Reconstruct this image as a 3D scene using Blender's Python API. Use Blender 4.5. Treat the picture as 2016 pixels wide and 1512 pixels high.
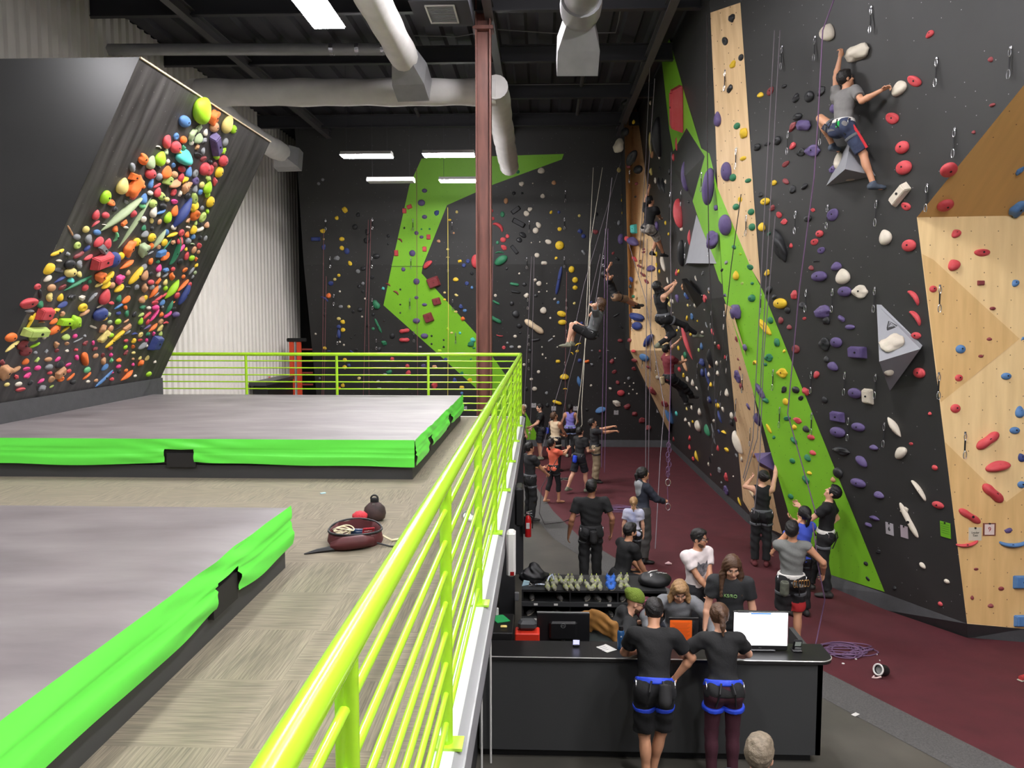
import bpy, bmesh, math, random
import numpy as np
from mathutils import Vector, Matrix
try:
    import openvdb as vdb
except ImportError:
    import pyopenvdb as vdb
random.seed(7)
S = bpy.context.scene
COL = S.collection
for o in list(bpy.data.objects):
    bpy.data.objects.remove(o)

# ------------------------------------------------------------------ camera, world, exposure
FPX, CX, CY = 1600.0, 1008.0, 756.0          # photograph taken as 2016 x 1512
PITCH = math.atan(130 / FPX)
YAW = math.atan(60 / FPX * math.cos(PITCH))
EYE = np.array([0.0, 0.0, 4.4])
cam = bpy.data.cameras.new('camera')
cam.sensor_width = 36
cam.lens = 36 * FPX / 2016
cam.clip_start = 0.05
cam.clip_end = 200
co = bpy.data.objects.new('camera', cam)
COL.objects.link(co)
co.location = EYE
co.rotation_euler = (math.pi / 2 - PITCH, 0, YAW)
S.camera = co
vs = S.view_settings
vs.view_transform = 'Standard'
vs.look = 'None'
vs.gamma = 1
vs.use_curve_mapping = False
vs.exposure = 0.42
w = bpy.data.worlds.new('world')
S.world = w
w.use_nodes = True
bg = w.node_tree.nodes['Background']
bg.inputs[0].default_value = (0.85, 0.9, 1, 1)
bg.inputs[1].default_value = 0.02
LAMP = 140.0                                   # radiance of every ceiling lamp's diffuser

FW = np.array([-math.sin(YAW) * math.cos(PITCH), math.cos(YAW) * math.cos(PITCH), -math.sin(PITCH)])
RT = np.array([math.cos(YAW), math.sin(YAW), 0])
UP = np.cross(RT, FW)


def ray(x, y):
    return (x - CX) / FPX * RT - (y - CY) / FPX * UP + FW


def on_z(x, y, z=0.0):
    d = ray(x, y)
    return EYE + d * ((z - EYE[2]) / d[2])


def on_y(x, y, Y):
    d = ray(x, y)
    return EYE + d * (Y / d[1])


def on_x(x, y, X):
    d = ray(x, y)
    return EYE + d * (X / d[0])


class Plane:
    def __init__(s, p, n):
        s.n = np.array(n, float) / np.linalg.norm(n)
        s.p = np.array(p, float)
        if s.n @ (EYE - s.p) < 0:
            s.n = -s.n
        up = np.array([0, 0, 1.0])
        s.v = up - (up @ s.n) * s.n
        s.v /= np.linalg.norm(s.v)
        s.u = np.cross(s.v, s.n)

    def at(s, x, y, off=0.0):
        d = ray(x, y)
        return EYE + d * ((s.n @ (s.p - EYE)) / (s.n @ d)) + s.n * off

    def uv(s, q):
        q = np.array(q) - s.p
        return (q @ s.u, q @ s.v)


def plane3(a, b, c):
    a, b, c = (np.array(q, float) for q in (a, b, c))
    return Plane(a, np.cross(b - a, c - a))


# ------------------------------------------------------------------ materials
def lin(c):
    c = c / 255.0
    return c / 12.92 if c <= 0.04045 else ((c + 0.055) / 1.055) ** 2.4


def rgb(c):
    return (lin(c[0]), lin(c[1]), lin(c[2]), 1)


MATS = {}


def mat(name, c, rough=.6, metal=0., var=0., vs_=6., bump=0., bs=40., c2=None, emit=0., spec=.5, coat=0., stretch=None, alpha=None, trans=0.):
    """principled material; var mixes the colour with c2 (or a darker tone) through noise"""
    if name in MATS:
        return MATS[name]
    m = bpy.data.materials.new(name)
    m.use_nodes = True
    nt = m.node_tree
    b = nt.nodes['Principled BSDF']
    b.inputs['Roughness'].default_value = rough
    b.inputs['Metallic'].default_value = metal
    b.inputs['Specular IOR Level'].default_value = spec
    b.inputs['Coat Weight'].default_value = coat
    b.inputs['Transmission Weight'].default_value = trans
    if alpha is not None:
        b.inputs['Alpha'].default_value = alpha
    col = rgb(c)
    b.inputs['Base Color'].default_value = col
    tc = None
    if var or bump:
        tc = nt.nodes.new('ShaderNodeTexCoord').outputs['Object']
        if stretch:
            mp = nt.nodes.new('ShaderNodeMapping')
            mp.inputs['Scale'].default_value = stretch
            nt.links.new(tc, mp.inputs[0])
            tc = mp.outputs[0]
    if var:
        n = nt.nodes.new('ShaderNodeTexNoise')
        n.inputs['Scale'].default_value = vs_
        n.inputs['Detail'].default_value = 5
        r = nt.nodes.new('ShaderNodeValToRGB')
        r.color_ramp.elements[0].position = .5 - .25
        r.color_ramp.elements[1].position = .5 + .25
        r.color_ramp.elements[0].color = col
        r.color_ramp.elements[1].color = rgb(c2) if c2 else tuple(v * (1 - var) for v in col[:3]) + (1,)
        nt.links.new(tc, n.inputs['Vector'])
        nt.links.new(n.outputs['Fac'], r.inputs[0])
        nt.links.new(r.outputs[0], b.inputs['Base Color'])
    if bump:
        n2 = nt.nodes.new('ShaderNodeTexNoise')
        n2.inputs['Scale'].default_value = bs
        n2.inputs['Detail'].default_value = 4
        bp = nt.nodes.new('ShaderNodeBump')
        bp.inputs['Strength'].default_value = bump
        bp.inputs['Distance'].default_value = .02
        nt.links.new(tc, n2.inputs['Vector'])
        nt.links.new(n2.outputs['Fac'], bp.inputs['Height'])
        nt.links.new(bp.outputs[0], b.inputs['Normal'])
    if emit:
        b.inputs['Emission Color'].default_value = col
        b.inputs['Emission Strength'].default_value = emit
    MATS[name] = m
    return m


def math_node(nt, op, a, b=None):
    n = nt.nodes.new('ShaderNodeMath')
    n.operation = op
    for i, v in enumerate((a, b)):
        if v is None:
            continue
        if isinstance(v, (int, float)):
            n.inputs[i].default_value = v
        else:
            nt.links.new(v, n.inputs[i])
    return n.outputs[0]


def dotted(name, c, dot, rough=.55, cell=.2, rad=.012, sparse=0., var=.15, c2=None, bump=.05, grain=False, spec=.5):
    """wall panel with a staggered grid of bolt holes (UV in metres); sparse hides that share of them"""
    m = mat(name, c, rough, spec=spec)
    nt = m.node_tree
    b = nt.nodes['Principled BSDF']
    uv = nt.nodes.new('ShaderNodeUVMap').outputs[0]
    sc = nt.nodes.new('ShaderNodeVectorMath')
    sc.operation = 'SCALE'
    sc.inputs['Scale'].default_value = 1 / cell
    nt.links.new(uv, sc.inputs[0])
    rot = nt.nodes.new('ShaderNodeVectorRotate')
    rot.inputs['Angle'].default_value = .78
    nt.links.new(sc.outputs[0], rot.inputs['Vector'])
    fl = nt.nodes.new('ShaderNodeVectorMath')
    fl.operation = 'FLOOR'
    nt.links.new(rot.outputs[0], fl.inputs[0])
    fr = nt.nodes.new('ShaderNodeVectorMath')
    fr.operation = 'FRACTION'
    nt.links.new(rot.outputs[0], fr.inputs[0])
    ds = nt.nodes.new('ShaderNodeVectorMath')
    ds.operation = 'DISTANCE'
    ds.inputs[1].default_value = (.5, .5, 0)
    nt.links.new(fr.outputs[0], ds.inputs[0])
    f = math_node(nt, 'LESS_THAN', ds.outputs['Value'], rad / cell)
    if sparse:
        wn = nt.nodes.new('ShaderNodeTexWhiteNoise')
        nt.links.new(fl.outputs[0], wn.inputs[0])
        f = math_node(nt, 'MULTIPLY', f, math_node(nt, 'GREATER_THAN', wn.outputs[0], sparse))
    n = nt.nodes.new('ShaderNodeTexNoise')
    n.inputs['Scale'].default_value = 1.3
    n.inputs['Detail'].default_value = 6
    src = uv
    if grain:
        mp = nt.nodes.new('ShaderNodeMapping')
        mp.inputs['Scale'].default_value = (7, .8, 1)
        nt.links.new(uv, mp.inputs[0])
        src = mp.outputs[0]
    nt.links.new(src, n.inputs['Vector'])
    r = nt.nodes.new('ShaderNodeValToRGB')
    r.color_ramp.elements[0].position = .3
    r.color_ramp.elements[1].position = .75
    col = rgb(c)
    r.color_ramp.elements[0].color = tuple(v * (1 - var) for v in col[:3]) + (1,)
    r.color_ramp.elements[1].color = rgb(c2) if c2 else col
    nt.links.new(n.outputs[0], r.inputs[0])
    mx = nt.nodes.new('ShaderNodeMix')
    mx.data_type = 'RGBA'
    nt.links.new(f, mx.inputs[0])
    nt.links.new(r.outputs[0], mx.inputs[6])
    mx.inputs[7].default_value = rgb(dot)
    nt.links.new(mx.outputs[2], b.inputs['Base Color'])
    n2 = nt.nodes.new('ShaderNodeTexNoise')
    n2.inputs['Scale'].default_value = 60
    bp = nt.nodes.new('ShaderNodeBump')
    bp.inputs['Strength'].default_value = bump
    nt.links.new(uv, n2.inputs['Vector'])
    nt.links.new(n2.outputs[0], bp.inputs['Height'])
    nt.links.new(bp.outputs[0], b.inputs['Normal'])
    return m


# ------------------------------------------------------------------ object helpers
def tag(o, label=None, cat=None, group=None, kind=None):
    if label:
        o['label'] = label
    if cat:
        o['category'] = cat
    if group:
        o['group'] = group
    if kind:
        o['kind'] = kind
    return o


def empty(name, loc=(0, 0, 0), rz=0., label=None, cat=None, group=None):
    o = bpy.data.objects.new(name, None)
    COL.objects.link(o)
    o.location = loc
    o.rotation_euler = (0, 0, rz)
    o.empty_display_size = .05
    return tag(o, label, cat, group)


class MB:
    """collects shapes into one mesh; each face remembers a material slot"""

    def __init__(s):
        s.v, s.f, s.m, s.uv = [], [], [], []
        s.slot = 0

    def add(s, vs_, fs, uvs=None):
        k = len(s.v)
        s.v += [tuple(float(c) for c in q) for q in vs_]
        for i, f in enumerate(fs):
            s.f.append(tuple(k + j for j in f))
            s.m.append(s.slot)
            s.uv.append(uvs[i] if uvs else None)
        return s

    def box(s, c, d, R=None, bev=0.):
        """box by centre and size; R a 3x3 (columns are its axes); bev chamfers the long edges"""
        c = np.array(c, float)
        hx, hy, hz = (q / 2 for q in d)
        R = np.eye(3) if R is None else np.array(R, float)
        if bev > 0:
            b = min(bev, hx * .9, hy * .9, hz * .9)
            P = [(hx - b, hy), (hx, hy - b), (hx, -hy + b), (hx - b, -hy), (-hx + b, -hy), (-hx, -hy + b), (-hx, hy - b), (-hx + b, hy)]
            vs_ = []
            for z, k in ((-hz, b), (-hz + b, 0), (hz - b, 0), (hz, b)):
                for x, y in P:
                    vs_.append((x * (hx - k) / hx, y * (hy - k) / hy, z))
            fs = [tuple(range(8)), tuple(reversed(range(24, 32)))]
            fs = [tuple(f) for f in fs]
            for r in range(3):
                for i in range(8):
                    j = (i + 1) % 8
                    fs.append((r * 8 + j, r * 8 + i, r * 8 + 8 + i, r * 8 + 8 + j))
        else:
            vs_ = [(x * hx, y * hy, z * hz) for z in (-1, 1) for y in (-1, 1) for x in (-1, 1)]
            fs = [(0, 2, 3, 1), (4, 5, 7, 6), (0, 1, 5, 4), (2, 6, 7, 3), (0, 4, 6, 2), (1, 3, 7, 5)]
        return s.add([c + R @ np.array(q) for q in vs_], fs)

    def tube(s, pts, r, seg=8, cap=True, closed=False):
        """tube along points; r a number or one per point"""
        P = [np.array(p, float) for p in pts]
        n = len(P)
        rs = [r] * n if isinstance(r, (int, float)) else list(r)
        prev = None
        vs_, fs = [], []
        for i in range(n):
            a = P[i - 1] if (i > 0 or closed) else P[i]
            b = P[(i + 1) % n] if (i < n - 1 or closed) else P[i]
            t = b - a
            t = t / (np.linalg.norm(t) + 1e-12)
            if prev is None:
                h = np.array([0, 0, 1.0]) if abs(t[2]) < .9 else np.array([1.0, 0, 0])
                x = np.cross(h, t)
            else:
                x = prev - (prev @ t) * t
            x /= np.linalg.norm(x) + 1e-12
            prev = x
            y = np.cross(t, x)
            for k in range(seg):
                a_ = 2 * math.pi * k / seg
                vs_.append(P[i] + rs[i] * (math.cos(a_) * x + math.sin(a_) * y))
        m = n if closed else n - 1
        for i in range(m):
            for k in range(seg):
                j = (k + 1) % seg
                i2 = (i + 1) % n
                fs.append((i * seg + k, i * seg + j, i2 * seg + j, i2 * seg + k))
        if cap and not closed:
            fs.append(tuple(reversed(range(seg))))
            fs.append(tuple(range((n - 1) * seg, n * seg)))
        return s.add(vs_, fs)

    def lathe(s, prof, c=(0, 0, 0), seg=20, R=None):
        """profile [(radius, height)] turned about z"""
        c = np.array(c, float)
        R = np.eye(3) if R is None else np.array(R, float)
        vs_, fs = [], []
        for r, z in prof:
            for k in range(seg):
                a = 2 * math.pi * k / seg
                vs_.append(c + R @ np.array([r * math.cos(a), r * math.sin(a), z]))
        for i in range(len(prof) - 1):
            for k in range(seg):
                j = (k + 1) % seg
                fs.append((i * seg + k, i * seg + j, i * seg + seg + j, i * seg + seg + k))
        fs.append(tuple(reversed(range(seg))))
        fs.append(tuple(range((len(prof) - 1) * seg, len(prof) * seg)))
        return s.add(vs_, fs)

    def prism(s, poly, t):
        """3-D polygon thickened by vector t"""
        P = [np.array(p, float) for p in poly]
        t = np.array(t, float)
        n = len(P)
        nrm = sum(np.cross(P[i] - P[0], P[(i + 1) % n] - P[0]) for i in range(1, n - 1))
        if nrm @ t > 0:
            P.reverse()
        vs_ = P + [p + t for p in P]
        fs = [tuple(range(n)), tuple(reversed(range(n, 2 * n)))]
        for i in range(n):
            j = (i + 1) % n
            fs.append((j, i, n + i, n + j))
        return s.add(vs_, fs)

    def face(s, pts, plane=None):
        """single polygon, UVs in metres on its plane, turned toward the camera side"""
        P = [np.array(p, float) for p in pts]
        nrm = sum(np.cross(P[i] - P[0], P[i + 1] - P[0]) for i in range(1, len(P) - 1))
        if nrm @ (EYE - P[0]) < 0:
            P.reverse()
        pl = plane or plane3(P[0], P[1], P[2])
        return s.add(P, [tuple(range(len(P)))], [[pl.uv(p) for p in P]])

    def build(s, name, mats, parent=None, smooth=False, link=True):
        me = bpy.data.meshes.new(name)
        me.from_pydata(s.v, [], s.f)
        if any(u is not None for u in s.uv):
            ul = me.uv_layers.new()
            i = 0
            for f, u in zip(s.f, s.uv):
                for k in range(len(f)):
                    if u is not None:
                        ul.data[i].uv = u[k]
                    i += 1
        for m in (mats if isinstance(mats, (list, tuple)) else [mats]):
            me.materials.append(m)
        if max(s.m, default=0) > 0:
            me.polygons.foreach_set('material_index', s.m)
        me.update()
        if smooth:
            me.shade_smooth()
            try:
                me.set_sharp_from_angle(angle=math.radians(40 if smooth is True else smooth))
            except Exception:
                pass
        o = bpy.data.objects.new(name, me)
        if link:
            COL.objects.link(o)
        if parent:
            o.parent = parent
        return o


def mesh_obj(name, pts, faces, m, parent=None, smooth=True):
    me = bpy.data.meshes.new(name)
    me.from_pydata([tuple(p) for p in pts], [], [tuple(int(i) for i in f) for f in faces])
    for q in (m if isinstance(m, (list, tuple)) else [m]):
        me.materials.append(q)
    if smooth:
        me.shade_smooth()
    o = bpy.data.objects.new(name, me)
    COL.objects.link(o)
    if parent:
        o.parent = parent
    return o


def dup(root, loc=None, rz=None, label=None, scale=None):
    r = root.copy()
    COL.objects.link(r)
    if loc is not None:
        r.location = loc
    if rz is not None:
        r.rotation_euler = (0, 0, rz) if isinstance(rz, (int, float)) else rz
    if scale is not None:
        r.scale = scale
    if label:
        r['label'] = label
    for ch in list(root.children):
        c = ch.copy()
        COL.objects.link(c)
        c.parent = r
        for g in list(ch.children):
            d = g.copy()
            COL.objects.link(d)
            d.parent = c
    return r


def arc(c, r, a0, a1, n, ax=(1, 0, 0), ay=(0, 0, 1)):
    ax, ay, c = np.array(ax, float), np.array(ay, float), np.array(c, float)
    return [c + r * (math.cos(a) * ax + math.sin(a) * ay) for a in np.linspace(a0, a1, n)]


def text(name, body, size, loc, R, m, parent=None, depth=.002, align='CENTER'):
    cu = bpy.data.curves.new(name, 'FONT')
    cu.body = body
    cu.size = size
    cu.extrude = depth
    cu.align_x = align
    cu.align_y = 'CENTER'
    cu.materials.append(m)
    tmp = bpy.data.objects.new(name, cu)
    COL.objects.link(tmp)
    me = bpy.data.meshes.new_from_object(tmp.evaluated_get(bpy.context.evaluated_depsgraph_get()))
    bpy.data.objects.remove(tmp)
    o = bpy.data.objects.new(name, me)
    COL.objects.link(o)
    M = Matrix([list(r) for r in np.array(R)]).to_4x4()
    M.translation = Vector([float(c) for c in loc])
    o.matrix_basis = M
    if parent:
        o.parent = parent
    return o


ORD = ['', 'first', 'second', 'third', 'fourth', 'fifth', 'sixth', 'seventh', 'eighth', 'ninth', 'tenth', 'eleventh', 'twelfth']


def ordinal(k):
    return ORD[k] if k < len(ORD) else '%d%s' % (k, {1: 'st', 2: 'nd', 3: 'rd'}.get(k % 10 if k % 100 not in (11, 12, 13) else 0, 'th'))


def inside(x, y, poly):
    r = False
    n = len(poly)
    for i in range(n):
        (x1, y1), (x2, y2) = poly[i], poly[(i + 1) % n]
        if (y1 > y) != (y2 > y) and x < (x2 - x1) * (y - y1) / (y2 - y1) + x1:
            r = not r
    return r
# ================================================================== ceiling lamps (the room's light)
m_lamp = mat('lamp_diffuser', (255, 252, 255), .5, emit=LAMP)
m_lampoff = mat('lamp_off', (225, 225, 228), .5)
m_white = mat('white_enamel', (215, 213, 208), .4)
m_wire = mat('steel_wire', (90, 90, 92), .4, metal=.8)


def lamp(x, y, z, along, lit, label, L=1.2, W=.42):
    t = empty('ceiling_lamp', (x, y, z), 0 if along == 'x' else math.pi / 2, label, 'lamp', 'high bay lamps under the ceiling')
    hb = MB()
    P = [(-W / 2, 0), (-W * .3, .09), (W * .3, .09), (W / 2, 0)]
    hb.add([(sx * L / 2, q[0], q[1]) for sx in (-1, 1) for q in P],
           [(0, 1, 2, 3), (7, 6, 5, 4), (0, 4, 5, 1), (1, 5, 6, 2), (2, 6, 7, 3)])
    hb.build('housing', m_white, t)
    d = MB()
    d.box((0, 0, -.012), (L - .02, W - .02, .02))
    d.build('diffuser', m_lamp if lit else m_lampoff, t)
    for s in (-1, 1):
        wb = MB()
        wb.tube([(s * L * .4, 0, .09), (s * L * .4, 0, 10.45 - z)], .004, 5)
        wb.build('hanger_wire', m_wire, t)
    return t


lamp(-2.8, 10.3, 8.2, 'y', True, 'lit ceiling lamp hanging high over the far crash mat')
lamp(-4.14, 19.35, 8.2, 'x', True, 'lit ceiling lamp before the cladding end of the back wall')
lamp(-2.2, 19.3, 8.2, 'x', True, 'lit ceiling lamp over the green band, upper of the two by the column')
lamp(-2.2, 22.3, 8.1, 'x', True, 'lit ceiling lamp hanging lower beside the brown column')
lamp(-3.9, 21.1, 7.9, 'x', False, 'unlit white ceiling lamp below the lit pair')
LAMPS_UNSEEN = [(-2.6, .6, 8.2, 'y'), (1.9, 9.0, 9.3, 'y'), (4.6, 4.6, 8.8, 'y'), (1.6, 2.5, 8.8, 'y'),  # unseen lamps: some inferred from glow and glare
             (-7.2, 4.6, 8.7, 'y'), (6.4, 1.6, 8.4, 'y'), (4.2, -1.5, 8.4, 'y'), (6.8, -2.5, 8.4, 'y'), (-.3, 13.0, 9.93, 'y')]  # others added out of frame to brighten the plywood and wood strip
for i, q in enumerate(LAMPS_UNSEEN):
    lamp(*q, True, 'unseen lit ceiling lamp out of frame, %s of those inferred and added for light' % ordinal(i + 1))

# ================================================================== wall planes
nC = np.array([.915, .387, .117])
PC = Plane(nC * 9.532 / (nC @ nC), nC)                      # main lead wall
APEX = PC.at(1425, 585)
A0, A1 = np.array([4.36, 27.3, .2]), np.array([4.43, 17.3, .2])
PAL = plane3(A0, A1, APEX)                                  # long wall, lower half
FTOP = PC.at(1397, 5)
PAU = plane3(APEX, APEX + (A0 - A1) * .5, FTOP)             # long wall, upper half
T1 = PC.at(1634, 1131)
PT = plane3(APEX, A1, T1)                                   # transition facet under the apex
CD1, CD2 = PC.at(1805, 428), PC.at(1904, 1228)
PD = plane3(CD1, CD2, (6.6, 10.98, .25))                    # plywood wall
D425 = PD.at(2030, 424)
CE = PC.at(2030, 150)
PE = plane3(CD1, D425, CE)                                  # plywood underside, its brown holds painted shade
PBL = plane3((0, 27.6, .25), (1, 27.6, .25), (0, 26.0, 6.1))
PBU = plane3((0, 26.0, 6.1), (1, 26.0, 6.1), (0, 25.3, 10.5))
PS = Plane((-6.65, 11, 3.36), (1, 0, -.505))                # overhanging training board
PR = plane3(on_y(1228, 210, 23.7), on_y(1240, 690, 24.6), PAU.at(1290, 480))   # prow

DARK = (53, 53, 52)
m_dark = dotted('dark_wall_paint', DARK, (150, 150, 150), .5, .2, .006, .72, .2)
m_darkplain = mat('dark_plain_paint', (46, 46, 48), .55, var=.2, vs_=2, bump=.05)
m_green = dotted('green_wall_paint', (132, 200, 46), (60, 90, 25), .5, .2, .006, .3, .1)
m_ply = dotted('birch_plywood', (248, 212, 152), (110, 75, 45), .5, .26, .007, 0, .12, (250, 218, 162), grain=True)
m_ply2 = dotted('birch_plywood_darker', (230, 188, 124), (110, 75, 45), .5, .26, .007, 0, .12, (236, 196, 134), grain=True)
m_plyE_shade = dotted('plywood_underside_shaded', (224, 176, 108), (90, 60, 35), .5, .26, .007, .5, .12, grain=True)  # darker plywood tone: shade of the downward-facing panel put into the colour
m_strip = dotted('plywood_strip', (228, 190, 140), (80, 55, 35), .5, .2, .010, .4, .12, (236, 204, 158), grain=True)
m_kick = mat('grey_kick_rubber', (72, 72, 74), .7, var=.2, vs_=8, bump=.1)
m_spray = dotted('chalked_board_paint', (44, 42, 41), (120, 118, 115), .38, .2, .006, .5, .2, (84, 81, 80), grain=True)
m_panel = mat('dark_end_panel_paint', (66, 66, 66), .3, var=.12, vs_=2)
m_lightgrey = mat('light_grey_volume', (150, 151, 156), .55, var=.08, vs_=6)
m_ceil = mat('dark_ceiling_paint', (66, 66, 72), .7)
m_black = mat('black_paint', (18, 18, 19), .5)


def P_(pl, pts, off=.004):
    return [pl.at(x, y, off) for x, y in pts]


def structure(o):
    o['kind'] = 'structure'
    return o


# ---- main right wall: facets and painted bands in one structure
b = MB()
TOPZ = 10.45


def ext(p, q, z):
    """point on the line p-q at height z"""
    p, q = np.array(p), np.array(q)
    return p + (q - p) * ((z - p[2]) / (q[2] - p[2]))


FT = ext(APEX, FTOP, TOPZ)
CET = PC.at(2300, -420)
CTOP = [FT, PC.at(1700, -330), PC.at(2300, -420)]
dC = np.cross(PC.n, (0, 0, 1.))
b.slot = 0
fold_hi = FT
# main dark face C
C_poly = [APEX, FT, PC.at(1760, -600), PC.at(2300, -700), CE, CD1, CD2, T1]
b.face(C_poly, PC)
b.face([APEX, A1, T1], PT)
b.face([APEX, A1, A0, ext(A0, A0 + PAL.v, APEX[2])], PAL)
AH = ext(A0, A0 + PAL.v, APEX[2])
b.face([APEX, FT, AH + (FT - APEX) + (A0 - A1) * 0, AH], PAU)
b.slot = 1
GREEN_C = [(1397, 302), (1413, 370), (1480, 530), (1502, 572), (1742, 1165), (1634, 1131), (1600, 1110), (1556, 1021), (1445, 640), (1425, 585), (1413, 400)]
b.face(P_(PC, GREEN_C), PC)
b.face(P_(PAU, [(1299, 80), (1318, 76), (1350, 190), (1381, 292), (1397, 302), (1414, 400), (1422, 560), (1416, 552), (1364, 396), (1388, 308), (1352, 252), (1326, 298), (1318, 255)]), PAU)
b.slot = 2
b.face(P_(PC, [(1399, 25), (1458, 5), (1478, 290), (1485, 395), (1498, 560), (1480, 530), (1413, 370), (1407, 200)], .005), PC)
b.face(P_(PT, [(1427, 598), (1440, 604), (1467, 690), (1482, 765), (1505, 880), (1530, 1010), (1541, 1052), (1490, 1030), (1463, 985)], .005), PT)
b.slot = 3
b.face([CD1, CD2, PD.at(2016, 1238), PD.at(2400, 1250), PD.at(2400, 420), D425], PD)
b.slot = 4
b.face(P_(PD, [(1815, 500), (1837, 511), (2007, 667), (1852, 792)]), PD)
b.face(P_(PD, [(1860, 870), (1981, 988), (2030, 952), (2400, 760), (2400, 1248), (2016, 1237), (1904, 1226)]), PD)
b.slot = 5
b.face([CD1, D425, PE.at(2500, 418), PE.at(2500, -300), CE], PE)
b.slot = 6
# kick strip along the foot of the wall
KB = [(4.36, 27.5), (4.43, 17.4), (4.60, 14.5), (4.72, 13.2), (5.184, 12.17), (5.867, 11.1), (6.56, 10.97), (9.2, 10.7)]
KT = [A0, A1, (np.array(A1) + T1) / 2, T1, PC.at(1742, 1168), CD2, PD.at(2016, 1238), PD.at(2400, 1250)]
for i in range(7):
    b.face([(KB[i][0], KB[i][1], 0), (KB[i + 1][0], KB[i + 1][1], 0), KT[i + 1], KT[i]])
wr = structure(b.build('wall_right', [m_dark, m_green, m_strip, m_ply, m_ply2, m_plyE_shade, m_kick]))

# ---- prow in the far corner
b = MB()
L0, L1, L2, L3 = on_y(1229, 100, 23.5), on_y(1228, 210, 23.7), on_y(1240, 690, 24.6), on_y(1318, 852, 26.5)
R1, R2, R3 = PAU.at(1246, 160), PAU.at(1290, 480), PAL.at(1319, 690)
R0 = PAU.at(1238, 60)
b.face([L0, L1, R1, R0])
b.face([L1, L2, R2, R1])
b.face([L2, L3, R3, R2])
b.slot = 1
BKL = [np.array([p[0] + .1, 27.5, p[2]]) for p in (L0, L1, L2, L3)]
for i in range(3):
    b.face([(L0, L1, L2, L3)[i], (L0, L1, L2, L3)[i + 1], BKL[i + 1], BKL[i]])
structure(b.build('wall_corner', [m_strip, m_dark]))

# ---- back wall
b = MB()
XL, XR = -7.65, 4.4
b.face([(XL, 27.6, .25), (XR, 27.6, .25), (XR, 26.0, 6.1), (XL, 26.0, 6.1)], PBL)
b.face([(XL, 26.0, 6.1), (XR, 26.0, 6.1), (XR, 25.3, 10.5), (XL, 25.3, 10.5)], PBU)
b.face([(XL, 27.6, .25), (XL, 26, 6.1), (XL, 25.3, 10.5), (XL - .05, 28.45, 10.5), (XL - .05, 28.45, 0), (XL, 27.55, 0)])
b.slot = 1
b.face(P_(PBL, [(771, 525), (832, 525), (830, 538), (940, 660), (1000, 745), (1064, 868), (1010, 868), (935, 762), (755, 601)]), PBL)
b.face(P_(PBU, [(806, 365), (830, 312), (1110, 303), (1106, 314), (972, 363), (880, 404), (832, 524), (771, 524)]), PBU)
b.slot = 2
b.face([(XL, 27.55, 0), (XR, 27.55, 0), (XR, 27.6, .25), (XL, 27.6, .25)])
structure(b.build('wall_back', [m_dark, m_green, m_kick]))

# ---- training board over the far mat
b = MB()
YA, YB = 9.42, 13.9
ZB, ZT = 3.36, 7.38
XT = -6.65 + (ZT - ZB) * .505
b.face([(-6.65, YA, ZB), (-6.65, YB, ZB), (XT, YB, ZT), (XT, YA, ZT)], PS)
b.slot = 1
b.face([(-11, YA - .003, 2.7), (-6.65, YA - .003, 2.7), (-6.65, YA - .003, ZB), (XT, YA - .003, ZT), (-11, YA - .003, ZT)])
b.face([(-8.4, YB, 2.7), (-6.65, YB, 2.7), (-6.65, YB, ZB), (XT, YB, ZT), (-8.4, YB, ZT)])
b.face([(XT, YA, ZT), (XT, YB, ZT), (-11, YB, ZT), (-11, YA, ZT)])
b.slot = 2
b.box((-6.64, (YA + YB) / 2, (2.7 + ZB) / 2), (.05, YB - YA, ZB - 2.7))
structure(b.build('wall_left', [m_spray, m_panel, m_kick]))
# bright chamfered edge of the board
b = MB()
b.box((XT + .004, (YA + YB) / 2, ZT - .005), (.02, YB - YA, .02))
structure(b.build('trim_1', mat('bare_ply_edge', (205, 185, 150), .6)))

# ---- corrugated building wall and the rest of the shell
m_clad = mat('white_metal_cladding', (224, 219, 210), .42, var=.06, vs_=3)
b = MB()
ys = np.arange(12.5, 28.45, .3)
prof = []
for y in ys:
    prof += [(y, 0), (y + .17, 0), (y + .2, .05), (y + .25, .05), (y + .28, 0)]
vs_ = [(-8.55 + d, y, z) for z in (0, 10.5) for y, d in prof]
n = len(prof)
b.add(vs_, [(i, i + 1, n + i + 1, n + i) for i in range(n - 1)])
structure(b.build('wall_cladding', m_clad))
b = MB()
b.box((0, 28.6, 5.25), (24, .2, 10.5))
structure(b.build('wall_far', m_black))
b = MB()
b.box((-11.2, 10, 5.25), (.2, 37, 10.5))
structure(b.build('wall_side', m_darkplain))
b = MB()
b.box((9.4, 10, 5.25), (.2, 37, 10.5))
structure(b.build('wall_east', m_darkplain))
b = MB()
b.box((0, -7, 5.25), (24, .2, 10.5))
structure(b.build('wall_near', mat('grey_near_wall', (120, 120, 120), .7)))

# ---- ceiling, beams
b = MB()
vs_, fs = [], []
xs = np.arange(-11.5, 9.6, .6)
prof = []
for x in xs:
    prof += [(x, 0), (x + .3, 0), (x + .36, .09), (x + .54, .09)]
n = len(prof)
b.add([(x, y, 10.5 + d) for y in (-7, 29) for x, d in prof], [(i, i + 1, n + i + 1, n + i) for i in range(n - 1)])
b.box((-1, 11, 10.75), (21, 36, .1))
structure(b.build('ceiling', m_ceil))
m_beam = mat('dark_steel_beam', (58, 58, 62), .5)
m_beam2 = mat('grey_steel_beam', (88, 86, 88), .5)
for i, y in enumerate((3.5, 6.5, 9.5, 12.5, 15.5, 18.5, 21.5, 24.5)):
    b = MB()
    for dz in (0, .34):
        b.box((-1, y, 10.05 + dz), (20.5, .14, .025))
    b.box((-1, y, 10.22), (20.5, .012, .33))
    structure(b.build('ceiling_beam_%d' % (i + 1), m_beam))
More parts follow.
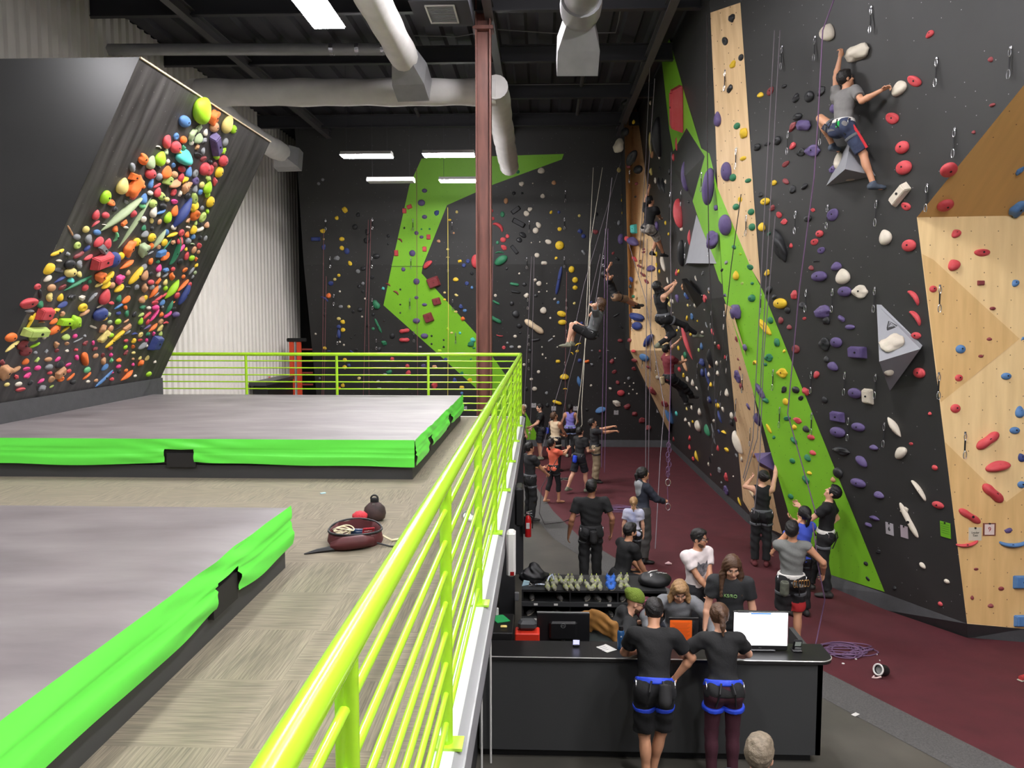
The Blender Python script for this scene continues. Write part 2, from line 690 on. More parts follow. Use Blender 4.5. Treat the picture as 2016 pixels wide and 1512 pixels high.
for i, x in enumerate((-9.0, -6.6, -1.0, 2.3)):
    b = MB()
    b.box((x, 11, 9.93), (.16, 35, .03))
    b.box((x, 11, 10.03), (.02, 35, .2))
    b.box((x, 11, 10.13), (.16, 35, .03))
    structure(b.build('ceiling_girder_%d' % (i + 1), m_beam2))

# ---- floors
m_conc = mat('sealed_concrete', (92, 89, 81), .45, var=.3, vs_=1.4, c2=(68, 66, 61), bump=.03, bs=20)
b = MB()
b.box((-1, 10.7, -.05), (21, 36, .1))
structure(b.build('floor', m_conc))
m_red = mat('maroon_carpet', (86, 28, 36), .85, var=.3, vs_=3, c2=(72, 22, 29), bump=.3, bs=220)
m_strip2 = mat('grey_carpet_strip', (92, 90, 88), .9, var=.4, vs_=60, c2=(66, 65, 64), bump=.3, bs=200)
RED = [(-3.2, 27.54), (-1.9, 27.0), (-.95, 24.0), (-.245, 21.45), (.256, 18.2), (.738, 16.1), (1.75, 13.6), (3.526, 9.876), (3.927, 9.095), (4.575, 7.881), (6.4, 4.6), (9.2, 1.0), (9.2, 10.6), (6.56, 10.93), (5.84, 11.07), (5.16, 12.13), (4.69, 13.2), (4.57, 14.5), (4.40, 17.4), (4.33, 27.5)]
b = MB()
b.prism([(x, y, .025) for x, y in RED], (0, 0, -.024))
structure(b.build('floor_padding', m_red))
b = MB()
edge = RED[1:12]
offs = []
for i, p in enumerate(edge):
    a, c = edge[max(i - 1, 0)], edge[min(i + 1, len(edge) - 1)]
    d = np.array([c[0] - a[0], c[1] - a[1]])
    d /= np.linalg.norm(d)
    offs.append((p[0] + d[1] * .52, p[1] - d[0] * .52))
for i in range(len(edge) - 1):
    b.add([(edge[i][0], edge[i][1], .027), (edge[i + 1][0], edge[i + 1][1], .027), (offs[i + 1][0], offs[i + 1][1], .004), (offs[i][0], offs[i][1], .004)], [(0, 1, 2, 3)])
structure(b.build('floor_edging', m_strip2))

# ---- mezzanine deck
m_carpet = mat('deck_carpet_tiles', (176, 165, 142), .9)


def carpet_nodes(m):
    nt = m.node_tree
    bs = nt.nodes['Principled BSDF']
    tc = nt.nodes.new('ShaderNodeTexCoord').outputs['Object']
    res = []
    for sc in ((5, 150, 1), (150, 5, 1)):
        mp = nt.nodes.new('ShaderNodeMapping')
        mp.inputs['Scale'].default_value = sc
        nt.links.new(tc, mp.inputs[0])
        n = nt.nodes.new('ShaderNodeTexNoise')
        n.inputs['Scale'].default_value = 1
        n.inputs['Detail'].default_value = 3
        nt.links.new(mp.outputs[0], n.inputs['Vector'])
        res.append(n.outputs[0])
    ck = nt.nodes.new('ShaderNodeTexChecker')
    ck.inputs['Scale'].default_value = 1 / .61
    nt.links.new(tc, ck.inputs['Vector'])
    mx = nt.nodes.new('ShaderNodeMix')
    nt.links.new(ck.outputs['Fac'], mx.inputs[0])
    nt.links.new(res[0], mx.inputs[2])
    nt.links.new(res[1], mx.inputs[3])
    r = nt.nodes.new('ShaderNodeValToRGB')
    r.color_ramp.elements[0].position = .34
    r.color_ramp.elements[1].position = .66
    r.color_ramp.elements[0].color = rgb((112, 104, 90))
    r.color_ramp.elements[1].color = rgb((144, 134, 114))
    nt.links.new(mx.outputs[0], r.inputs[0])
    nt.links.new(r.outputs[0], bs.inputs['Base Color'])
    bp = nt.nodes.new('ShaderNodeBump')
    bp.inputs['Strength'].default_value = .12
    bp.inputs['Distance'].default_value = .006
    nt.links.new(mx.outputs[0], bp.inputs['Height'])
    nt.links.new(bp.outputs[0], bs.inputs['Normal'])


carpet_nodes(m_carpet)
b = MB()
b.box((-5.78, 3.95, 2.685), (10.84, 19.9, .03))
structure(b.build('floor_deck', m_carpet))
b = MB()
b.box((-5.8, 3.9, 2.52), (10.8, 19.8, .29))
structure(b.build('deck_slab', m_darkplain))
m_fascia = mat('white_steel_fascia', (208, 208, 204), .35)
m_fascia2 = mat('grey_steel_fascia', (150, 150, 152), .35)
b = MB()
b.box((-.385, 4, 2.69), (.09, 20, .03))
b.box((-5.8, 13.93, 2.69), (10.7, .06, .03))
b.slot = 1
b.add([(-.34, -6, 2.705), (-.34, 14, 2.705), (-.295, 14, 2.675), (-.295, -6, 2.675)], [(0, 1, 2, 3)])
b.box((-.30, 4, 2.60), (.012, 20, .16))
b.slot = 2
b.box((-.33, 4, 2.45), (.03, 20, .16))
structure(b.build('trim_2', [m_fascia, m_fascia2, m_darkplain]))
b = MB()
b.box((-.70, 3.9, 1.2), (.12, 19.6, 2.4))
structure(b.build('wall_undercroft', m_darkplain))
b = MB()
b.box((-5.9, 13.85, 1.2), (10.4, .12, 2.4))
structure(b.build('wall_undercroft_end', m_darkplain))
for i, (x, y, wd) in enumerate(((-.47, 13.8, .3), (-.5, 11.6, .22))):
    b = MB()
    b.box((x, y, 1.2), (wd, .24, 2.4))
    structure(b.build('column_%d' % (i + 1), m_darkplain))

# ---- brown steel column
m_brown = mat('brown_primer_steel', (132, 82, 70), .45, var=.25, vs_=3, c2=(92, 54, 46), stretch=(3, 3, .5))
b = MB()
cxy = np.array([on_y(953, 500, 15.6)[0], 15.6])
for s in (-1, 1):
    b.box((cxy[0] + s * .13, cxy[1], 5.2), (.03, .26, 10.4))
b.box((cxy[0], cxy[1], 5.2), (.26, .03, 10.4))
b.box((cxy[0], cxy[1], 9.75), (.38, .34, .06))
b.box((cxy[0], cxy[1], .02), (.5, .5, .04))
structure(b.build('column_3', m_brown))
COLX = cxy[0]
# ================================================================== crash mats on the deck
m_vinyl = mat('grey_mat_vinyl', (104, 97, 98), .5, var=.5, vs_=1.3, c2=(136, 130, 129), stretch=(1, 2.6, 1), bump=.04, bs=8)
m_lime = mat('green_mat_cover', (108, 246, 82), .42, bump=.05, bs=5)
m_matbase = mat('dark_mat_base', (62, 62, 62), .6)
m_flap = mat('black_handle_patch', (34, 32, 31), .7)


def crash_mat(label, x0, x1, y0, y1, z0, z1, corners, gaps):
    """corners: skirt path from start to end; gaps: (segment, from, to) in metres along it"""
    t = empty('crash_mat', ((x0 + x1) / 2, (y0 + y1) / 2, z0), 0, label, 'crash mat')
    O = np.array([(x0 + x1) / 2, (y0 + y1) / 2, z0])
    b = MB()
    b.box((0, 0, .07), (x1 - x0 - .06, y1 - y0 - .06, .14))
    b.build('base', m_matbase, t)
    nx, ny = 40, 40
    rnd = random.Random(3)
    vs_, fs = [], []
    for j in range(ny + 1):
        for i in range(nx + 1):
            u, v = i / nx, j / ny
            e = min(u, 1 - u, v, 1 - v)
            dz = .012 * math.sin(7 * u + 3) * math.sin(5 * v) * min(1, e * 12) - .012 * max(0, 1 - e * 60)
            vs_.append((x0 + (x1 - x0) * u - O[0], y0 + (y1 - y0) * v - O[1], z1 - z0 + dz))
    for j in range(ny):
        for i in range(nx):
            a = j * (nx + 1) + i
            fs.append((a, a + 1, a + nx + 2, a + nx + 1))
    mesh_obj('top_cover', vs_, fs, m_vinyl, t)
    b = MB()
    b.box((0, 0, (.15 + z1 - z0 - .02) / 2), (x1 - x0 - .05, y1 - y0 - .05, z1 - z0 - .17))
    b.build('foam_core', m_flap, t)
    # green skirt
    for si in range(len(corners) - 1):
        p, q = np.array(corners[si], float), np.array(corners[si + 1], float)
        L = np.linalg.norm(q - p)
        d = (q - p) / L
        nrm = np.array([d[1], -d[0]])
        N = int(L / .035)
        rows = 16
        vs_, fs = [], []
        ph = rnd.random() * 6
        for i in range(N + 1):
            s = L * i / N
            g = [g for g in gaps if g[0] == si and g[1] - .03 < s < g[2] + .03]
            near = min([min(abs(s - g[1]), abs(s - g[2])) for g in gaps if g[0] == si] + [9])
            zb = .150 + .009 * math.sin(1.9 * s + ph) + .005 * math.sin(5.1 * s + 2 * ph) + .03 * math.exp(-near * 5)
            for j in range(rows + 1):
                k = j / rows
                z = (z1 - z0) * (1 - k) + zb * k + .004 * (k < .02)
                wr = .010 * math.sin(k * 3.1) + .004 * math.sin(3 * s + 9 * k + ph) + .004 * math.sin(11 * s - 14 * k) * math.exp(-near * 3) * 2
                if k > .62:
                    wr += .014 - .012 * (k - .62)
                for kk, dp in ((.40, .010), (.60, .012)):
                    wr -= dp * math.exp(-((k - kk - .03 * math.sin(1.3 * s + kk * 9)) / .028) ** 2)
                pt = p + d * s + nrm * (wr + .006)
                vs_.append((pt[0] - O[0], pt[1] - O[1], z))
        for i in range(N):
            s = L * (i + .5) / N
            for j in range(rows):
                if any(g[0] == si and g[1] < s < g[2] for g in gaps) and j / rows > .42:
                    continue
                a = i * (rows + 1) + j
                fs.append((a, a + 1, a + rows + 2, a + rows + 1))
        mesh_obj('green_skirt', vs_, fs, m_lime, t)
        for g in gaps:
            if g[0] == si:
                c = p + d * (g[1] + g[2]) / 2 + nrm * -.012
                b = MB()
                b.box((c[0] - O[0], c[1] - O[1], .195), (g[2] - g[1], .03, .15), [[d[0], -d[1], 0], [d[1], d[0], 0], [0, 0, 1]])
                b.build('handle_patch', m_flap, t)
    return t


def xy(px, py, Y):
    return on_y(px, py, Y)[0]


MX1, MX2 = -1.335, -1.72
crash_mat('far grey crash mat below the crowded training board', -6.6, MX1, 8.4, 13.5, 2.7, 3.12,
          [(-6.6, 8.4), (MX1, 8.4), (MX1, 13.5)],
          [(0, xy(328, 908, 8.4) + 6.6, xy(385, 908, 8.4) + 6.6), (1, .95, 1.22), (1, 3.0, 3.35)])
crash_mat('near grey crash mat with green skirt, closest to the viewpoint', -6.4, MX2, -.6, 5.4, 2.7, 3.12,
          [(MX2, -.6), (MX2, 5.4)], [(0, on_x(418, 1150, MX2)[1] + .6, on_x(466, 1120, MX2)[1] + .6)])

# ================================================================== green guard railing
m_rail = mat('lime_green_gloss_paint', (172, 224, 46), .25, coat=.4, spec=.6)
t = empty('guard_railing', (-.375, 14, 2.7), 0, 'lime green steel guard railing around the deck edge', 'railing')
O = np.array([-.375, 14.0, 2.7])


def rl(b, p, q, r, seg=12):
    b.tube([np.array(p) - O, np.array(q) - O], r, seg)


XA, YE, XE = -.375, 14.0, -6.78
for p, q in (((XA, -1.5, 3.77), (XA, YE, 3.77)), ((XA, YE, 3.77), (XE, YE, 3.77))):
    b = MB()
    rl(b, p, q, .03, 16)
    b.build('top_rail', m_rail, t, 60)
py = [-.1 + 1.6 * i for i in range(9)]
for y in py:
    b = MB()
    rl(b, (XA, y, 2.69), (XA, y, 3.76), .024)
    b.box(np.array([XA, y, 2.71]) - O, (.13, .10, .012))
    b.build('post', m_rail, t, 50)
for x in [XA] + [XA - 1.6 * i for i in range(1, 5)]:
    b = MB()
    rl(b, (x, YE, 2.69), (x, YE, 3.76), .024)
    b.build('post', m_rail, t, 50)
for i in range(8):
    z = 2.8 + .122 * i
    for j in range(len(py)):
        y0 = py[j]
        y1 = py[j + 1] if j + 1 < len(py) else YE
        b = MB()
        rl(b, (XA, y0, z), (XA, y1, z), .0115, 10)
        b.build('rail', m_rail, t, 60)
    b = MB()
    rl(b, (XA, YE, z), (XE, YE, z), .0115, 10)
    b.build('rail', m_rail, t, 60)

# ================================================================== things on the deck
m_maroonbag = mat('maroon_nylon', (92, 36, 40), .6, var=.3, vs_=12)
m_blacknylon = mat('black_nylon', (26, 26, 28), .55, var=.2, vs_=20)
m_bagin = mat('grey_bag_lining', (150, 158, 156), .7)
m_rope_w = mat('cream_cord', (225, 214, 180), .7)
m_metal = mat('bright_alloy', (205, 205, 208), .25, metal=.9)
m_redcloth = mat('red_fleece', (205, 55, 66), .8, bump=.3, bs=60)
zD = 2.7
c = on_z(700, 1070, zD)
t = empty('climbing_bag', c, math.radians(12), 'open maroon gear bag lying on the deck carpet by the railing', 'bag')
b = MB()
N = 36
ring = []
for k in range(N):
    a = 2 * math.pi * k / N
    ring.append((.20 * math.cos(a), .15 * math.sin(a)))
lv = [(.95, 0), (1.04, .03), (1.0, .07), (.97, .10), (.93, .10), (.90, .06), (.84, .015)]
vs_ = []
for r, z in lv:
    for k, (x, y) in enumerate(ring):
        vs_.append((x * r, y * r, z * (1 + .5 * max(0, y / .15)) + .006 * math.sin(5 * k)))
fs = [(i * N + k, i * N + (k + 1) % N, (i + 1) * N + (k + 1) % N, (i + 1) * N + k) for i in range(len(lv) - 1) for k in range(N)]
fs.append(tuple((len(lv) - 1) * N + k for k in range(N)))
b.add(vs_, fs)
b.build('body', m_maroonbag, t, 80)
b = MB()
b.tube([(x * .99, y * .99, .105 + .05 * max(0, y / .15)) for x, y in ring], .008, 6, closed=True)
b.build('zip_edge', m_blacknylon, t)
b = MB()
b.lathe([(.001, .02), (.17, .02), (.165, .03), (.001, .035)], (0, .01, 0), 24)
b.build('lining', m_bagin, t)
b = MB()
pts = [(-.02 - .30 * math.cos(a) * .6, -.19 + .05 * math.sin(a), .05 + .02 * math.sin(a * 2)) for a in np.linspace(0, 2 * math.pi, 20, endpoint=False)]
b.tube([(-.17, -.17, .035), (-.08, -.19, .055), (.05, -.17, .06), (.13, -.13, .05)], [.03, .05, .05, .03], 12)
b.build('front_flap', m_maroonbag, t, 80)
b = MB()
b.tube([(-.15, -.18, .02), (-.27, -.20, .012), (-.36, -.235, .006)], [.025, .018, .004], 6)
b.build('carry_strap', m_blacknylon, t)
b = MB()
b.tube([(.16, -.12, .03), (.25, -.15, .01), (.33, -.17, .006)], .007, 6)
b.build('pull_cord', m_blacknylon, t)
b = MB()
b.tube([(.2, .01, .05), (.27, .0, .012), (.33, .03, .01), (.40, .06, .012)], .009, 6)
b.build('tan_cord', m_rope_w, t)
r = empty('rope_coil', c + np.array([-.08, .0, .05]), 0, 'coil of cream cord lying inside the open gear bag', 'rope coil')
b = MB()
for k in range(5):
    a0 = k * 1.3
    b.tube([(.05 * math.cos(a) * (1 + .15 * k) - .01, .035 * math.sin(a) * (1 + .1 * k), .03 + .009 * k + .012 * math.sin(2 * a + a0)) for a in np.linspace(0, 2 * math.pi, 22, endpoint=False)], .005, 6, closed=True)
b.build('cord', m_rope_w, r)
q = empty('water_flask', c + np.array([.03, .05, .06]), 0, 'dark blue flask lying inside the open gear bag', 'bottle')
b = MB()
Rz = np.array([[0, 0, 1.], [0, 1, 0], [-1, 0, 0]])
b.lathe([(.028, -.08), (.032, -.07), (.032, .05), (.02, .07)], (0, 0, .01), 16, Rz)
b.build('body', mat('navy_flask', (24, 48, 78), .3), q, True)
b = MB()
b.lathe([(.02, .07), (.02, .095), (.015, .1)], (0, 0, .01), 14, Rz)
b.build('cap', m_black, q, True)
q = empty('notebook', c + np.array([.10, -.01, .075]), .4, 'red pouch tucked at the rim of the open gear bag', 'pouch')
b = MB()
b.box((0, 0, .02), (.09, .012, .09), [[1, 0, 0], [0, .8, -.6], [0, .6, .8]], .006)
b.build('cover', m_redcloth, q)
b = MB()
b.tube([(-.03, -.012, .03), (.03, -.012, .03)], .004, 6)
b.build('zip', m_metal, q)
cb = on_z(738, 1024, zD)
t = empty('chalk_pot', cb, 0, 'round black chalk pot with rolled top beside the gear bag', 'chalk bag')
b = MB()
b.lathe([(.05, 0), (.085, .02), (.095, .06), (.085, .11), (.05, .145), (.035, .155)], (0, 0, 0), 24)
b.build('body', mat('worn_black_fabric', (46, 38, 38), .7, var=.3, vs_=14, c2=(78, 56, 54)), t, 80)
b = MB()
b.box((0, 0, .17), (.07, .03, .045), None, .01)
b.tube(arc((0, -.005, .185), .03, 0, math.pi, 8), .008, 6)
b.build('rolled_top', m_blacknylon, t)
b = MB()
b.lathe([(.001, -.005), (.012, -.004), (.012, .004), (.001, .005)], (0, -.045, .145), 12, [[1, 0, 0], [0, 0, -1], [0, 1, 0]])
b.build('buckle', m_metal, t)
cr = on_z(716, 1029, zD) + np.array([-.03, 0, 0])
t = empty('red_hat', cr, 0, 'crumpled red cloth leaning against the black chalk pot', 'cloth')
vs_, fs = [], []
me = bpy.data.meshes.new('tmp')
bm = bmesh.new()
bmesh.ops.create_icosphere(bm, subdivisions=3, radius=.052)
for v in bm.verts:
    n = 1 + .12 * math.sin(9 * v.co.x * 20) * math.sin(7 * v.co.y * 20 + 1) + .1 * math.sin(60 * v.co.z)
    v.co = v.co * n
    v.co.z = max(0, v.co.z + .045)
    v.co.x *= 1.15
bm.to_mesh(me)
bm.free()
me.materials.append(m_redcloth)
me.shade_smooth()
o = bpy.data.objects.new('cloth', me)
COL.objects.link(o)
o.parent = t
cp = on_z(636, 972, zD)
b = MB()
b.box((0, 0, .006), (.05, .03, .008), [[.8, -.6, 0], [.6, .8, 0], [0, 0, 1]])
o = b.build('wrapper', mat('pale_blue_foil', (190, 225, 235), .3))
o.location = cp
tag(o, 'tiny pale blue wrapper dropped on the deck carpet', 'litter')
cp = on_z(925, 1023, zD)
t = empty('sandal', (cp[0] - .02, cp[1] + .05, zD), .3, 'white flat shoe left on the deck behind the railing bars', 'shoe')
b = MB()
b.prism([(.045 * math.cos(a) * (1.15 if math.cos(a) > 0 else .9), .12 * math.sin(a), .002) for a in np.linspace(0, 2 * math.pi, 20, endpoint=False)], (0, 0, .015))
b.build('sole', mat('white_rubber', (226, 224, 218), .5), t)
b = MB()
b.tube(arc((0, .03, .01), .045, 0, math.pi, 8), .008, 6)
b.build('strap', m_fascia2, t)

# boxes on the deck fascia
p = on_x(998, 1088, -.28)
t = empty('emergency_light', (-.285, p[1], p[2] - .2), 0, 'white emergency light box fixed to the deck edge', 'emergency light')
b = MB()
b.box((.04, 0, .2), (.07, .14, .36), None, .015)
b.build('housing', m_white, t)
b = MB()
b.box((.05, -.071, .05), (.03, .004, .03))
b.build('indicator', mat('red_indicator', (150, 20, 20), .3), t)
p = on_x(1018, 932, -.27)
b = MB()
b.box((0, 0, 0), (.09, .3, .42), None, .02)
o = b.build('wall_speaker', m_black)
o.location = (-.245, p[1], 2.38)
tag(o, 'slim black speaker box under the far deck edge', 'speaker')

# ================================================================== ducts and pipes
m_fabric = mat('white_duct_fabric', (240, 236, 233), .8, var=.15, vs_=3, bump=.3, bs=5)
m_tin = mat('galvanised_tin', (178, 178, 180), .4, metal=.3, var=.2, vs_=4)


def wavy(b, p, q, r, n=40, sag=0., amp=.06, seg=16, ph=0):
    p, q = np.array(p), np.array(q)
    d = (q - p) / np.linalg.norm(q - p)
    pts, rs = [], []
    for i in range(n + 1):
        k = i / n
        c = p + (q - p) * k
        c = c + np.array([0, 0, -sag * math.sin(math.pi * k)])
        pts.append(c)
        rs.append(r * (1 + amp * math.sin(31 * k + ph) * math.sin(11 * k + 1)))
    b.tube(pts, rs, seg)


def flare(b, c, d, w0, w1, h1, L1, L2):
    """square boot at a duct end: tapered then straight; d is its direction"""
    d = np.array(d, float) / np.linalg.norm(d)
    x = np.cross(d, (0, 0, 1.))
    x /= np.linalg.norm(x)
    z = np.cross(x, d)
    c = np.array(c, float)
    rings = []
    for dist, w, h in ((0, w0, w0), (L1, w1, h1), (L1 + L2, w1, h1)):
        rings.append([c + d * dist + x * sx * w / 2 + z * sz * h / 2 for sx, sz in ((-1, -1), (1, -1), (1, 1), (-1, 1))])
    v = [p for r in rings for p in r]
    f = [(i * 4 + k, i * 4 + (k + 1) % 4, i * 4 + 4 + (k + 1) % 4, i * 4 + 4 + k) for i in range(2) for k in range(4)]
    b.add(v, f + [(0, 3, 2, 1)])


zc_ = 9.02
t = empty('fabric_duct', (-4, 16.9, zc_), 0, 'white fabric air duct running across below the ceiling behind the column', 'duct')
Of = np.array([-4, 16.9, zc_])
b = MB()
wavy(b, np.array([-7.1, 16.9, zc_]) - Of, np.array([-.95, 16.9, zc_ - .05]) - Of, .27, 60)
b.build('cross_duct', m_fabric, t, 80)
b = MB()
wavy(b, np.array([-7.15, 16.8, zc_]) - Of, np.array([-7.15, 22.4, zc_ - .1]) - Of, .26, 40, .1, ph=2)
b.build('branch_duct', m_fabric, t, 80)
b = MB()
wavy(b, np.array([-.95, 16.7, zc_]) - Of, np.array([-.93, 22.8, zc_ - .45]) - Of, .26, 40, .05, ph=4)
b.build('branch_duct', m_fabric, t, 80)
b = MB()
flare(b, np.array([-7.15, 22.4, zc_ - .1]) - Of, (.1, 1, -.25), .4, .7, .55, .35, .3)
b.build('outlet', m_tin, t)
for lab, px, h, y0, dia in (('white fabric duct ending in a square tin outlet, between lamp and column', 795, 5.0, 15.3, .52), ('right hand', 1142, 5.0, 12.6, .5)):
    p = on_y(px, 112 if px < 1000 else 20, y0)
    lab = lab if px < 1000 else 'round tin duct ending in a square outlet high before the prow'
    t = empty('supply_duct', p, 0, lab, 'duct')
    b = MB()
    if px < 1000:
        wavy(b, (0, -8, 0), (0, 0, 0), dia / 2, 50, 0, .05)
    else:
        b.tube([(0, -8, 0), (0, -.5, 0)], .26, 20)
        b.tube([(0, -.5, 0), (0, -.3, -.02), (0, -.12, -.06), (0, 0, -.12)], [.3, .31, .3, .26], 20)
    b.build('duct_run', m_fabric if px < 1000 else m_tin, t, 80)
    b = MB()
    if px < 1000:
        flare(b, (0, -.02, 0), (.1, 1, -.5), .4, .62, .5, .45, .45)
    else:
        flare(b, (0, -.05, -.05), (-.02, .75, -.66), .36, .64, .42, .5, .42)
    b.build('outlet', m_tin, t)
t = empty('pipe_duct', (-6, 16.1, 9.6), 0, 'slim galvanised round duct running level below the ceiling beams', 'duct')
b = MB()
b.tube([(-3.1, 0, .05), (2.9, 0, -.02)], .11, 16)
b.build('duct_run', m_tin, t, 60)
for x in (1.9, 2.4, 2.9):
    b = MB()
    b.tube([(x - .04, 0, -.01), (x + .04, 0, -.01)], .118, 16)
    b.build('clamp_ring', m_metal, t)
t = empty('air_handler', (-1.75, 14.5, 9.65), 0, 'dark air handler box with a framed return grille under the ceiling', 'air handler')
b = MB()
b.box((0, 0, .42), (1.0, 1.2, .84))
b.build('cabinet', m_ceil, t)
b = MB()
for s in (-1, 1):
    b.box((s * .24, 0, -.01), (.03, .8, .02))
    b.box((0, s * .4, -.01), (.5, .03, .02))
b.build('grille_frame', m_white, t)
b = MB()
for k in range(12):
    b.box((0, -.36 + .065 * k, -.004), (.46, .02, .01))
b.build('louvre', m_tin, t)
m_conduit = mat('grey_conduit', (128, 128, 130), .4, metal=.4)
for lab, pts, z in (('thin conduit under the ceiling beside the square tin outlet', [(980, 58), (1100, 66), (1212, 64), (1218, 40), (1228, -20)], 10.37),
                    ('thin level conduit across the ceiling toward the prow', [(1000, 167), (1240, 165)], 10.37),
                    ('thin bent conduit above the lead wall anchors', [(1325, 0), (1300, 65), (1272, 95), (1258, 140)], 10.37),
                    ('thin level conduit below the air handler', [(815, 70), (900, 72), (935, 66)], 10.49),
                    ('thin conduit between the fabric duct and the far lamps', [(845, 242), (935, 243)], 10.37)):
    b = MB()
    b.tube([on_z(x, y, z) for x, y in pts], .013, 6)
    tag(b.build('conduit', m_conduit), lab, 'conduit', 'conduits under the ceiling')
for lab, p, q in (('grey steel tie bar under the ceiling between column and prow', (1150, 130), (1131, 262)), ('grey steel tie bar under the ceiling by the far lamps', (818, 215), (838, 258))):
    b = MB()
    b.tube([on_z(*p, 10.36), on_z(*q, 10.36)], .05, 8)
    tag(b.build('tie_bar', m_beam2), lab, 'tie bar', 'tie bars under the ceiling')

# ================================================================== behind the deck: step ladder, shelf, notice
t = empty('step_ladder', (-7.95, 25.9, 0), 0, 'orange folded ladder standing by the cladding corner', 'ladder')
m_orange = mat('orange_fibreglass', (214, 74, 42), .45)
H = 4.4 - (672 - 626) * 25.9 / 1600
for i, x in enumerate((-.12, .12)):
    b = MB()
    b.box((x, 0, H / 2), (.14, .1, H), None, .01)
    b.build('side_rail', m_orange, t)
b = MB()
b.box((.05, 0, H + .04), (.62, .16, .12), None, .02)
b.build('top_cap', m_black, t)
for k in range(9):
    b = MB()
    b.box((.34, .1, .35 + .38 * k), (.36, .06, .05))
    b.build('step', mat('rust_red_step', (134, 52, 40), .6), t)
p0, p1 = on_x(500, 766, -8.3), on_x(558, 755, -8.3)
b = MB()
b.box((0, 0, 0), (.5, abs(p1[1] - p0[1]), .1))
b.slot = 1
b.box((.05, 0, -.3), (.4, abs(p1[1] - p0[1]) * .9, .5))
o = b.build('wall_shelf', [mat('worn_black_laminate', (60, 60, 60), .4), m_black])
o.location = (-8.2, (p0[1] + p1[1]) / 2, 2.5)
tag(o, 'black shelf cabinet against the white cladding', 'shelf')
p = on_x(529, 748, -8.48)
t = empty('notice_card', (-8.47, p[1], p[2]), 0, 'small pink and white notice on the white cladding', 'notice')
b = MB()
b.box((0, 0, 0), (.01, .3, .26))
b.build('card', m_white, t)
b = MB()
b.box((.008, .02, 0), (.006, .16, .2))
b.build('print', mat('pink_print', (232, 120, 112), .6), t)
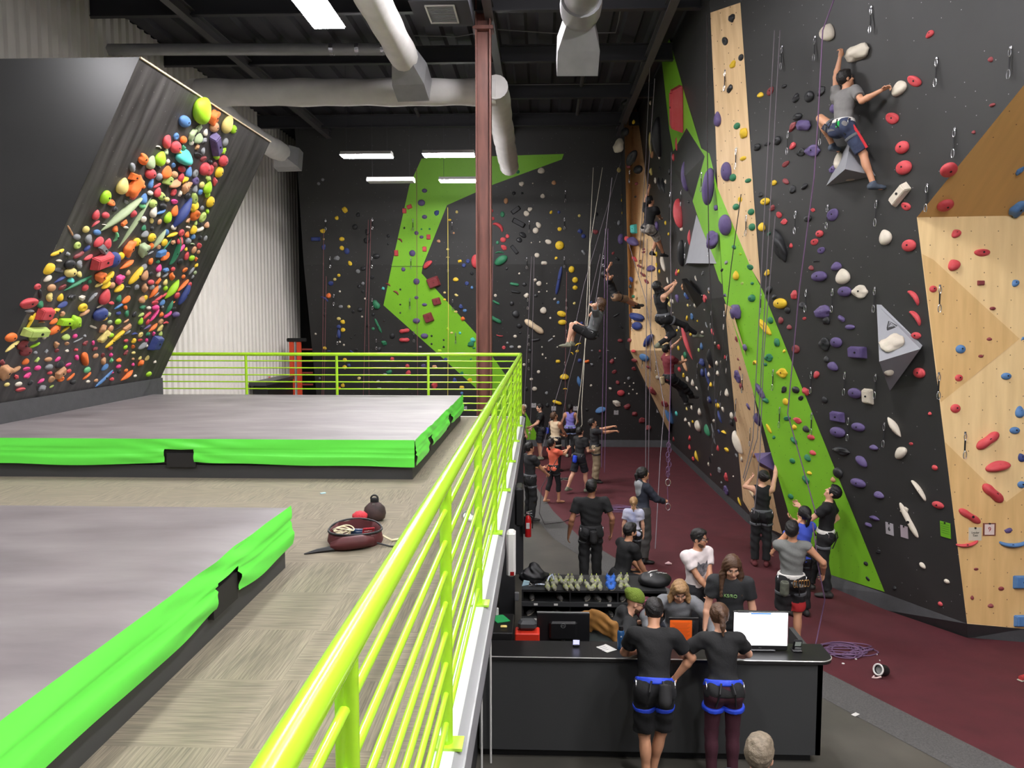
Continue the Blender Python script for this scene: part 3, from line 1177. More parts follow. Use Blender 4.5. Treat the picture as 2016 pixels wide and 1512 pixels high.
# ================================================================== soft bodies from distance fields
class SDF:
    def __init__(s, lo, hi, h):
        s.h = h
        s.lo = np.array(lo, float) - 3 * h
        n = np.ceil((np.array(hi, float) + 3 * h - s.lo) / h).astype(int) + 1
        s.ax = [(s.lo[i] + h * np.arange(n[i])).astype(np.float32) for i in range(3)]
        s.d = np.full(n, .2, np.float32)

    def _reg(s, lo, hi):
        sl = []
        for i in range(3):
            a = int(np.clip(math.floor((lo[i] - s.lo[i]) / s.h), 0, len(s.ax[i])))
            b_ = int(np.clip(math.ceil((hi[i] - s.lo[i]) / s.h) + 1, 0, len(s.ax[i])))
            sl.append(slice(a, b_))
        x, y, z = (s.ax[i][sl[i]] for i in range(3))
        return tuple(sl), x[:, None, None], y[None, :, None], z[None, None, :]

    def _put(s, sl, v, k, op):
        a = s.d[sl]
        if op == 'u':
            hh = np.maximum(k - np.abs(a - v), 0) / k
            s.d[sl] = np.minimum(a, v) - hh * hh * k * .25
        elif op == '-':
            hh = np.maximum(k - np.abs(a + v), 0) / k
            s.d[sl] = np.maximum(a, -v) + hh * hh * k * .25

    def cone(s, a, b, ra, rb, k=.02, op='u', cut=()):
        a, b = np.array(a, float), np.array(b, float)
        m = max(ra, rb) + k + 4 * s.h
        sl, x, y, z = s._reg(np.minimum(a, b) - m, np.maximum(a, b) + m)
        ba = b - a
        L = ba @ ba + 1e-9
        t = np.clip(((x - a[0]) * ba[0] + (y - a[1]) * ba[1] + (z - a[2]) * ba[2]) / L, 0, 1)
        v = np.sqrt((x - a[0] - t * ba[0]) ** 2 + (y - a[1] - t * ba[1]) ** 2 + (z - a[2] - t * ba[2]) ** 2) - (ra + (rb - ra) * t)
        for p, n in cut:
            v = np.maximum(v, (x - p[0]) * n[0] + (y - p[1]) * n[1] + (z - p[2]) * n[2])
        s._put(sl, v.astype(np.float32), k, op)
        return s

    def ell(s, c, R, r, k=.02, op='u', cut=()):
        c, R, r = np.array(c, float), np.array(R, float), np.array(r, float)
        m = max(r) + k + 4 * s.h
        sl, x, y, z = s._reg(c - m, c + m)
        q = [((x - c[0]) * R[i][0] + (y - c[1]) * R[i][1] + (z - c[2]) * R[i][2]) for i in range(3)]
        k0 = np.sqrt(sum((q[i] / r[i]) ** 2 for i in range(3)))
        k1 = np.sqrt(sum((q[i] / r[i] ** 2) ** 2 for i in range(3))) + 1e-6
        v = k0 * (k0 - 1) / k1
        for p, n in cut:
            v = np.maximum(v, (x - p[0]) * n[0] + (y - p[1]) * n[1] + (z - p[2]) * n[2])
        s._put(sl, v.astype(np.float32), k, op)
        return s

    def keep(s, p, n):
        """cut the whole body, keep the side where (q-p).n < 0"""
        x, y, z = s.ax[0][:, None, None], s.ax[1][None, :, None], s.ax[2][None, None, :]
        s.d = np.maximum(s.d, ((x - p[0]) * n[0] + (y - p[1]) * n[1] + (z - p[2]) * n[2]).astype(np.float32))
        return s

    def ripple(s, amp, f=1., ph=0.):
        x, y, z = s.ax[0][:, None, None], s.ax[1][None, :, None], s.ax[2][None, None, :]
        s.d = s.d + (amp * (np.sin(f * (23 * x + 31 * z) + ph) * np.sin(f * (37 * y - 17 * z) + 2 * ph) + .6 * np.sin(f * (60 * z + 18 * x - 20 * y) + ph))).astype(np.float32)
        return s

    def mesh(s, name, m, parent=None, classify=None):
        g = vdb.FloatGrid(background=.2)
        g.copyFromArray(np.ascontiguousarray(s.d))
        pts, q = g.convertToQuads(isovalue=0.0)
        pts = pts * s.h + s.lo
        me = bpy.data.meshes.new(name)
        nq = len(q)
        me.vertices.add(len(pts))
        me.vertices.foreach_set('co', pts.astype(np.float32).ravel())
        me.loops.add(4 * nq)
        me.loops.foreach_set('vertex_index', q.astype(np.int32).ravel())
        me.polygons.add(nq)
        me.polygons.foreach_set('loop_start', np.arange(0, 4 * nq, 4, dtype=np.int32))
        me.polygons.foreach_set('loop_total', np.full(nq, 4, np.int32))
        for mm in (m if isinstance(m, (list, tuple)) else [m]):
            me.materials.append(mm)
        if classify is not None and nq:
            me.polygons.foreach_set('material_index', classify(pts[q].mean(1)).astype(np.int32))
        me.update(calc_edges=True)
        me.validate()
        me.shade_smooth()
        o = bpy.data.objects.new(name, me)
        COL.objects.link(o)
        if parent:
            o.parent = parent
        return o


I3 = np.eye(3)
# ================================================================== front desk
m_desk = mat('charcoal_desk_panel', (58, 59, 59), .55, var=.1, vs_=2)
m_desktop = mat('black_worktop', (30, 29, 29), .35)
m_edge = mat('worn_alloy_edge', (190, 190, 186), .3, metal=.5)
YF = 7.80
t = empty('front_desk', (1.1, YF, 0), 0, 'long charcoal front desk with a black ledge facing the viewpoint', 'desk')
O = np.array([1.1, YF, 0])


def bx(b, x0, x1, y0, y1, z0, z1, O, bev=0.):
    return b.box(np.array([(x0 + x1) / 2, (y0 + y1) / 2, (z0 + z1) / 2]) - O, (x1 - x0, y1 - y0, z1 - z0), None, bev)


b = MB()
bx(b, -.62, 2.75, YF, YF + .05, .1, 1.03, O)
bx(b, 2.70, 2.75, YF, 8.75, .1, 1.03, O)
b.build('front_panel', m_desk, t)
b = MB()
bx(b, -.62, 2.68, YF + .08, YF + .12, 0, .1, O)
b.build('toe_kick', m_black, t)
b = MB()
out = [(-.62, YF - .03)] + [(2.72 + .14 * math.sin(a), YF + .11 - .14 * math.cos(a)) for a in np.linspace(0, math.pi / 2, 8)] + [(2.86, 8.2), (-.62, 8.17)]
b.prism([(x - O[0], y - O[1], 1.032) for x, y in out], (0, 0, .038))
b.build('ledge', m_desktop, t)
b = MB()
b.tube([(x - O[0], y - O[1], 1.066) for x, y in out[:9]], .006, 6)
b.build('edge_trim', m_edge, t)
b = MB()
bx(b, -.62, 2.70, 8.17, 8.8, .73, .76, O)
b.build('inner_worktop', m_desktop, t)
b = MB()
bx(b, .50, .504, YF - .031, 8.17, 1.062, 1.0715, O)
b.build('joint', m_black, t)

m_screen = mat('white_screen', (250, 251, 255), .3, emit=1.25)
m_blue = mat('blue_screen_bar', (70, 120, 215), .3, emit=.8)
m_plastic = mat('black_plastic', (22, 22, 24), .4)
m_grey = mat('mid_grey_plastic', (120, 122, 122), .5)
# monitor seen from behind
x0, x1 = (1058 - 1068) * 8.5 / 1600, (1165 - 1068) * 8.5 / 1600
t = empty('monitor', ((x0 + x1) / 2, 8.5, .76), 0, 'black monitor seen from behind, standing behind the desk ledge', 'monitor')
b = MB()
b.box((0, .02, .30), (x1 - x0, .03, .37), None, .008)
b.box((0, -.01, .30), (.3, .05, .2), None, .02)
b.build('casing', m_plastic, t)
b = MB()
b.box((0, .02, .487), (x1 - x0 - .01, .028, .006))  # grey strip stands in for light falling on the casing top
b.build('lit_top_edge', m_grey, t)
b = MB()
b.lathe([(.001, 0), (.11, 0), (.11, .01), (.02, .02), (.02, .2), (.001, .2)], (0, -.02, 0), 20)
b.build('stand', m_plastic, t, True)
b = MB()
b.tube([(.024 * math.cos(a), -.037, .36 + .024 * math.sin(a)) for a in np.linspace(0, 2 * math.pi, 24, endpoint=False)], .002, 6, closed=True)
b.build('logo_ring', m_grey, t)
RV = [[1, 0, 0], [0, 0, -1], [0, 1, 0]]
text('logo', 'DELL', .017, (0, -.037, .36), RV, m_grey, t, .001)
# monitor facing the customers
x0, x1 = (1452 - 1068) * 8.0 / 1600, (1561 - 1068) * 8.0 / 1600
t = empty('monitor', ((x0 + x1) / 2, 8.0, 1.07), 0, 'monitor with a bright white screen on the desk ledge', 'monitor')
w_ = x1 - x0
b = MB()
b.box((0, .02, .205), (w_, .035, .40), None, .008)
b.build('casing', m_plastic, t)
b = MB()
b.box((0, .0, .225), (w_ - .012, .004, .335))
b.build('screen', m_screen, t)
b = MB()
b.box((0, -.003, .385), (.2, .004, .014))
b.build('screen_bar', m_blue, t)
b = MB()
b.box((-.18, -.01, .41), (.12, .04, .02), None, .006)
b.build('webcam', m_plastic, t)
b = MB()
b.box((0, .05, .012), (.3, .16, .024), None, .01)
b.build('stand', m_plastic, t)
text('logo', 'DELL', .014, (0, -.001, .032), RV, m_grey, t, .001)
# payment terminal
t = empty('card_terminal', (2.56, 7.98, 1.07), 0, 'small card terminal on the desk ledge beside the white screen', 'card terminal')
b = MB()
Rt = [[1, 0, 0], [0, .9, -.43], [0, .43, .9]]
b.box((0, .02, .07), (.085, .03, .13), Rt, .01)
b.box((0, .04, .01), (.1, .1, .02), None, .008)
b.build('body', m_plastic, t)
b = MB()
b.box((0, -.0, .088), (.06, .01, .06), Rt)
b.build('screen', mat('grey_lcd', (150, 158, 150), .3, emit=.2), t)
b = MB()
b.box((0, .0, .035), (.06, .008, .03), Rt)
b.build('keypad', m_grey, t)
# orange sheet
x0, x1 = (1326 - 1068) * 8.05 / 1600, (1370 - 1068) * 8.05 / 1600
t = empty('notice_stand', ((x0 + x1) / 2, 8.05, 1.07), 0, 'orange notice sheet standing on the desk ledge between two customers', 'notice')
b = MB()
b.box((0, 0, .15), (x1 - x0, .004, .27))
b.build('sheet', mat('orange_paper', (255, 112, 20), .7), t)
b = MB()
for k in range(17):
    b.box((0, -.0035, .255 - .0135 * k), ((x1 - x0) * (.8 - .12 * ((k * 7) % 3)), .002, .003))
b.build('printed_line', mat('dark_orange_ink', (190, 84, 20), .7), t)
b = MB()
b.box((.03, .02, .295), (.3, .02, .03), None, .004)
b.box((0, .03, .012), (.26, .08, .024), None, .004)
b.build('holder', m_plastic, t)
# bottle, phone, paper
t = empty('water_bottle', (.80, 8.0, 1.07), 0, 'tall blue water bottle with black cap on the desk ledge', 'bottle')
b = MB()
b.lathe([(.001, 0), (.033, 0), (.036, .006), (.036, .17), (.03, .19), (.022, .195)], (0, 0, 0), 24)
b.build('body', mat('blue_enamel', (34, 84, 134), .3), t, 50)
b = MB()
b.lathe([(.024, .19), (.024, .22), (.018, .235), (.001, .236)], (0, 0, 0), 20)
b.build('cap', m_plastic, t, 50)
b = MB()
b.box((0, -.0365, .05), (.004, .002, .06))
b.box((0, -.0365, .14), (.014, .002, .014))
b.build('printed_mark', m_white, t)
t = empty('phone', (.352, 8.02, 1.07), 0, 'phone with a lit lilac screen propped on the desk ledge', 'phone')
Rp = [[1, 0, 0], [0, .86, -.5], [0, .5, .86]]
b = MB()
b.box((0, .01, .045), (.072, .012, .1), Rp, .006)
b.box((0, .03, .012), (.06, .06, .024), None, .005)
b.build('body', m_plastic, t)
b = MB()
b.box((0, .001, .05), (.064, .003, .075), Rp)
b.build('screen', mat('lilac_screen', (200, 200, 245), .3, emit=.9), t)
c = on_z(1194, 1277, 1.07)
b = MB()
b.box((0, 0, .003), (.13, .17, .002), [[.8, -.6, 0], [.6, .8, 0], [0, 0, 1]])
b.slot = 1
for k in range(4):
    b.box((-.01 + .012 * k - .04, .06 - .035 * k, .0045), (.08, .006, .001), [[.8, -.6, 0], [.6, .8, 0], [0, 0, 1]])
o = b.build('paper_sheet', [m_white, m_grey])
o.location = c
tag(o, 'white printed sheet lying on the desk ledge beside the blue bottle', 'paper')
# low cabinet at the desk's deck end with small items
b = MB()
bx(b, -.61, -.30, 8.22, 8.78, .765, 1.13, np.zeros(3), .01)
tag(b.build('drawer_box', m_desktop), 'black box cabinet on the inner worktop under the deck', 'cabinet')
b = MB()
b.box((0, 0, .004), (.15, .2, .006), [[.9, -.43, 0], [.43, .9, 0], [0, 0, 1]])
o = b.build('folder', mat('green_card', (40, 160, 90), .6))
o.location = (-.45, 8.6, 1.132)
tag(o, 'green card folder on the black box cabinet', 'folder')
b = MB()
b.lathe([(.012, .0), (.026, 0), (.026, .07), (.012, .07)], (0, 0, 0), 16)
o = b.build('paper_roll', m_white, smooth=50)
o.location = (-.50, 8.74, 1.132)
tag(o, 'small white paper roll standing on the black box cabinet', 'paper roll')
b = MB()
b.box((0, 0, .012), (.07, .04, .02), None, .006)
o = b.build('tape_block', mat('pale_yellow_block', (228, 205, 120), .6))
o.location = (-.40, 8.36, 1.132)
tag(o, 'pale yellow block on the black box cabinet', 'block')
t = empty('document_tray', (-.15, 8.38, .76), 0, 'red tray behind the desk ledge beside the black monitor', 'tray')
b = MB()
b.box((0, 0, .17), (.26, .2, .34), None, .01)
b.build('box', mat('red_plastic', (205, 50, 30), .45), t)
b = MB()
b.box((0, .02, .40), (.2, .14, .10), None, .03)
b.build('cable_bundle', mat('grey_cables', (60, 62, 64), .5), t)

# office chair with a jacket
t = empty('office_chair', (.80, 9.12, 0), .9, 'pale grey office chair behind the desk, mustard jacket over its back', 'chair')
b = MB()
b.box((0, 0, .5), (.46, .48, .08), None, .03)
b.build('seat', m_grey, t)
g = SDF((-.42, -.3, .5), (-.1, .3, 1.2), .015)
g.ell((-.27, 0, .82), I3, (.04, .23, .27), .02)
g.mesh('backrest', mat('pale_grey_shell', (128, 138, 136), .5), t)
b = MB()
b.tube([(0, 0, .1), (0, 0, .47)], .03, 10)
b.tube([(-.2, 0, .48), (-.29, 0, .55), (-.29, 0, .7)], .02, 8)
b.build('column', m_plastic, t)
for k in range(5):
    a = 2 * math.pi * k / 5
    b = MB()
    b.tube([(0, 0, .11), (.28 * math.cos(a), .28 * math.sin(a), .07)], [.025, .018], 8)
    b.build('leg', m_plastic, t)
    b = MB()
    b.lathe([(.001, -.012), (.03, -.012), (.03, .012), (.001, .012)], (.28 * math.cos(a), .28 * math.sin(a), .03), 12, [[1, 0, 0], [0, 0, -1], [0, 1, 0]])
    b.build('caster', m_plastic, t)
t = empty('jacket', (.80, 9.12, 0), .9, 'mustard brown jacket draped over the pale grey chair back', 'jacket')
g = SDF((-.45, -.36, .5), (-.1, .36, 1.2), .014)
g.ell((-.28, 0, .90), I3, (.075, .27, .24), .02)
g.cone((-.28, .22, 1.02), (-.31, .30, .72), .05, .04, .03)
g.cone((-.28, -.22, 1.02), (-.31, -.30, .80), .05, .04, .03)
g.ell((-.255, -.05, .74), I3, (.2, .2, .2), .03, '-')
g.ripple(.006, 1.2)
g.mesh('shell', mat('mustard_cloth', (150, 104, 44), .8, var=.3, vs_=9), t)

# ---- rental shoe rack
t = empty('shoe_rack', (.7, 10.6, 0), 0, 'black rental shoe rack with three open tiers behind the desk', 'shoe rack')
O = np.array([.7, 10.6, 0])
m_rack = mat('black_rack_board', (30, 30, 31), .5)
for z, nm in ((.86, 'top_board'), (.70, 'shelf'), (.50, 'shelf'), (.28, 'shelf'), (.06, 'shelf')):
    b = MB()
    bx(b, -.26, 1.62, 10.3 if z < .8 else 10.33, 10.97, z - .015, z + .015, O)
    b.build(nm, m_rack, t)
for x in (-.26, .36, .98, 1.60):
    b = MB()
    bx(b, x, x + .02, 10.34, 10.97, 0, .85, O)
    b.build('divider', m_rack, t)
b = MB()
bx(b, -.26, 1.62, 10.95, 10.97, .0, .85, O)
b.build('back_panel', m_rack, t)
for z in (.70, .50, .28):
    b = MB()
    bx(b, -.26, 1.62, 10.27, 10.30, z - .025, z + .03, O)
    b.build('tier_lip', mat('dark_grey_lip', (52, 53, 54), .45), t)
    for x in (-.1, .16, .55, .85, 1.15):
        b = MB()
        bx(b, x, x + .05, 10.266, 10.27, z - .012, z + .015, O)
        b.build('size_label', m_white, t)
# shoe prototype
def make_shoe(name, upper, strap, sole, label, group):
    r = empty(name, (0, 0, 0), 0, label, 'shoe', group)
    g = SDF((-.06, -.15, 0), (.06, .15, .12), .008)
    g.cone((0, -.095, .035), (0, .06, .03), .036, .034, .02)
    g.ell((.004, .085, .028), I3, (.036, .05, .028), .02)
    g.cone((0, -.085, .06), (0, -.03, .065), .034, .032, .02)
    g.keep((0, 0, .012), (0, 0, -1))
    g.ell((0, -.05, .1), I3, (.023, .05, .04), .01, '-')
    g.mesh('upper', upper, r)
    b = MB()
    oz = [(.038 * math.cos(a) * (1 - .12 * (math.sin(a) < 0)), -.005 + .135 * math.sin(a), .001) for a in np.linspace(0, 2 * math.pi, 24, endpoint=False)]
    b.prism(oz, (0, 0, .014))
    b.build('sole', sole, r)
    b = MB()
    for y, z in ((.01, .062), (.04, .058)):
        b.tube([(-.038, y, .03), (-.025, y, z - .01), (0, y, z + .003), (.025, y, z - .01), (.038, y, .03)], .007, 6)
    b.tube([(0, -.125, .05), (0, -.135, .09), (0, -.12, .105), (0, -.11, .09)], .006, 6)
    b.build('strap', strap, r)
    return r


m_shoegrey = mat('grey_suede', (140, 140, 120), .8, var=.3, vs_=20)
m_shoelime = mat('lime_strap', (190, 205, 90), .7)
m_shoeblue = mat('blue_suede', (38, 92, 176), .8)
m_rubber = mat('pale_rubber', (165, 160, 145), .6)
m_drk = mat('dark_suede', (70, 68, 66), .8)
rnd = random.Random(5)
LBL = 'grey rental climbing shoe with lime straps in the row on the shoe rack top'
proto = make_shoe('climbing_shoe', m_shoegrey, m_shoelime, m_rubber, LBL, 'grey and lime rental shoes on the rack')
blue = make_shoe('climbing_shoe', m_shoeblue, m_shoeblue, m_rubber, 'blue rental climbing shoe among the lime ones on the rack top', 'blue rental shoes on the rack')
first = {'p': True, 'b': True}
spots = []
for i, px in enumerate((1078, 1090, 1113, 1123, 1136, 1157, 1169, 1181)):
    spots.append((px, 1153, 0))
for px in (1087, 1094, 1104, 1115, 1126, 1143, 1166, 1176):
    spots.append((px, 1141, 0))
spots += [(1219, 1138, 0), (1233, 1139, 0), (1223, 1150, 0), (1233, 1151, 0), (1199, 1140, 1), (1206, 1140, 1), (1199, 1153, 1), (1207, 1153, 1)]
for px, py, kind in spots:
    p = on_z(px, py + 5, .876)
    z = math.pi + rnd.uniform(-.35, .35)
    src = blue if kind else proto
    key = 'b' if kind else 'p'
    if first[key]:
        src.location = (p[0], p[1], .876)
        src.scale = (.8, .8, .8)
        src.rotation_euler = (0, 0, z)
        first[key] = False
    else:
        dup(src, (p[0], p[1], .876), z)
dark = make_shoe('climbing_shoe', m_drk, m_drk, m_rubber, 'dark grey rental shoe on the open tiers of the shoe rack', 'dark rental shoes in the rack tiers')
k = 0
for z in (.515, .295, .715):
    for x in (-.12, 0.05, .22, .46, .58, .72, .86, 1.08, 1.22, 1.4):
        if rnd.random() < .75:
            pos = (x + rnd.uniform(-.03, .03), 10.46, z)
            zz = math.pi + rnd.uniform(-.4, .4)
            if k == 0:
                dark.scale = (.85, .85, .85)
                dark.location = pos
                dark.rotation_euler = (0, 0, zz)
            else:
                dup(dark, pos, zz)
            k += 1
# clothes and bags on the rack
t = empty('jacket', (-.13, 10.72, .876), 0, 'heap of black clothing at the deck end of the shoe rack', 'clothing')
g = SDF((-.2, -.2, 0), (.25, .2, .3), .014)
g.ell((0, 0, .06), I3, (.17, .14, .1), .04)
g.ell((.03, .03, .15), I3, (.08, .07, .09), .05)
g.cone((.1, -.02, .08), (.2, .04, .05), .05, .03, .04)
g.keep((0, 0, .002), (0, 0, -1))
g.ripple(.012, 1.5)
g.mesh('heap', m_blacknylon, t)
t = empty('face_mask', (-.21, 10.5, .876), 0, 'pale blue face mask beside the heap of black clothing', 'mask')
b = MB()
b.box((0, 0, .02), (.1, .012, .09), [[.8, -.5, .3], [.5, .86, 0], [-.3, .15, .94]], .004)
b.build('panel', mat('pale_blue_fabric', (180, 214, 226), .8), t)
b = MB()
b.tube([(.04, 0, .05), (.09, -.03, .01), (.04, -.02, .002)], .003, 5)
b.build('loop', m_white, t)
t = empty('harness_strap', (-.02, 10.5, .876), 0, 'blue and white looped strap before the heap of black clothing', 'strap')
b = MB()
b.tube([(-.06, 0, .01), (0, -.04, .03), (.07, -.03, .02), (.12, .05, .1), (.16, .1, .12), (.18, .06, .06)], .012, 6)
b.build('webbing', mat('blue_white_webbing', (120, 150, 190), .6, var=.6, vs_=30, c2=(220, 222, 224)), t)
b = MB()
b.box((-.03, -.02, .02), (.05, .03, .02), None, .005)
b.build('buckle', m_grey, t)
t = empty('duffel_bag', (1.50, 10.62, .876), 0, 'black bag with white script lettering on the rack end', 'bag')
g = SDF((-.25, -.25, 0), (.25, .25, .25), .014)
g.ell((0, 0, .06), I3, (.22, .20, .10), .04)
g.keep((0, 0, .002), (0, 0, -1))
g.ripple(.006, 1)
g.mesh('body', m_blacknylon, t)
b = MB()
b.tube([(-.18, -.05, .10), (-.05, .02, .165), (.05, .12, .15)], .006, 6)
b.build('strap', m_white, t)
RS = np.array([[1, 0, 0], [0, .8, -.6], [0, .6, .8]])
text('lettering', 'E', .07, (-.06, -.10, .145), RS, m_white, t, .003)
b = MB()
for k in range(9):
    x = -.02 + .02 * k
    b.tube([(x, -.05 + .012 * (k % 3), .165 - abs(x - .05) * .15), (x + .014, -.03 - .01 * (k % 2), .170 - abs(x - .05) * .15)], .004, 5)
b.build('script_stroke', m_white, t)
t = empty('stool', (1.28, 9.75, 0), 0, 'black stool holding a maroon bag behind the desk', 'stool')
b = MB()
b.lathe([(.001, .68), (.17, .68), (.17, .72), (.001, .72)], (0, 0, 0), 20)
b.build('seat', m_plastic, t, 40)
for sx, sy in ((-1, -1), (1, -1), (1, 1), (-1, 1)):
    b = MB()
    b.tube([(sx * .1, sy * .1, .69), (sx * .15, sy * .15, 0)], .014, 8)
    b.build('leg', m_plastic, t)
t = empty('backpack', (1.28, 9.75, .72), 0, 'maroon bag with pink trim standing on the black stool', 'bag')
g = SDF((-.2, -.15, 0), (.2, .15, .32), .014)
g.ell((0, 0, .13), I3, (.14, .10, .15), .04)
g.keep((0, 0, .004), (0, 0, -1))
g.ripple(.006, 1.3)
g.mesh('body', mat('dark_maroon_cloth', (86, 26, 44), .7), t)
b = MB()
b.tube(arc((0, -.075, .15), .11, .2, math.pi - .2, 12), .009, 6)
b.build('pink_trim', mat('pink_piping', (206, 110, 140), .6), t)

# ---- pipes by the desk end, extinguisher, floor items
for i, (px, y) in enumerate(((966, 7.72), (948, 7.45))):
    x = on_y(px, 1400, y)[0]
    b = MB()
    b.tube([(x, y, 0), (x, y, 2.36)], .011, 8)
    tag(b.build('conduit_pipe', m_white, None, 60), 'thin white upright pipe %s the desk end under the deck' % ('touching' if i == 0 else 'just before'), 'pipe', 'white upright pipes under the deck')
b = MB()
b.box((0, 0, 0), (.06, .06, .12), None, .008)
o = b.build('wall_socket', m_fascia2)
p = on_y(1041, 1175, 11.45)
o.location = (-.36, 11.47, p[2])
tag(o, 'small pale socket box on the undercroft column by the shoe rack', 'socket')
t = empty('fire_extinguisher', (-.235, 13.62, .68), 0, 'red fire extinguisher hung on the far column under the deck', 'fire extinguisher')
b = MB()
b.lathe([(.001, 0), (.052, 0), (.055, .01), (.055, .3), (.035, .35), (.016, .37)], (0, 0, 0), 20)
b.build('cylinder', mat('red_enamel', (190, 28, 30), .3), t, 50)
b = MB()
b.tube([(0, 0, .36), (0, 0, .4)], .014, 8)
b.tube([(-.03, 0, .42), (.07, 0, .45)], .01, 6)
b.tube([(-.03, 0, .40), (.07, 0, .40)], .008, 6)
b.build('valve', m_metal, t)
b = MB()
b.tube([(.02, 0, .39), (.08, -.02, .34), (.075, -.03, .15)], .01, 6)
b.build('hose', m_plastic, t)
b = MB()
b.box((0, -.054, .2), (.06, .008, .1))
b.build('label', m_white, t)
b = MB()
b.box((-.07, 0, .2), (.06, .05, .3))
b.build('bracket', m_plastic, t)
# chalk bag lying on the maroon floor
c = on_z(1734, 1330, .03)
t = empty('chalk_bag', c, math.radians(25), 'black chalk bag with white rim lying on the maroon floor', 'chalk bag')
Rl = np.array([[0, 0, -.98], [1, 0, 0], [0, -.98, .2]]).T
ax = np.array([-.95, -.1, .30])
ax /= np.linalg.norm(ax)
e1 = np.cross(ax, (0, 0, 1.))
e1 /= np.linalg.norm(e1)
Rl = np.stack([e1, np.cross(ax, e1), ax], 1)
b = MB()
b.lathe([(.001, -.08), (.055, -.075), (.068, -.04), (.066, .04), (.064, .075), (.052, .07), (.045, .0)], (0.02, 0, .065), 24, Rl)
b.build('body', m_blacknylon, t, 60)
b = MB()
b.tube([np.array((.02, 0, .065)) + Rl @ np.array((.064 * math.cos(a), .064 * math.sin(a), .078)) for a in np.linspace(0, 2 * math.pi, 24, endpoint=False)], .011, 8, closed=True)
b.build('rim', m_white, t, 60)
b = MB()
b.lathe([(.001, 0), (.05, 0), (.05, .006), (.001, .007)], np.array((.02, 0, .065)) + Rl @ np.array((0, 0, .045)), 20, Rl)
b.build('chalk_fill', mat('chalky_grey', (150, 150, 148), .9, var=.5, vs_=30), t)
b = MB()
b.tube([(-.06, -.06, .02), (-.12, -.05, .012), (-.16, -.02, .012), (-.11, 0, .014)], .010, 6)
b.build('loop', mat('pale_pink_webbing', (224, 196, 192), .7), t)
for i, (px, py) in enumerate(((1660, 1307), (1685, 1298), (1726, 1289), (1732, 1301))):
    c = on_z(px, py, .026)
    b = MB()
    b.lathe([(.001, 0), (.014, .002), (.012, .012), (.001, .016)], (0, 0, 0), 7)
    o = b.build('chalk_crumb', m_white)
    o.location = c
    o.scale = (1.4 - .3 * i, 1, .9)
    tag(o, 'white chalk crumb on the maroon floor near the coiled rope', 'chalk crumb', 'chalk crumbs on the maroon floor')
c = on_z(1684, 1407, .004)
b = MB()
b.box((0, 0, .003), (.09, .05, .003), [[.8, -.6, 0], [.6, .8, 0], [0, 0, 1]])
o = b.build('paper_scrap', m_white)
o.location = c
tag(o, 'white paper scrap on the bare concrete by the floor edging', 'litter')
c = on_z(2012, 1338, .026)
t = empty('shoe', (c[0] + .05, c[1], .026), .4, 'red shoe cut by the frame edge on the maroon floor', 'shoe')
b = MB()
b.tube([(-.1, 0, .035), (0, 0, .035), (.12, 0, .04)], [.03, .038, .03], 10)
b.build('upper', mat('red_suede', (170, 50, 50), .8), t, 80)
b = MB()
b.box((0, 0, .008), (.24, .07, .014), None, .005)
b.build('sole', m_rubber, t)
for i, px in enumerate((1102, 1112)):
    c = on_z(px, 945, .026)
    dup(dark, (c[0], c[1], .026), .6 + .5 * i, 'dark shoe of the pair left on the maroon floor by the belayers')['group'] = 'pair of shoes on the maroon floor'
for i, (px, py) in enumerate(((1316, 1112), (1097, 933))):
    c = on_z(px, py, .026)
    b = MB()
    b.tube([(-.06, 0, .02), (0, .01, .03), (.06, -.01, .02)], [.012, .03, .012], 8)
    o = b.build('chalk_ball', mat('pale_pink_cloth', (226, 186, 188), .9), None, 80)
    o.location = c
    tag(o, 'pale pink cloth on the maroon floor %s' % ('behind the man in the white wolf tee' if i == 0 else 'beside the pair of dark shoes'), 'cloth')
# ================================================================== people
def unit(v):
    v = np.array(v, float)
    return v / (np.linalg.norm(v) + 1e-9)


def rotv(v, ax, a):
    v, ax = np.array(v, float), unit(ax)
    return v * math.cos(a) + np.cross(ax, v) * math.sin(a) + ax * (ax @ v) * (1 - math.cos(a))


def ik(a, t, l1, l2, pole):
    a, t = np.array(a, float), np.array(t, float)
    d = t - a
    L = np.linalg.norm(d)
    mx = (l1 + l2) * .995
    if L > mx:
        d = d / L * mx
        L = mx
        t = a + d
    L = max(L, abs(l1 - l2) * 1.05 + .02)
    d = unit(d)
    c = np.clip((l1 * l1 + L * L - l2 * l2) / (2 * l1 * L), -1, 1)
    p = np.array(pole, float)
    p = unit(p - (p @ d) * d)
    return a + d * l1 * c + p * l1 * math.sqrt(max(0, 1 - c * c)), t


SKIN = {'l': mat('skin_light', (226, 172, 142), .5, var=.12, vs_=6), 'm': mat('skin_tan', (206, 150, 116), .5, var=.12, vs_=6),
        'd': mat('skin_brown', (168, 116, 86), .5, var=.12, vs_=6)}
HAIR = {'black': mat('black_hair', (26, 22, 21), .5, var=.3, vs_=60, bump=.4, bs=90), 'brown': mat('brown_hair', (66, 44, 32), .5, var=.4, vs_=50, bump=.4, bs=90, c2=(96, 68, 46)),
        'blond': mat('dark_blond_hair', (128, 96, 62), .5, var=.4, vs_=40, bump=.4, bs=90, c2=(176, 138, 92)), 'grey': mat('ash_grey_hair', (142, 128, 108), .6, var=.35, vs_=40, bump=.4, bs=80, c2=(104, 92, 76))}
m_lip = mat('lip', (176, 104, 94), .5)
m_eyew = mat('eye_white', (226, 222, 214), .3)
m_brow = mat('brow_and_lash', (38, 28, 24), .7)
CL = {}


def cloth(name, c, **k):
    if name not in CL:
        k.setdefault('bump', .15)
        CL[name] = mat(name, c, k.pop('rough', .85), **k)
    return CL[name]


BK = cloth('black_tee_cloth', (24, 24, 25))
m_shoedark = mat('dark_shoe', (48, 46, 44), .6)


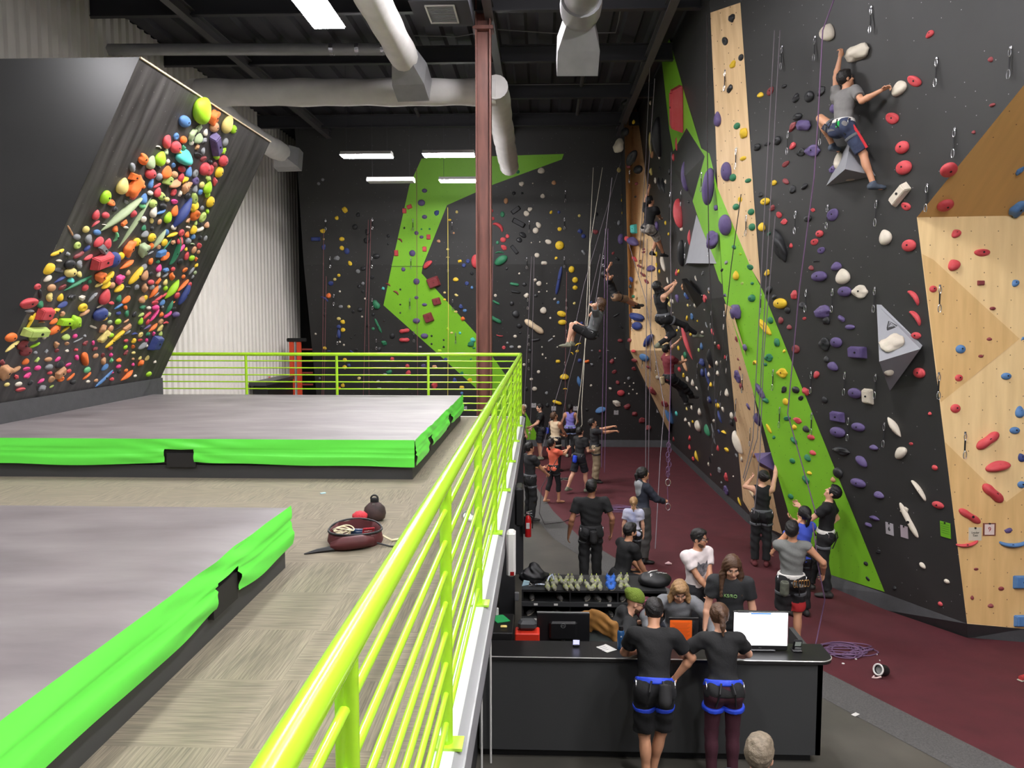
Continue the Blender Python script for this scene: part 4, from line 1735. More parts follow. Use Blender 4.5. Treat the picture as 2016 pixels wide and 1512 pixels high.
def person(label, loc, yaw=0, h=1.75, fem=False, skin='m', hair='short', hc='black', top='tee', tm=None, bot='pants', bm=None,
           pel=None, lean=0, side=0, twist=0, head=(0, 0), LH=None, RH=None, LF=None, RF=None, LE=None, RE=None, LK=None, RK=None,
           LFd=None, RFd=None, Lt=None, Rt=None, shoes=None, barefoot=False, harness=None, chalk=None, vox=.012, curl=.5, beard=None, glasses=False, wide=1.0,
           roll=0, name='person', group=None, loopm=None, red_leg=None):
    """one figure; local axes x right, y forward, z up, metres for a 1.75 m person scaled by h"""
    root = empty(name, loc, math.radians(yaw), label, 'person', group)
    s = h / 1.75
    f = .93 if fem else 1.0
    A = lambda v: None if v is None else np.array(v, float)
    pel = np.array((0, 0, .96) if pel is None else pel, float) * s
    le, si = math.radians(lean), math.radians(side)
    u = unit((math.sin(si), math.sin(le) * math.cos(si), math.cos(le) * math.cos(si)))
    xr = np.array([1.0, 0, 0])
    xr = unit(xr - (xr @ u) * u)
    r = rotv(xr, u, math.radians(twist))
    fw = np.cross(u, r)
    r0 = unit(xr * .6 + np.array([1.0, 0, 0]) * .4)
    f0 = unit(np.cross(u, r0))
    hipw, shw = .088 * s * (1.04 if fem else 1), .178 * s * f * wide
    hips = [pel - r0 * hipw - u * .03 * s, pel + r0 * hipw - u * .03 * s]
    neck = pel + u * .495 * s
    sh = [pel + u * .445 * s - r * shw, pel + u * .445 * s + r * shw]
    # arms
    hands = []
    L1, L2 = .285 * s * f, .25 * s * f
    arms = []
    for i, (T, E_) in enumerate(((LH, LE), (RH, RE))):
        sg = -1 if i == 0 else 1
        T = sh[i] + r * sg * .07 * s + np.array([0, .05, -.50]) * s if T is None else A(T) * s
        pole = (r * sg * .5 - fw * .8 - u * .4) if E_ is None else A(E_)
        e, wv = ik(sh[i], T, L1, L2, pole)
        if np.linalg.norm(T - sh[i]) > L1 + L2:      # a reach: bring the shoulder along
            pass
        arms.append((sh[i], e, wv))
    legs = []
    for i, (T, K) in enumerate(((LF, LK), (RF, RK))):
        sg = -1 if i == 0 else 1
        T = np.array([sg * .10 * s, -.01, .085 * s]) if T is None else A(T) * s
        pole = (np.array([sg * .12, 1.0, .1])) if K is None else A(K)
        kn, an = ik(hips[i], T, .43 * s, .415 * s, pole)
        legs.append((hips[i], kn, an))
    # head frame
    hy, hp = math.radians(head[0]), math.radians(head[1])
    hu0 = unit(u * .35 + np.array([0, 0, .65])) if pel[2] > -9 else u
    hr = unit(rotv(unit(r - (r @ hu0) * hu0), hu0, hy))
    hf = np.cross(hu0, hr)
    hf2 = rotv(hf, hr, hp)
    hu = rotv(hu0, hr, hp)
    if roll:
        hr, hu = rotv(hr, hf2, math.radians(roll)), rotv(hu, hf2, math.radians(roll))
    hf = hf2
    hb = neck + u * .045 * s + hf * .01 * s
    hs = s * .97
    hc_ = hb + hu * .118 * hs + hf * .012 * hs
    HR = np.stack([hr, hf, hu])

    def H(x, y, z):
        return hc_ + (hr * x + hf * y + hu * z) * hs
    # feet directions
    feet = []
    for i, D in enumerate((LFd, RFd)):
        sg = -1 if i == 0 else 1
        feet.append(unit((sg * .18, 1, 0) if D is None else D))
    allp = [pel, neck, hc_ + hu * .15 * s, hc_ - hu * .1, hc_ + hf * .15, hc_ - hf * .22] + [q for a in arms for q in a] + [q for l in legs for q in l]
    allp += [a[2] + unit(a[2] - a[1]) * .22 * s for a in arms] + [l[2] + d * .2 * s for l, d in zip(legs, feet)] + [l[2] - d * .08 * s for l, d in zip(legs, feet)]
    allp = np.array(allp)
    lo, hi = allp.min(0) - .17 * s, allp.max(0) + .17 * s
    axT = [r, fw, u]
    ax0 = [r0, f0, u]

    def torso(g, o, k=.06, glute=True):
        wz = wide
        g.ell(pel, ax0, np.array((.152 + .012 * fem, .105, .12)) * s + o, k)
        g.ell(pel + u * .17 * s, axT, np.array((.128 * wz - .016 * fem, .094 * wz, .17)) * s + o, k)
        g.ell(pel + u * .34 * s, axT, np.array((.152 * f * wz, .108, .155)) * s + o, k)
        g.cone(sh[0] * .86 + sh[1] * .14, sh[1] * .86 + sh[0] * .14, .058 * s + o, .058 * s + o, k)
        if glute:
            for q in hips:
                g.ell(q - f0 * .045 * s - u * .01 * s, ax0, np.array((.08, .085, .09)) * s + o, k)
        if fem:
            for sg in (-1, 1):
                g.ell(pel + u * .335 * s + fw * .085 * s + r * sg * .065 * s, axT, np.array((.06, .055, .06)) * s + o, .04)

    # ---------------- body: one continuous skin
    g = SDF(lo, hi, vox)
    torso(g, 0)
    g.cone(neck - u * .03 * s, hb + hu * .03 * s, .056 * s * f, .05 * s * f, .04)
    for i, (a, e, wv) in enumerate(arms):
        sg = -1 if i == 0 else 1
        g.cone(a - u * .005, a * .75 + e * .25, .056 * s * f, .050 * s * f, .04)
        g.cone(a, e, .050 * s * f, .039 * s * f, .02)
        g.cone(e, e * .7 + wv * .3, .039 * s * f, .041 * s * f, .02)
        g.cone(e * .7 + wv * .3, wv, .041 * s * f, .026 * s * f, .02)
        d = unit(wv - e)
        pn = np.cross(d, fw) * (-1 if sg < 0 else 1) * -1
        if np.linalg.norm(pn) < .3:
            pn = -u
        pn = unit(pn)
        hd = Lt if i == 0 else Rt
        if hd is not None:
            pn = unit(A(hd) - (A(hd) @ d) * d)
        wd = np.cross(d, pn)
        hsz = s * f
        g.ell(wv + d * .05 * hsz, [wd, d, pn], np.array((.038, .055, .017)) * hsz, .015)
        rr = max(.0085 * hsz, vox * .72)
        for j, (off, ln) in enumerate(((-.028, .066), (-.010, .078), (.009, .073), (.026, .058))):
            p = wv + d * .088 * hsz + wd * off * hsz
            c1 = curl * (.5 + .12 * j)
            d1 = unit(d * math.cos(c1) + pn * math.sin(c1) + wd * off * 3)
            d2 = unit(d * math.cos(c1 * 2.4) + pn * math.sin(c1 * 2.4) + wd * off * 2)
            p1 = p + d1 * ln * .52 * hsz
            g.cone(p, p1, rr * 1.08, rr, .004)
            g.cone(p1, p1 + d2 * ln * .5 * hsz, rr, rr * .86, .004)
        side_ = -1
        tp = wv + d * .035 * hsz + wd * side_ * .034 * hsz
        td = unit(d * .75 + wd * side_ * .65 + pn * .35)
        t2 = unit(d * .9 + pn * (.3 + .4 * curl) + wd * side_ * .1)
        g.cone(tp, tp + td * .04 * hsz, rr * 1.35, rr * 1.15, .008)
        g.cone(tp + td * .04 * hsz, tp + td * .04 * hsz + t2 * .034 * hsz, rr * 1.12, rr * .95, .004)
    for (a, kn, an), fd in zip(legs, feet):
        g.cone(a, kn, .083 * s, .053 * s, .04)
        bk = unit(an - kn)
        back = unit(-fd + (fd @ bk) * bk)
        g.cone(kn, an, .050 * s, .036 * s, .03)
        g.ell(kn * .68 + an * .32 + back * .02 * s, [back, np.cross(back, bk), bk], np.array((.047, .050, .12)) * s, .03)
        up = unit(np.cross(np.cross(fd, -bk), fd)) if abs(fd @ bk) < .95 else -bk
        g.cone(an - fd * .035 * s - up * .045 * s, an + fd * .10 * s - up * .055 * s, .034 * s, .028 * s, .03)
        g.ell(an + fd * .125 * s - up * .062 * s, [np.cross(fd, up), fd, up], np.array((.042, .06, .022)) * s, .02)
    g.ell(H(0, -.012, .028), HR, np.array((.076, .096, .092)) * hs, .03)
    g.ell(H(0, .022, -.045), HR, np.array((.058, .070, .074)) * hs, .03)
    g.ell(H(0, .070, -.092), HR, np.array((.026, .022, .020)) * hs, .02)
    g.cone(H(0, .086, .012), H(0, .106, -.024), .008 * hs, .014 * hs, .012)
    g.ell(H(0, .078, .026), HR, np.array((.050, .016, .012)) * hs, .015)
    g.ell(H(0, .086, -.062), HR, np.array((.024, .012, .011)) * hs, .010)
    for sg in (-1, 1):
        g.ell(H(sg * .033, .094, .006), HR, np.array((.017, .012, .011)) * hs, .012, '-')
        g.ell(H(sg * .076, -.012, -.012), HR, np.array((.012, .020, .031)) * hs, .008)
        g.ell(H(sg * .044, .062, -.030), HR, np.array((.022, .022, .02)) * hs, .02)

    def cls(c):
        q = (c - hc_) / hs
        x, y, z = q @ hr, q @ hf, q @ hu
        m = np.zeros(len(c), int)
        m[(np.abs(x) < .024) & (y > .07) & (np.abs(z + .064) < .009)] = 1
        ex = np.abs(np.abs(x) - .033)
        m[(ex < .014) & (y > .06) & (np.abs(z - .004) < .008)] = 2
        m[(ex < .006) & (y > .06) & (np.abs(z - .004) < .007)] = 3
        m[(ex < .021) & (y > .055) & (np.abs(z - .030) < .006)] = 3
        return m
    g.mesh('body', [SKIN[skin], m_lip, m_eyew, m_brow], root, cls)

    # ---------------- hair, headwear
    hm = HAIR[hc]
    if hair != 'bald':
        g = SDF(hc_ - .34 * s, hc_ + .26 * s, max(vox * .9, .008))
        th = .012 if hair in ('short', 'beanie', 'buzz') else .018
        g.ell(H(0, -.016, .034), HR, np.array((.078 + th, .098 + th, .094 + th)) * hs, .02)
        back = (H(0, .062, .062), unit(hf * .78 - hu * .62))
        if hair in ('long', 'mid'):
            ln = .33 if hair == 'long' else .13
            for sg in (-1, -.5, 0, .5, 1):
                p0 = H(sg * .072, -.03 - .055 * (1 - abs(sg)), .02)
                p1 = H(sg * .098, .012 - .105 * (1 - abs(sg)), -.10)
                p2 = p1 + np.array([0, 0, -1.0]) * (ln - .1) * s + r * sg * .012 + fw * .03 * abs(sg) * s
                g.cone(p0, p1, .034 * hs, .036 * hs, .03)
                g.cone(p1, p2, .036 * hs, .018 * hs, .03)
        if hair == 'mid':
            g.ell(H(0, .03, .105), HR, np.array((.07, .07, .03)) * hs, .03)
        if hair == 'pony':
            g.cone(H(0, -.11, .05), H(0, -.145, .02), .022 * hs, .026 * hs, .02)
            g.cone(H(0, -.145, .02), H(0, -.14, -.1), .028 * hs, .026 * hs, .02)
            g.cone(H(0, -.14, -.1), H(0, -.125, -.19), .026 * hs, .008 * hs, .02)
        if hair == 'bun':
            g.ell(H(0, -.13, .05), HR, np.array((.045, .045, .045)) * hs, .02)
        if hair == 'short':
            g.ell(H(0, .01, .10), HR, np.array((.07, .085, .035)) * hs, .03)
        # clear the face
        g.ell(H(0, .10, -.035), HR, np.array((.066 + .004 * (hair in ('long', 'mid')), .085, .115)) * hs, .012, '-')
        if hair in ('short', 'buzz', 'beanie'):
            g.keep(H(0, -.05, -.062), unit(-hu * .94 + hf * .35))
            for sg in (-1, 1):
                g.ell(H(sg * .085, .0, -.02), HR, np.array((.022, .026, .035)) * hs, .006, '-')
        g.ripple(.0025, 2.5)
        if hair == 'beanie':
            pass
        else:
            g.mesh('hair', hm, root)
        if hair == 'beanie':
            g2 = SDF(hc_ - .3 * s, hc_ + .3 * s, .009)
            g2.ell(H(0, -.02, .05), HR, np.array((.096, .118, .10)) * hs, .02)
            g2.cone(H(0, -.03, .09), H(0, -.13, .10), .075 * hs, .05 * hs, .05)
            g2.keep(H(0, .09, .045), unit(-hu + hf * .15))
            g2.ripple(.002, 3)
            g2.mesh('beanie', cloth('moss_knit', (112, 132, 44), bump=.5, bs=90), root)
    if beard:
        g = SDF(hc_ - .2 * s, hc_ + .2 * s, .008)
        g.ell(H(0, .024, -.058), HR, np.array((.0615, .0715, .066)) * hs, .02)
        g.keep(H(0, .06, -.060), unit(hu * .9 + hf * .45))
        g.ell(H(0, .10, -.060), HR, np.array((.026, .026, .013)) * hs, .006, '-')
        g.ripple(.0015, 4)
        g.mesh('beard', HAIR[beard], root)
    if glasses:
        b = MB()
        for sg in (-1, 1):
            b.tube([H(sg * .034 + .024 * math.cos(a), .104, .004 + .017 * math.sin(a)) for a in np.linspace(0, 2 * math.pi, 18, endpoint=False)], .0035 * s, 6, closed=True)
            b.tube([H(sg * .058, .104, .008), H(sg * .08, .06, .01), H(sg * .082, -.01, .01)], .003 * s, 6)
        b.tube([H(-.010, .106, .008), H(.010, .106, .008)], .003 * s, 6)
        b.build('glasses', m_plastic, root)

    # ---------------- clothes
    ch = max(vox, .011)
    if top:
        tm = tm or BK
        g = SDF(lo, hi, ch)
        torso(g, .014 * s, glute=True)
        if top in ('tee', 'long', 'hoodie', 'sleeveless'):
            fr = {'tee': .62, 'long': 1, 'hoodie': 1, 'sleeveless': .12}[top]
            for a, e, wv in arms:
                ex = .014 * s + (.010 if top in ('tee', 'hoodie') else .004)
                d = unit(e - a)
                g.cone(a - d * .0, a + (e - a) * min(fr + .12, 1.0), .054 * s * f + ex, .047 * s * f + ex, .03, cut=() if fr > .99 else [(a + (e - a) * fr, d)])
                if fr > .99:
                    d2 = unit(wv - e)
                    g.cone(e, wv + d2 * .02, .043 * s * f + ex, .032 * s * f + ex * .8, .02, cut=[(wv - d2 * .005, d2)])
        hem = {'tee': -.075, 'long': -.05, 'hoodie': -.08, 'sleeveless': -.06, 'tank': -.05, 'racer': -.01, 'crop': .05}[top]
        g.keep(pel + u * hem * s, -u)
        if top in ('tee', 'long', 'hoodie', 'sleeveless'):
            g.ell(neck + u * .035 * s + fw * .015 * s, axT, np.array((.066, .070, .05)) * s, .01, '-')
        else:
            g.ell(neck + u * .02 * s + fw * .03 * s, axT, np.array((.085, .10, .10)) * s, .01, '-')
            for i, a in enumerate((arms[0][0], arms[1][0])):
                sg = -1 if i == 0 else 1
                g.ell(a + r * sg * .03 * s - u * .04 * s - (fw * .07 * s if top == 'racer' else 0), axT, np.array((.085, .15 if top == 'racer' else .12, .13)) * s, .01, '-')
        g.ripple(.0035, 1.0, loc[0])
        if top == 'hoodie':
            g.ell(neck - fw * .075 * s + u * .01 * s, axT, np.array((.10, .055, .075)) * s, .03)
        shirt = g.mesh('shirt', tm, root)
    if bot:
        bm = bm or BK
        g = SDF(lo, hi, ch)
        o = .016 if bot in ('pants', 'shorts') else .009
        g.ell(pel, ax0, np.array((.152 + .012 * fem, .105, .12)) * s + o, .06)
        g.ell(pel + u * .1 * s, ax0, np.array((.13, .095, .1)) * s + o, .06)
        for q in hips:
            g.ell(q - f0 * .045 * s - u * .01 * s, ax0, np.array((.08, .085, .09)) * s + o, .06)
        for a, kn, an in legs:
            d = unit(kn - a)
            e = .012 * s if bot in ('pants', 'shorts') else 0
            if bot == 'shorts':
                g.cone(a, kn, .086 * s + o, .070 * s + o + e, .04, cut=[(a + (kn - a) * .90, d)])
            else:
                g.cone(a, kn, .085 * s + o, .054 * s + o + e, .04)
                fr = {'pants': .93, 'leggings': .95, 'capri': .45}[bot]
                d2 = unit(an - kn)
                g.cone(kn, an, .052 * s + o + e, .040 * s + o + e * 1.2, .03, cut=[(kn + (an - kn) * fr, d2)])
                bk = unit(an - kn)
                g.ell(kn * .70 + an * .30 - np.array([0, .015 * s, 0]), I3, np.array((.05, .052, .10)) * s + o, .03)
        g.keep(pel + u * .075 * s, u)
        if bot in ('pants', 'shorts'):
            g.ripple(.005, .8, loc[1])
        cl2 = None
        if red_leg is not None:
            a, kn, an = legs[1]
            dk = unit(kn - a)
            cl2 = lambda c: (((c - a) @ dk > .26 * s) & ((c - a) @ r0 > -.075 * s)).astype(int)
        g.mesh(bot if bot != 'capri' else 'leggings', [bm, red_leg or bm], root, cl2)
    if not barefoot:
        for (a, kn, an), fd in zip(legs, feet):
            bk = unit(an - kn)
            up = unit(np.cross(np.cross(fd, -bk), fd)) if abs(fd @ bk) < .95 else -bk
            sd = np.cross(fd, up)
            g = SDF(an - .26 * s, an + .26 * s, ch)
            g.cone(an - fd * .04 * s - up * .045 * s, an + fd * .10 * s - up * .052 * s, .046 * s, .038 * s, .03)
            g.ell(an + fd * .13 * s - up * .058 * s, [sd, fd, up], np.array((.050, .068, .030)) * s, .02)
            g.cone(an - up * .03 * s, an + up * .0 * s, .046 * s, .045 * s, .02)
            g.keep(an - up * .083 * s, -up)
            g.mesh('shoe', shoes or m_shoedark, root)
    if harness:
        g = SDF(lo, hi, ch)
        o = .034 * s
        c = pel + u * .055 * s
        g.ell(pel, ax0, np.array((.152 + .012 * fem, .105, .12)) * s + o, .05)
        g.ell(pel + u * .15 * s, ax0, np.array((.128, .094, .17)) * s + o, .05)
        g.keep(c + u * .028 * s, u)
        g.keep(c - u * .028 * s, -u)
        for a, kn, an in legs:
            d = unit(kn - a)
            g2 = SDF(np.minimum(a, kn) - .2 * s, np.maximum(a, kn) + .2 * s, ch)
            g2.cone(a + d * .06 * s, a + d * .24 * s, .088 * s + .023 * s, .080 * s + .023 * s, .004, cut=[(a + d * .175 * s, d), (a + d * .13 * s, -d)])
            g2.mesh('leg_loop', loopm or (GREYH if harness in (WHITEH,) else harness), root)
        g.mesh('harness', harness, root)
        for i, (a, kn, an) in enumerate(legs):
            sg = -1 if i == 0 else 1
            d = unit(kn - a)
            b = MB()
            b.tube([c - f0 * .15 * s + r0 * sg * .05 * s, c - f0 * .175 * s + r0 * sg * .07 * s - u * .09 * s, a + d * .15 * s - f0 * .125 * s], .009 * s, 6)
            b.build('harness_strap', m_blacknylon, root)
        b = MB()
        b.tube([c + f0 * .145 * s, c + f0 * .17 * s - u * .05 * s, c + f0 * .13 * s - u * .11 * s], .012 * s, 6)
        b.build('harness_strap', m_blacknylon, root)
        for sg in (-1, 1):
            b = MB()
            q = c + r0 * sg * .175 * s - f0 * .05 * s
            b.tube([q + u * (.05 * math.cos(t_) - .045) * s * .8 - f0 * .03 * s * math.sin(t_) for t_ in np.linspace(0, 2 * math.pi, 12, endpoint=False)], .006 * s, 6, closed=True)
            b.build('gear_loop', m_metal, root)
    if chalk:
        g = SDF(pel - .35 * s, pel + .35 * s, ch)
        q = pel - f0 * .205 * s - u * .05 * s + r0 * chalk[1] * s
        g.cone(q + u * .06 * s, q - u * .06 * s, .055 * s, .058 * s, .01)
        g.cone(q + u * .14 * s, q + u * .075 * s, .042 * s, .042 * s, .004, '-')
        g.keep(q + u * .085 * s, u)
        g.mesh('chalk_bag', chalk[0], root)
    root['_f'] = 0
    del root['_f']
    return dict(root=root, pel=pel, u=u, r=r, fw=fw, arms=arms, legs=legs, neck=neck, H=H, sh=sh, s=s, f0=f0, r0=r0)


def ground(px, py, dy=0.):
    p = on_z(px, py + dy, .026)
    return (p[0], p[1], .026)


BLUEH = cloth('royal_blue_webbing', (40, 74, 214), rough=.5)
GREYH = cloth('grey_webbing', (92, 94, 98), rough=.6)
BLKH = cloth('black_webbing', (36, 36, 38), rough=.6)
WHITEH = cloth('white_webbing', (214, 210, 204), rough=.6)
DARKP = cloth('black_trouser_cloth', (26, 26, 28))
GREYP = cloth('dark_grey_trousers', (64, 62, 60))
CHBAG = mat('dark_chalk_bag', (44, 43, 44), .8, var=.3, vs_=12)

# --- customers at the desk, seen from behind
p1 = person('man in black tee and black shorts leaning on the desk, blue harness', (1.09, 7.36, 0), 3, 1.80, skin='m', hair='short', top='tee', bot='shorts', bm=cloth('black_shorts', (18, 18, 20)),
            pel=(-.04, 0, .95), lean=22, side=3, head=(-12, -20), LH=(-.10, .50, 1.07), RH=(.22, .26, .93), RE=(.9, -.2, .35), LE=(-.6, 0, -.5),
            LF=(-.10, -.02, .085), RF=(-.02, .12, .085), LK=(-.1, 1, 0), RK=(.9, .6, 0), RFd=(.5, 1, 0), harness=BLUEH, chalk=(CHBAG, .06), vox=.0095, curl=.25, Rt=(-.6, 0, -.2))
p2 = person('woman in black top and maroon leggings leaning on the desk, blue harness', (1.70, 7.40, 0), 0, 1.72, fem=True, skin='l', hair='pony', hc='brown', top='tee', bot='leggings', bm=cloth('maroon_leggings', (62, 22, 36)),
            pel=(0, 0, .97), lean=20, head=(0, -16), LH=(-.26, .36, 1.10), RH=(.16, .44, 1.10), LE=(-1, -.2, -.3), RE=(1, -.2, -.3), harness=BLUEH, vox=.0095, curl=.5, shoes=m_black)
p3 = person('man with short ash grey hair at the lower frame edge before the desk', (1.365, 4.95, 0), -30, 1.79, skin='l', hair='short', hc='grey', top='tee', tm=cloth('navy_tee', (34, 38, 52)), vox=.010)
b = MB()
# --- staff and visitors behind the desk
p4 = person('bearded man in green beanie and black hoodie seated behind the desk', (.76, 9.12, 0), -80, 1.76, skin='l', hair='beanie', hc='brown', beard='brown', glasses=True, top='hoodie', tm=cloth('black_hoodie', (34, 35, 36)),
            pel=(0, 0, .55), lean=28, head=(0, -14), LH=(-.18, .42, .82), RH=(.28, .30, .82), LF=(-.12, .42, .085), RF=(.12, .42, .085), vox=.0095)
b = MB()
H = p4['H']
a_, e_, w_ = p4['arms'][1]
mg = mat('lime_print', (130, 205, 70), .7)
for k in range(7):
    q = a_ + (e_ - a_) * (.05 + .09 * k) + p4['r'] * .078 - p4['fw'] * .012 * (k % 2)
    b.box(q, (.012, .03, .026))
o = b.build('sleeve_print', mg, p4['root'])
p5 = person('long haired person in grey hooded sweater leaning over the desk, looking down', (1.60, 9.42, 0), 174, 1.74, skin='l', hair='mid', hc='blond', top='hoodie', tm=cloth('heather_grey_fleece', (122, 124, 128), var=.12, vs_=40),
            pel=(0, 0, .74), lean=27, head=(4, -24), LH=(-.36, .52, .82), RH=(.33, .52, .82), LE=(-1, 0, .2), RE=(1, 0, .2), bot='pants', bm=cloth('navy_trousers', (30, 34, 46)), vox=.0095)
p6 = person('man with very long brown hair in black tee behind the desk', (2.13, 9.05, 0), 168, 1.80, skin='l', hair='long', hc='brown', top='tee', tm=cloth('washed_black_tee', (40, 41, 43)),
            head=(10, -24), LH=(-.27, .05, .84), RH=(.27, .12, .84), lean=5, vox=.0095)
c_ = p6['pel'] + p6['u'] * .335 * p6['s'] + p6['fw'] * .128 * p6['s']
text('shirt_lettering', 'KS/RO', .052, c_, np.stack([-p6['r'] * -1, p6['u'], np.cross(p6['r'], p6['u'])], 1) @ np.diag([-1, 1, -1]), mat('pale_green_print', (150, 190, 120), .7), p6['root'], .004)
p7 = person('bearded man with glasses in white wolf print tee, hands clasped', (1.99, 10.3, .0), 215, 1.72, skin='m', hair='short', hc='black', beard='brown', glasses=True, top='tee', tm=cloth('white_tee', (226, 214, 212)),
            head=(22, -3), LH=(.06, .27, .92), RH=(.0, .28, .95), LE=(-1, -.3, -.2), RE=(1, -.3, -.2), wide=1.12, bot='pants', bm=cloth('black_white_shorts', (38, 38, 42)), vox=.0095, curl=.9)
# wolf drawing on the tee: grey face outline with ears, curved onto the chest
s_ = p7['s']
b = MB()
cc = p7['pel'] + p7['u'] * .30 * s_ + p7['r'] * .02
shape = [(-.075, .09), (-.045, .045), (0, .06), (.045, .045), (.075, .09), (.085, .01), (.065, -.06), (.03, -.095), (0, -.115), (-.03, -.095), (-.065, -.06), (-.085, .01)]


def onchest(x, z):
    return cc + p7['r'] * x * 1.1 + p7['u'] * z + p7['fw'] * ((.127 * s_) * math.sqrt(max(0, 1 - (x / .22) ** 2)) + .004)


pts = [onchest(x, z) for x, z in shape]
k0 = len(b.v)
b.add(pts + [onchest(0, 0)], [(i, (i + 1) % 12, 12) for i in range(12)])
b.build('wolf_print', mat('grey_ink_print', (150, 146, 150), .8, var=.9, vs_=26, c2=(60, 60, 66)), p7['root'])
p8 = person('man in grey sleeveless shirt seen from behind, white harness, arm raised', (3.27, 10.55, .026), -8, 1.76, skin='m', hair='short', hc='black', top='sleeveless', tm=cloth('grey_jersey', (122, 123, 120), var=.12, vs_=12),
            bot='shorts', bm=cloth('black_red_shorts', (24, 22, 24)), head=(-25, 22), LH=(.14, .42, 1.62), RH=(.42, .12, 1.02), RE=(.6, -.7, 0), LE=(-.2, .9, -.5), harness=WHITEH, chalk=(mat('camo_chalk_bag', (104, 106, 92), .8, var=.6, vs_=14, c2=(60, 62, 54)), -.11), vox=.0095, curl=1.2, shoes=m_shoedark, lean=-3, red_leg=mat('red_trim_cloth', (176, 40, 42), .8))
b = MB()
pp = p8
for k in range(6):
    q = pp['pel'] + pp['u'] * .03 * s_ + pp['r0'] * (.02 + .035 * k) - pp['f0'] * (.165 - .012 * k)
    b.tube([q + np.array([.018 * math.cos(a), 0, -.04 + .045 * math.sin(a)]) for a in np.linspace(0, 2 * math.pi, 10, endpoint=False)], .006, 6, closed=True)
b.build('carabiner_rack', mat('bronze_alloy', (170, 130, 80), .3, metal=.8), p8['root'])
p9 = person('man in black tee looking up at the wall, hand on hip, white harness strap', ground(1621, 1172), 62, 1.80, skin='l', hair='short', hc='black', top='tee', bot='pants', bm=DARKP,
            head=(0, 34), LH=(-.12, .36, 1.36), RH=(.22, .06, 1.00), RE=(.6, -1, .1), LE=(-.4, .2, -1), harness=WHITEH, vox=.0095, curl=1.0, lean=-4, RF=(.1, .22, .085), LF=(-.1, -.08, .085))
p10 = person('dark haired person in blue sleeved white shirt behind the grey sleeveless man', (3.80, 11.8, .026), 20, 1.66, fem=True, skin='m', hair='pony', hc='black', top='tee', tm=cloth('blue_white_shirt', (64, 84, 188)),
             head=(0, 20), LH=(-.34, .26, .98), RH=(.12, .38, 1.42), LE=(-1, 0, -.2), bot='pants', bm=DARKP, vox=.011, curl=.9, harness=BLKH)
p11 = person('woman in black tank top with raised arm, seen from behind at the wall foot', ground(1497, 1114), -12, 1.72, fem=True, skin='l', hair='bun', hc='black', top='racer', bot='pants', bm=DARKP,
             head=(38, 12), LH=(-.18, .40, 1.50), RH=(.26, .26, 1.98), LE=(-1, .1, -.6), RE=(.8, .6, 0), harness=GREYH, vox=.010, curl=.8, shoes=cloth('maroon_shoes', (96, 40, 44)))
# --- middle ground
t = empty('bench_seat', (1.19, 12.02, 0), 0, 'low black bench under the seated man in black tee', 'bench')
b = MB()
b.box((0, 0, .40), (.9, .4, .06), None, .01)
b.build('seat', m_plastic, t)
for sx in (-1, 1):
    for sy in (-1, 1):
        b = MB()
        b.box((sx * .4, sy * .15, .185), (.05, .05, .37))
        b.build('leg', m_plastic, t)
p12 = person('man in black tee seated on the low bench behind the shoe rack', (1.19, 12.0, 0), -62, 1.78, skin='m', hair='short', hc='black', beard='black', top='tee', pel=(0, 0, .54), lean=14, head=(0, 2),
             LH=(-.04, .40, .52), RH=(.10, .42, .46), LF=(-.14, .48, .085), RF=(.14, .46, .085), bot='pants', bm=DARKP, vox=.0095)
p13 = person('child in white tie dye tee with fair ponytail beside the hooded woman', (1.56, 13.7, .026), -6, 1.34, fem=True, skin='l', hair='pony', hc='blond', top='tee', tm=cloth('tie_dye_tee', (224, 220, 222), var=.8, vs_=5, c2=(120, 130, 176)),
             bot='leggings', bm=DARKP, harness=GREYH, vox=.0095, wide=.95)
p14 = person('woman in grey and navy hooded top with black ponytail, facing the wall', (1.80, 14.35, .026), -72, 1.74, fem=True, skin='m', hair='pony', hc='black', top='hoodie', tm=cloth('navy_raglan', (40, 44, 56)), bot='pants', bm=GREYP,
             head=(0, 12), LH=(-.12, .34, 1.10), RH=(.10, .36, 1.12), LE=(-.8, -.6, -.3), RE=(.8, -.6, -.3), vox=.010, curl=1.1, shoes=m_black)
s_ = p14['s']
g = SDF(p14['neck'] - .3, p14['neck'] + .2, .012)
g.ell(p14['neck'] - p14['fw'] * .085 * s_ - p14['u'] * .01, [p14['r'], p14['fw'], p14['u']], (.115 * s_, .072 * s_, .085 * s_), .02)
g.ell(p14['neck'] - p14['fw'] * .05 * s_ - p14['u'] * .13, [p14['r'], p14['fw'], p14['u']], (.115 * s_, .088 * s_, .16 * s_), .05)
g.mesh('grey_hood', cloth('light_heather_hood', (150, 152, 154), var=.15, vs_=30), p14['root'])
p15 = person('broad man in black tee seen from behind beyond the shoe rack, arms hanging', (.79, 12.9, .0), 8, 1.82, skin='d', hair='short', hc='black', top='tee', bot='pants', bm=cloth('black_cargo_trousers', (34, 34, 35)),
             head=(-28, 4), wide=1.2, harness=BLKH, chalk=(CHBAG, 0), vox=.0095, LH=(-.34, .02, .90), RH=(.33, .03, .92))
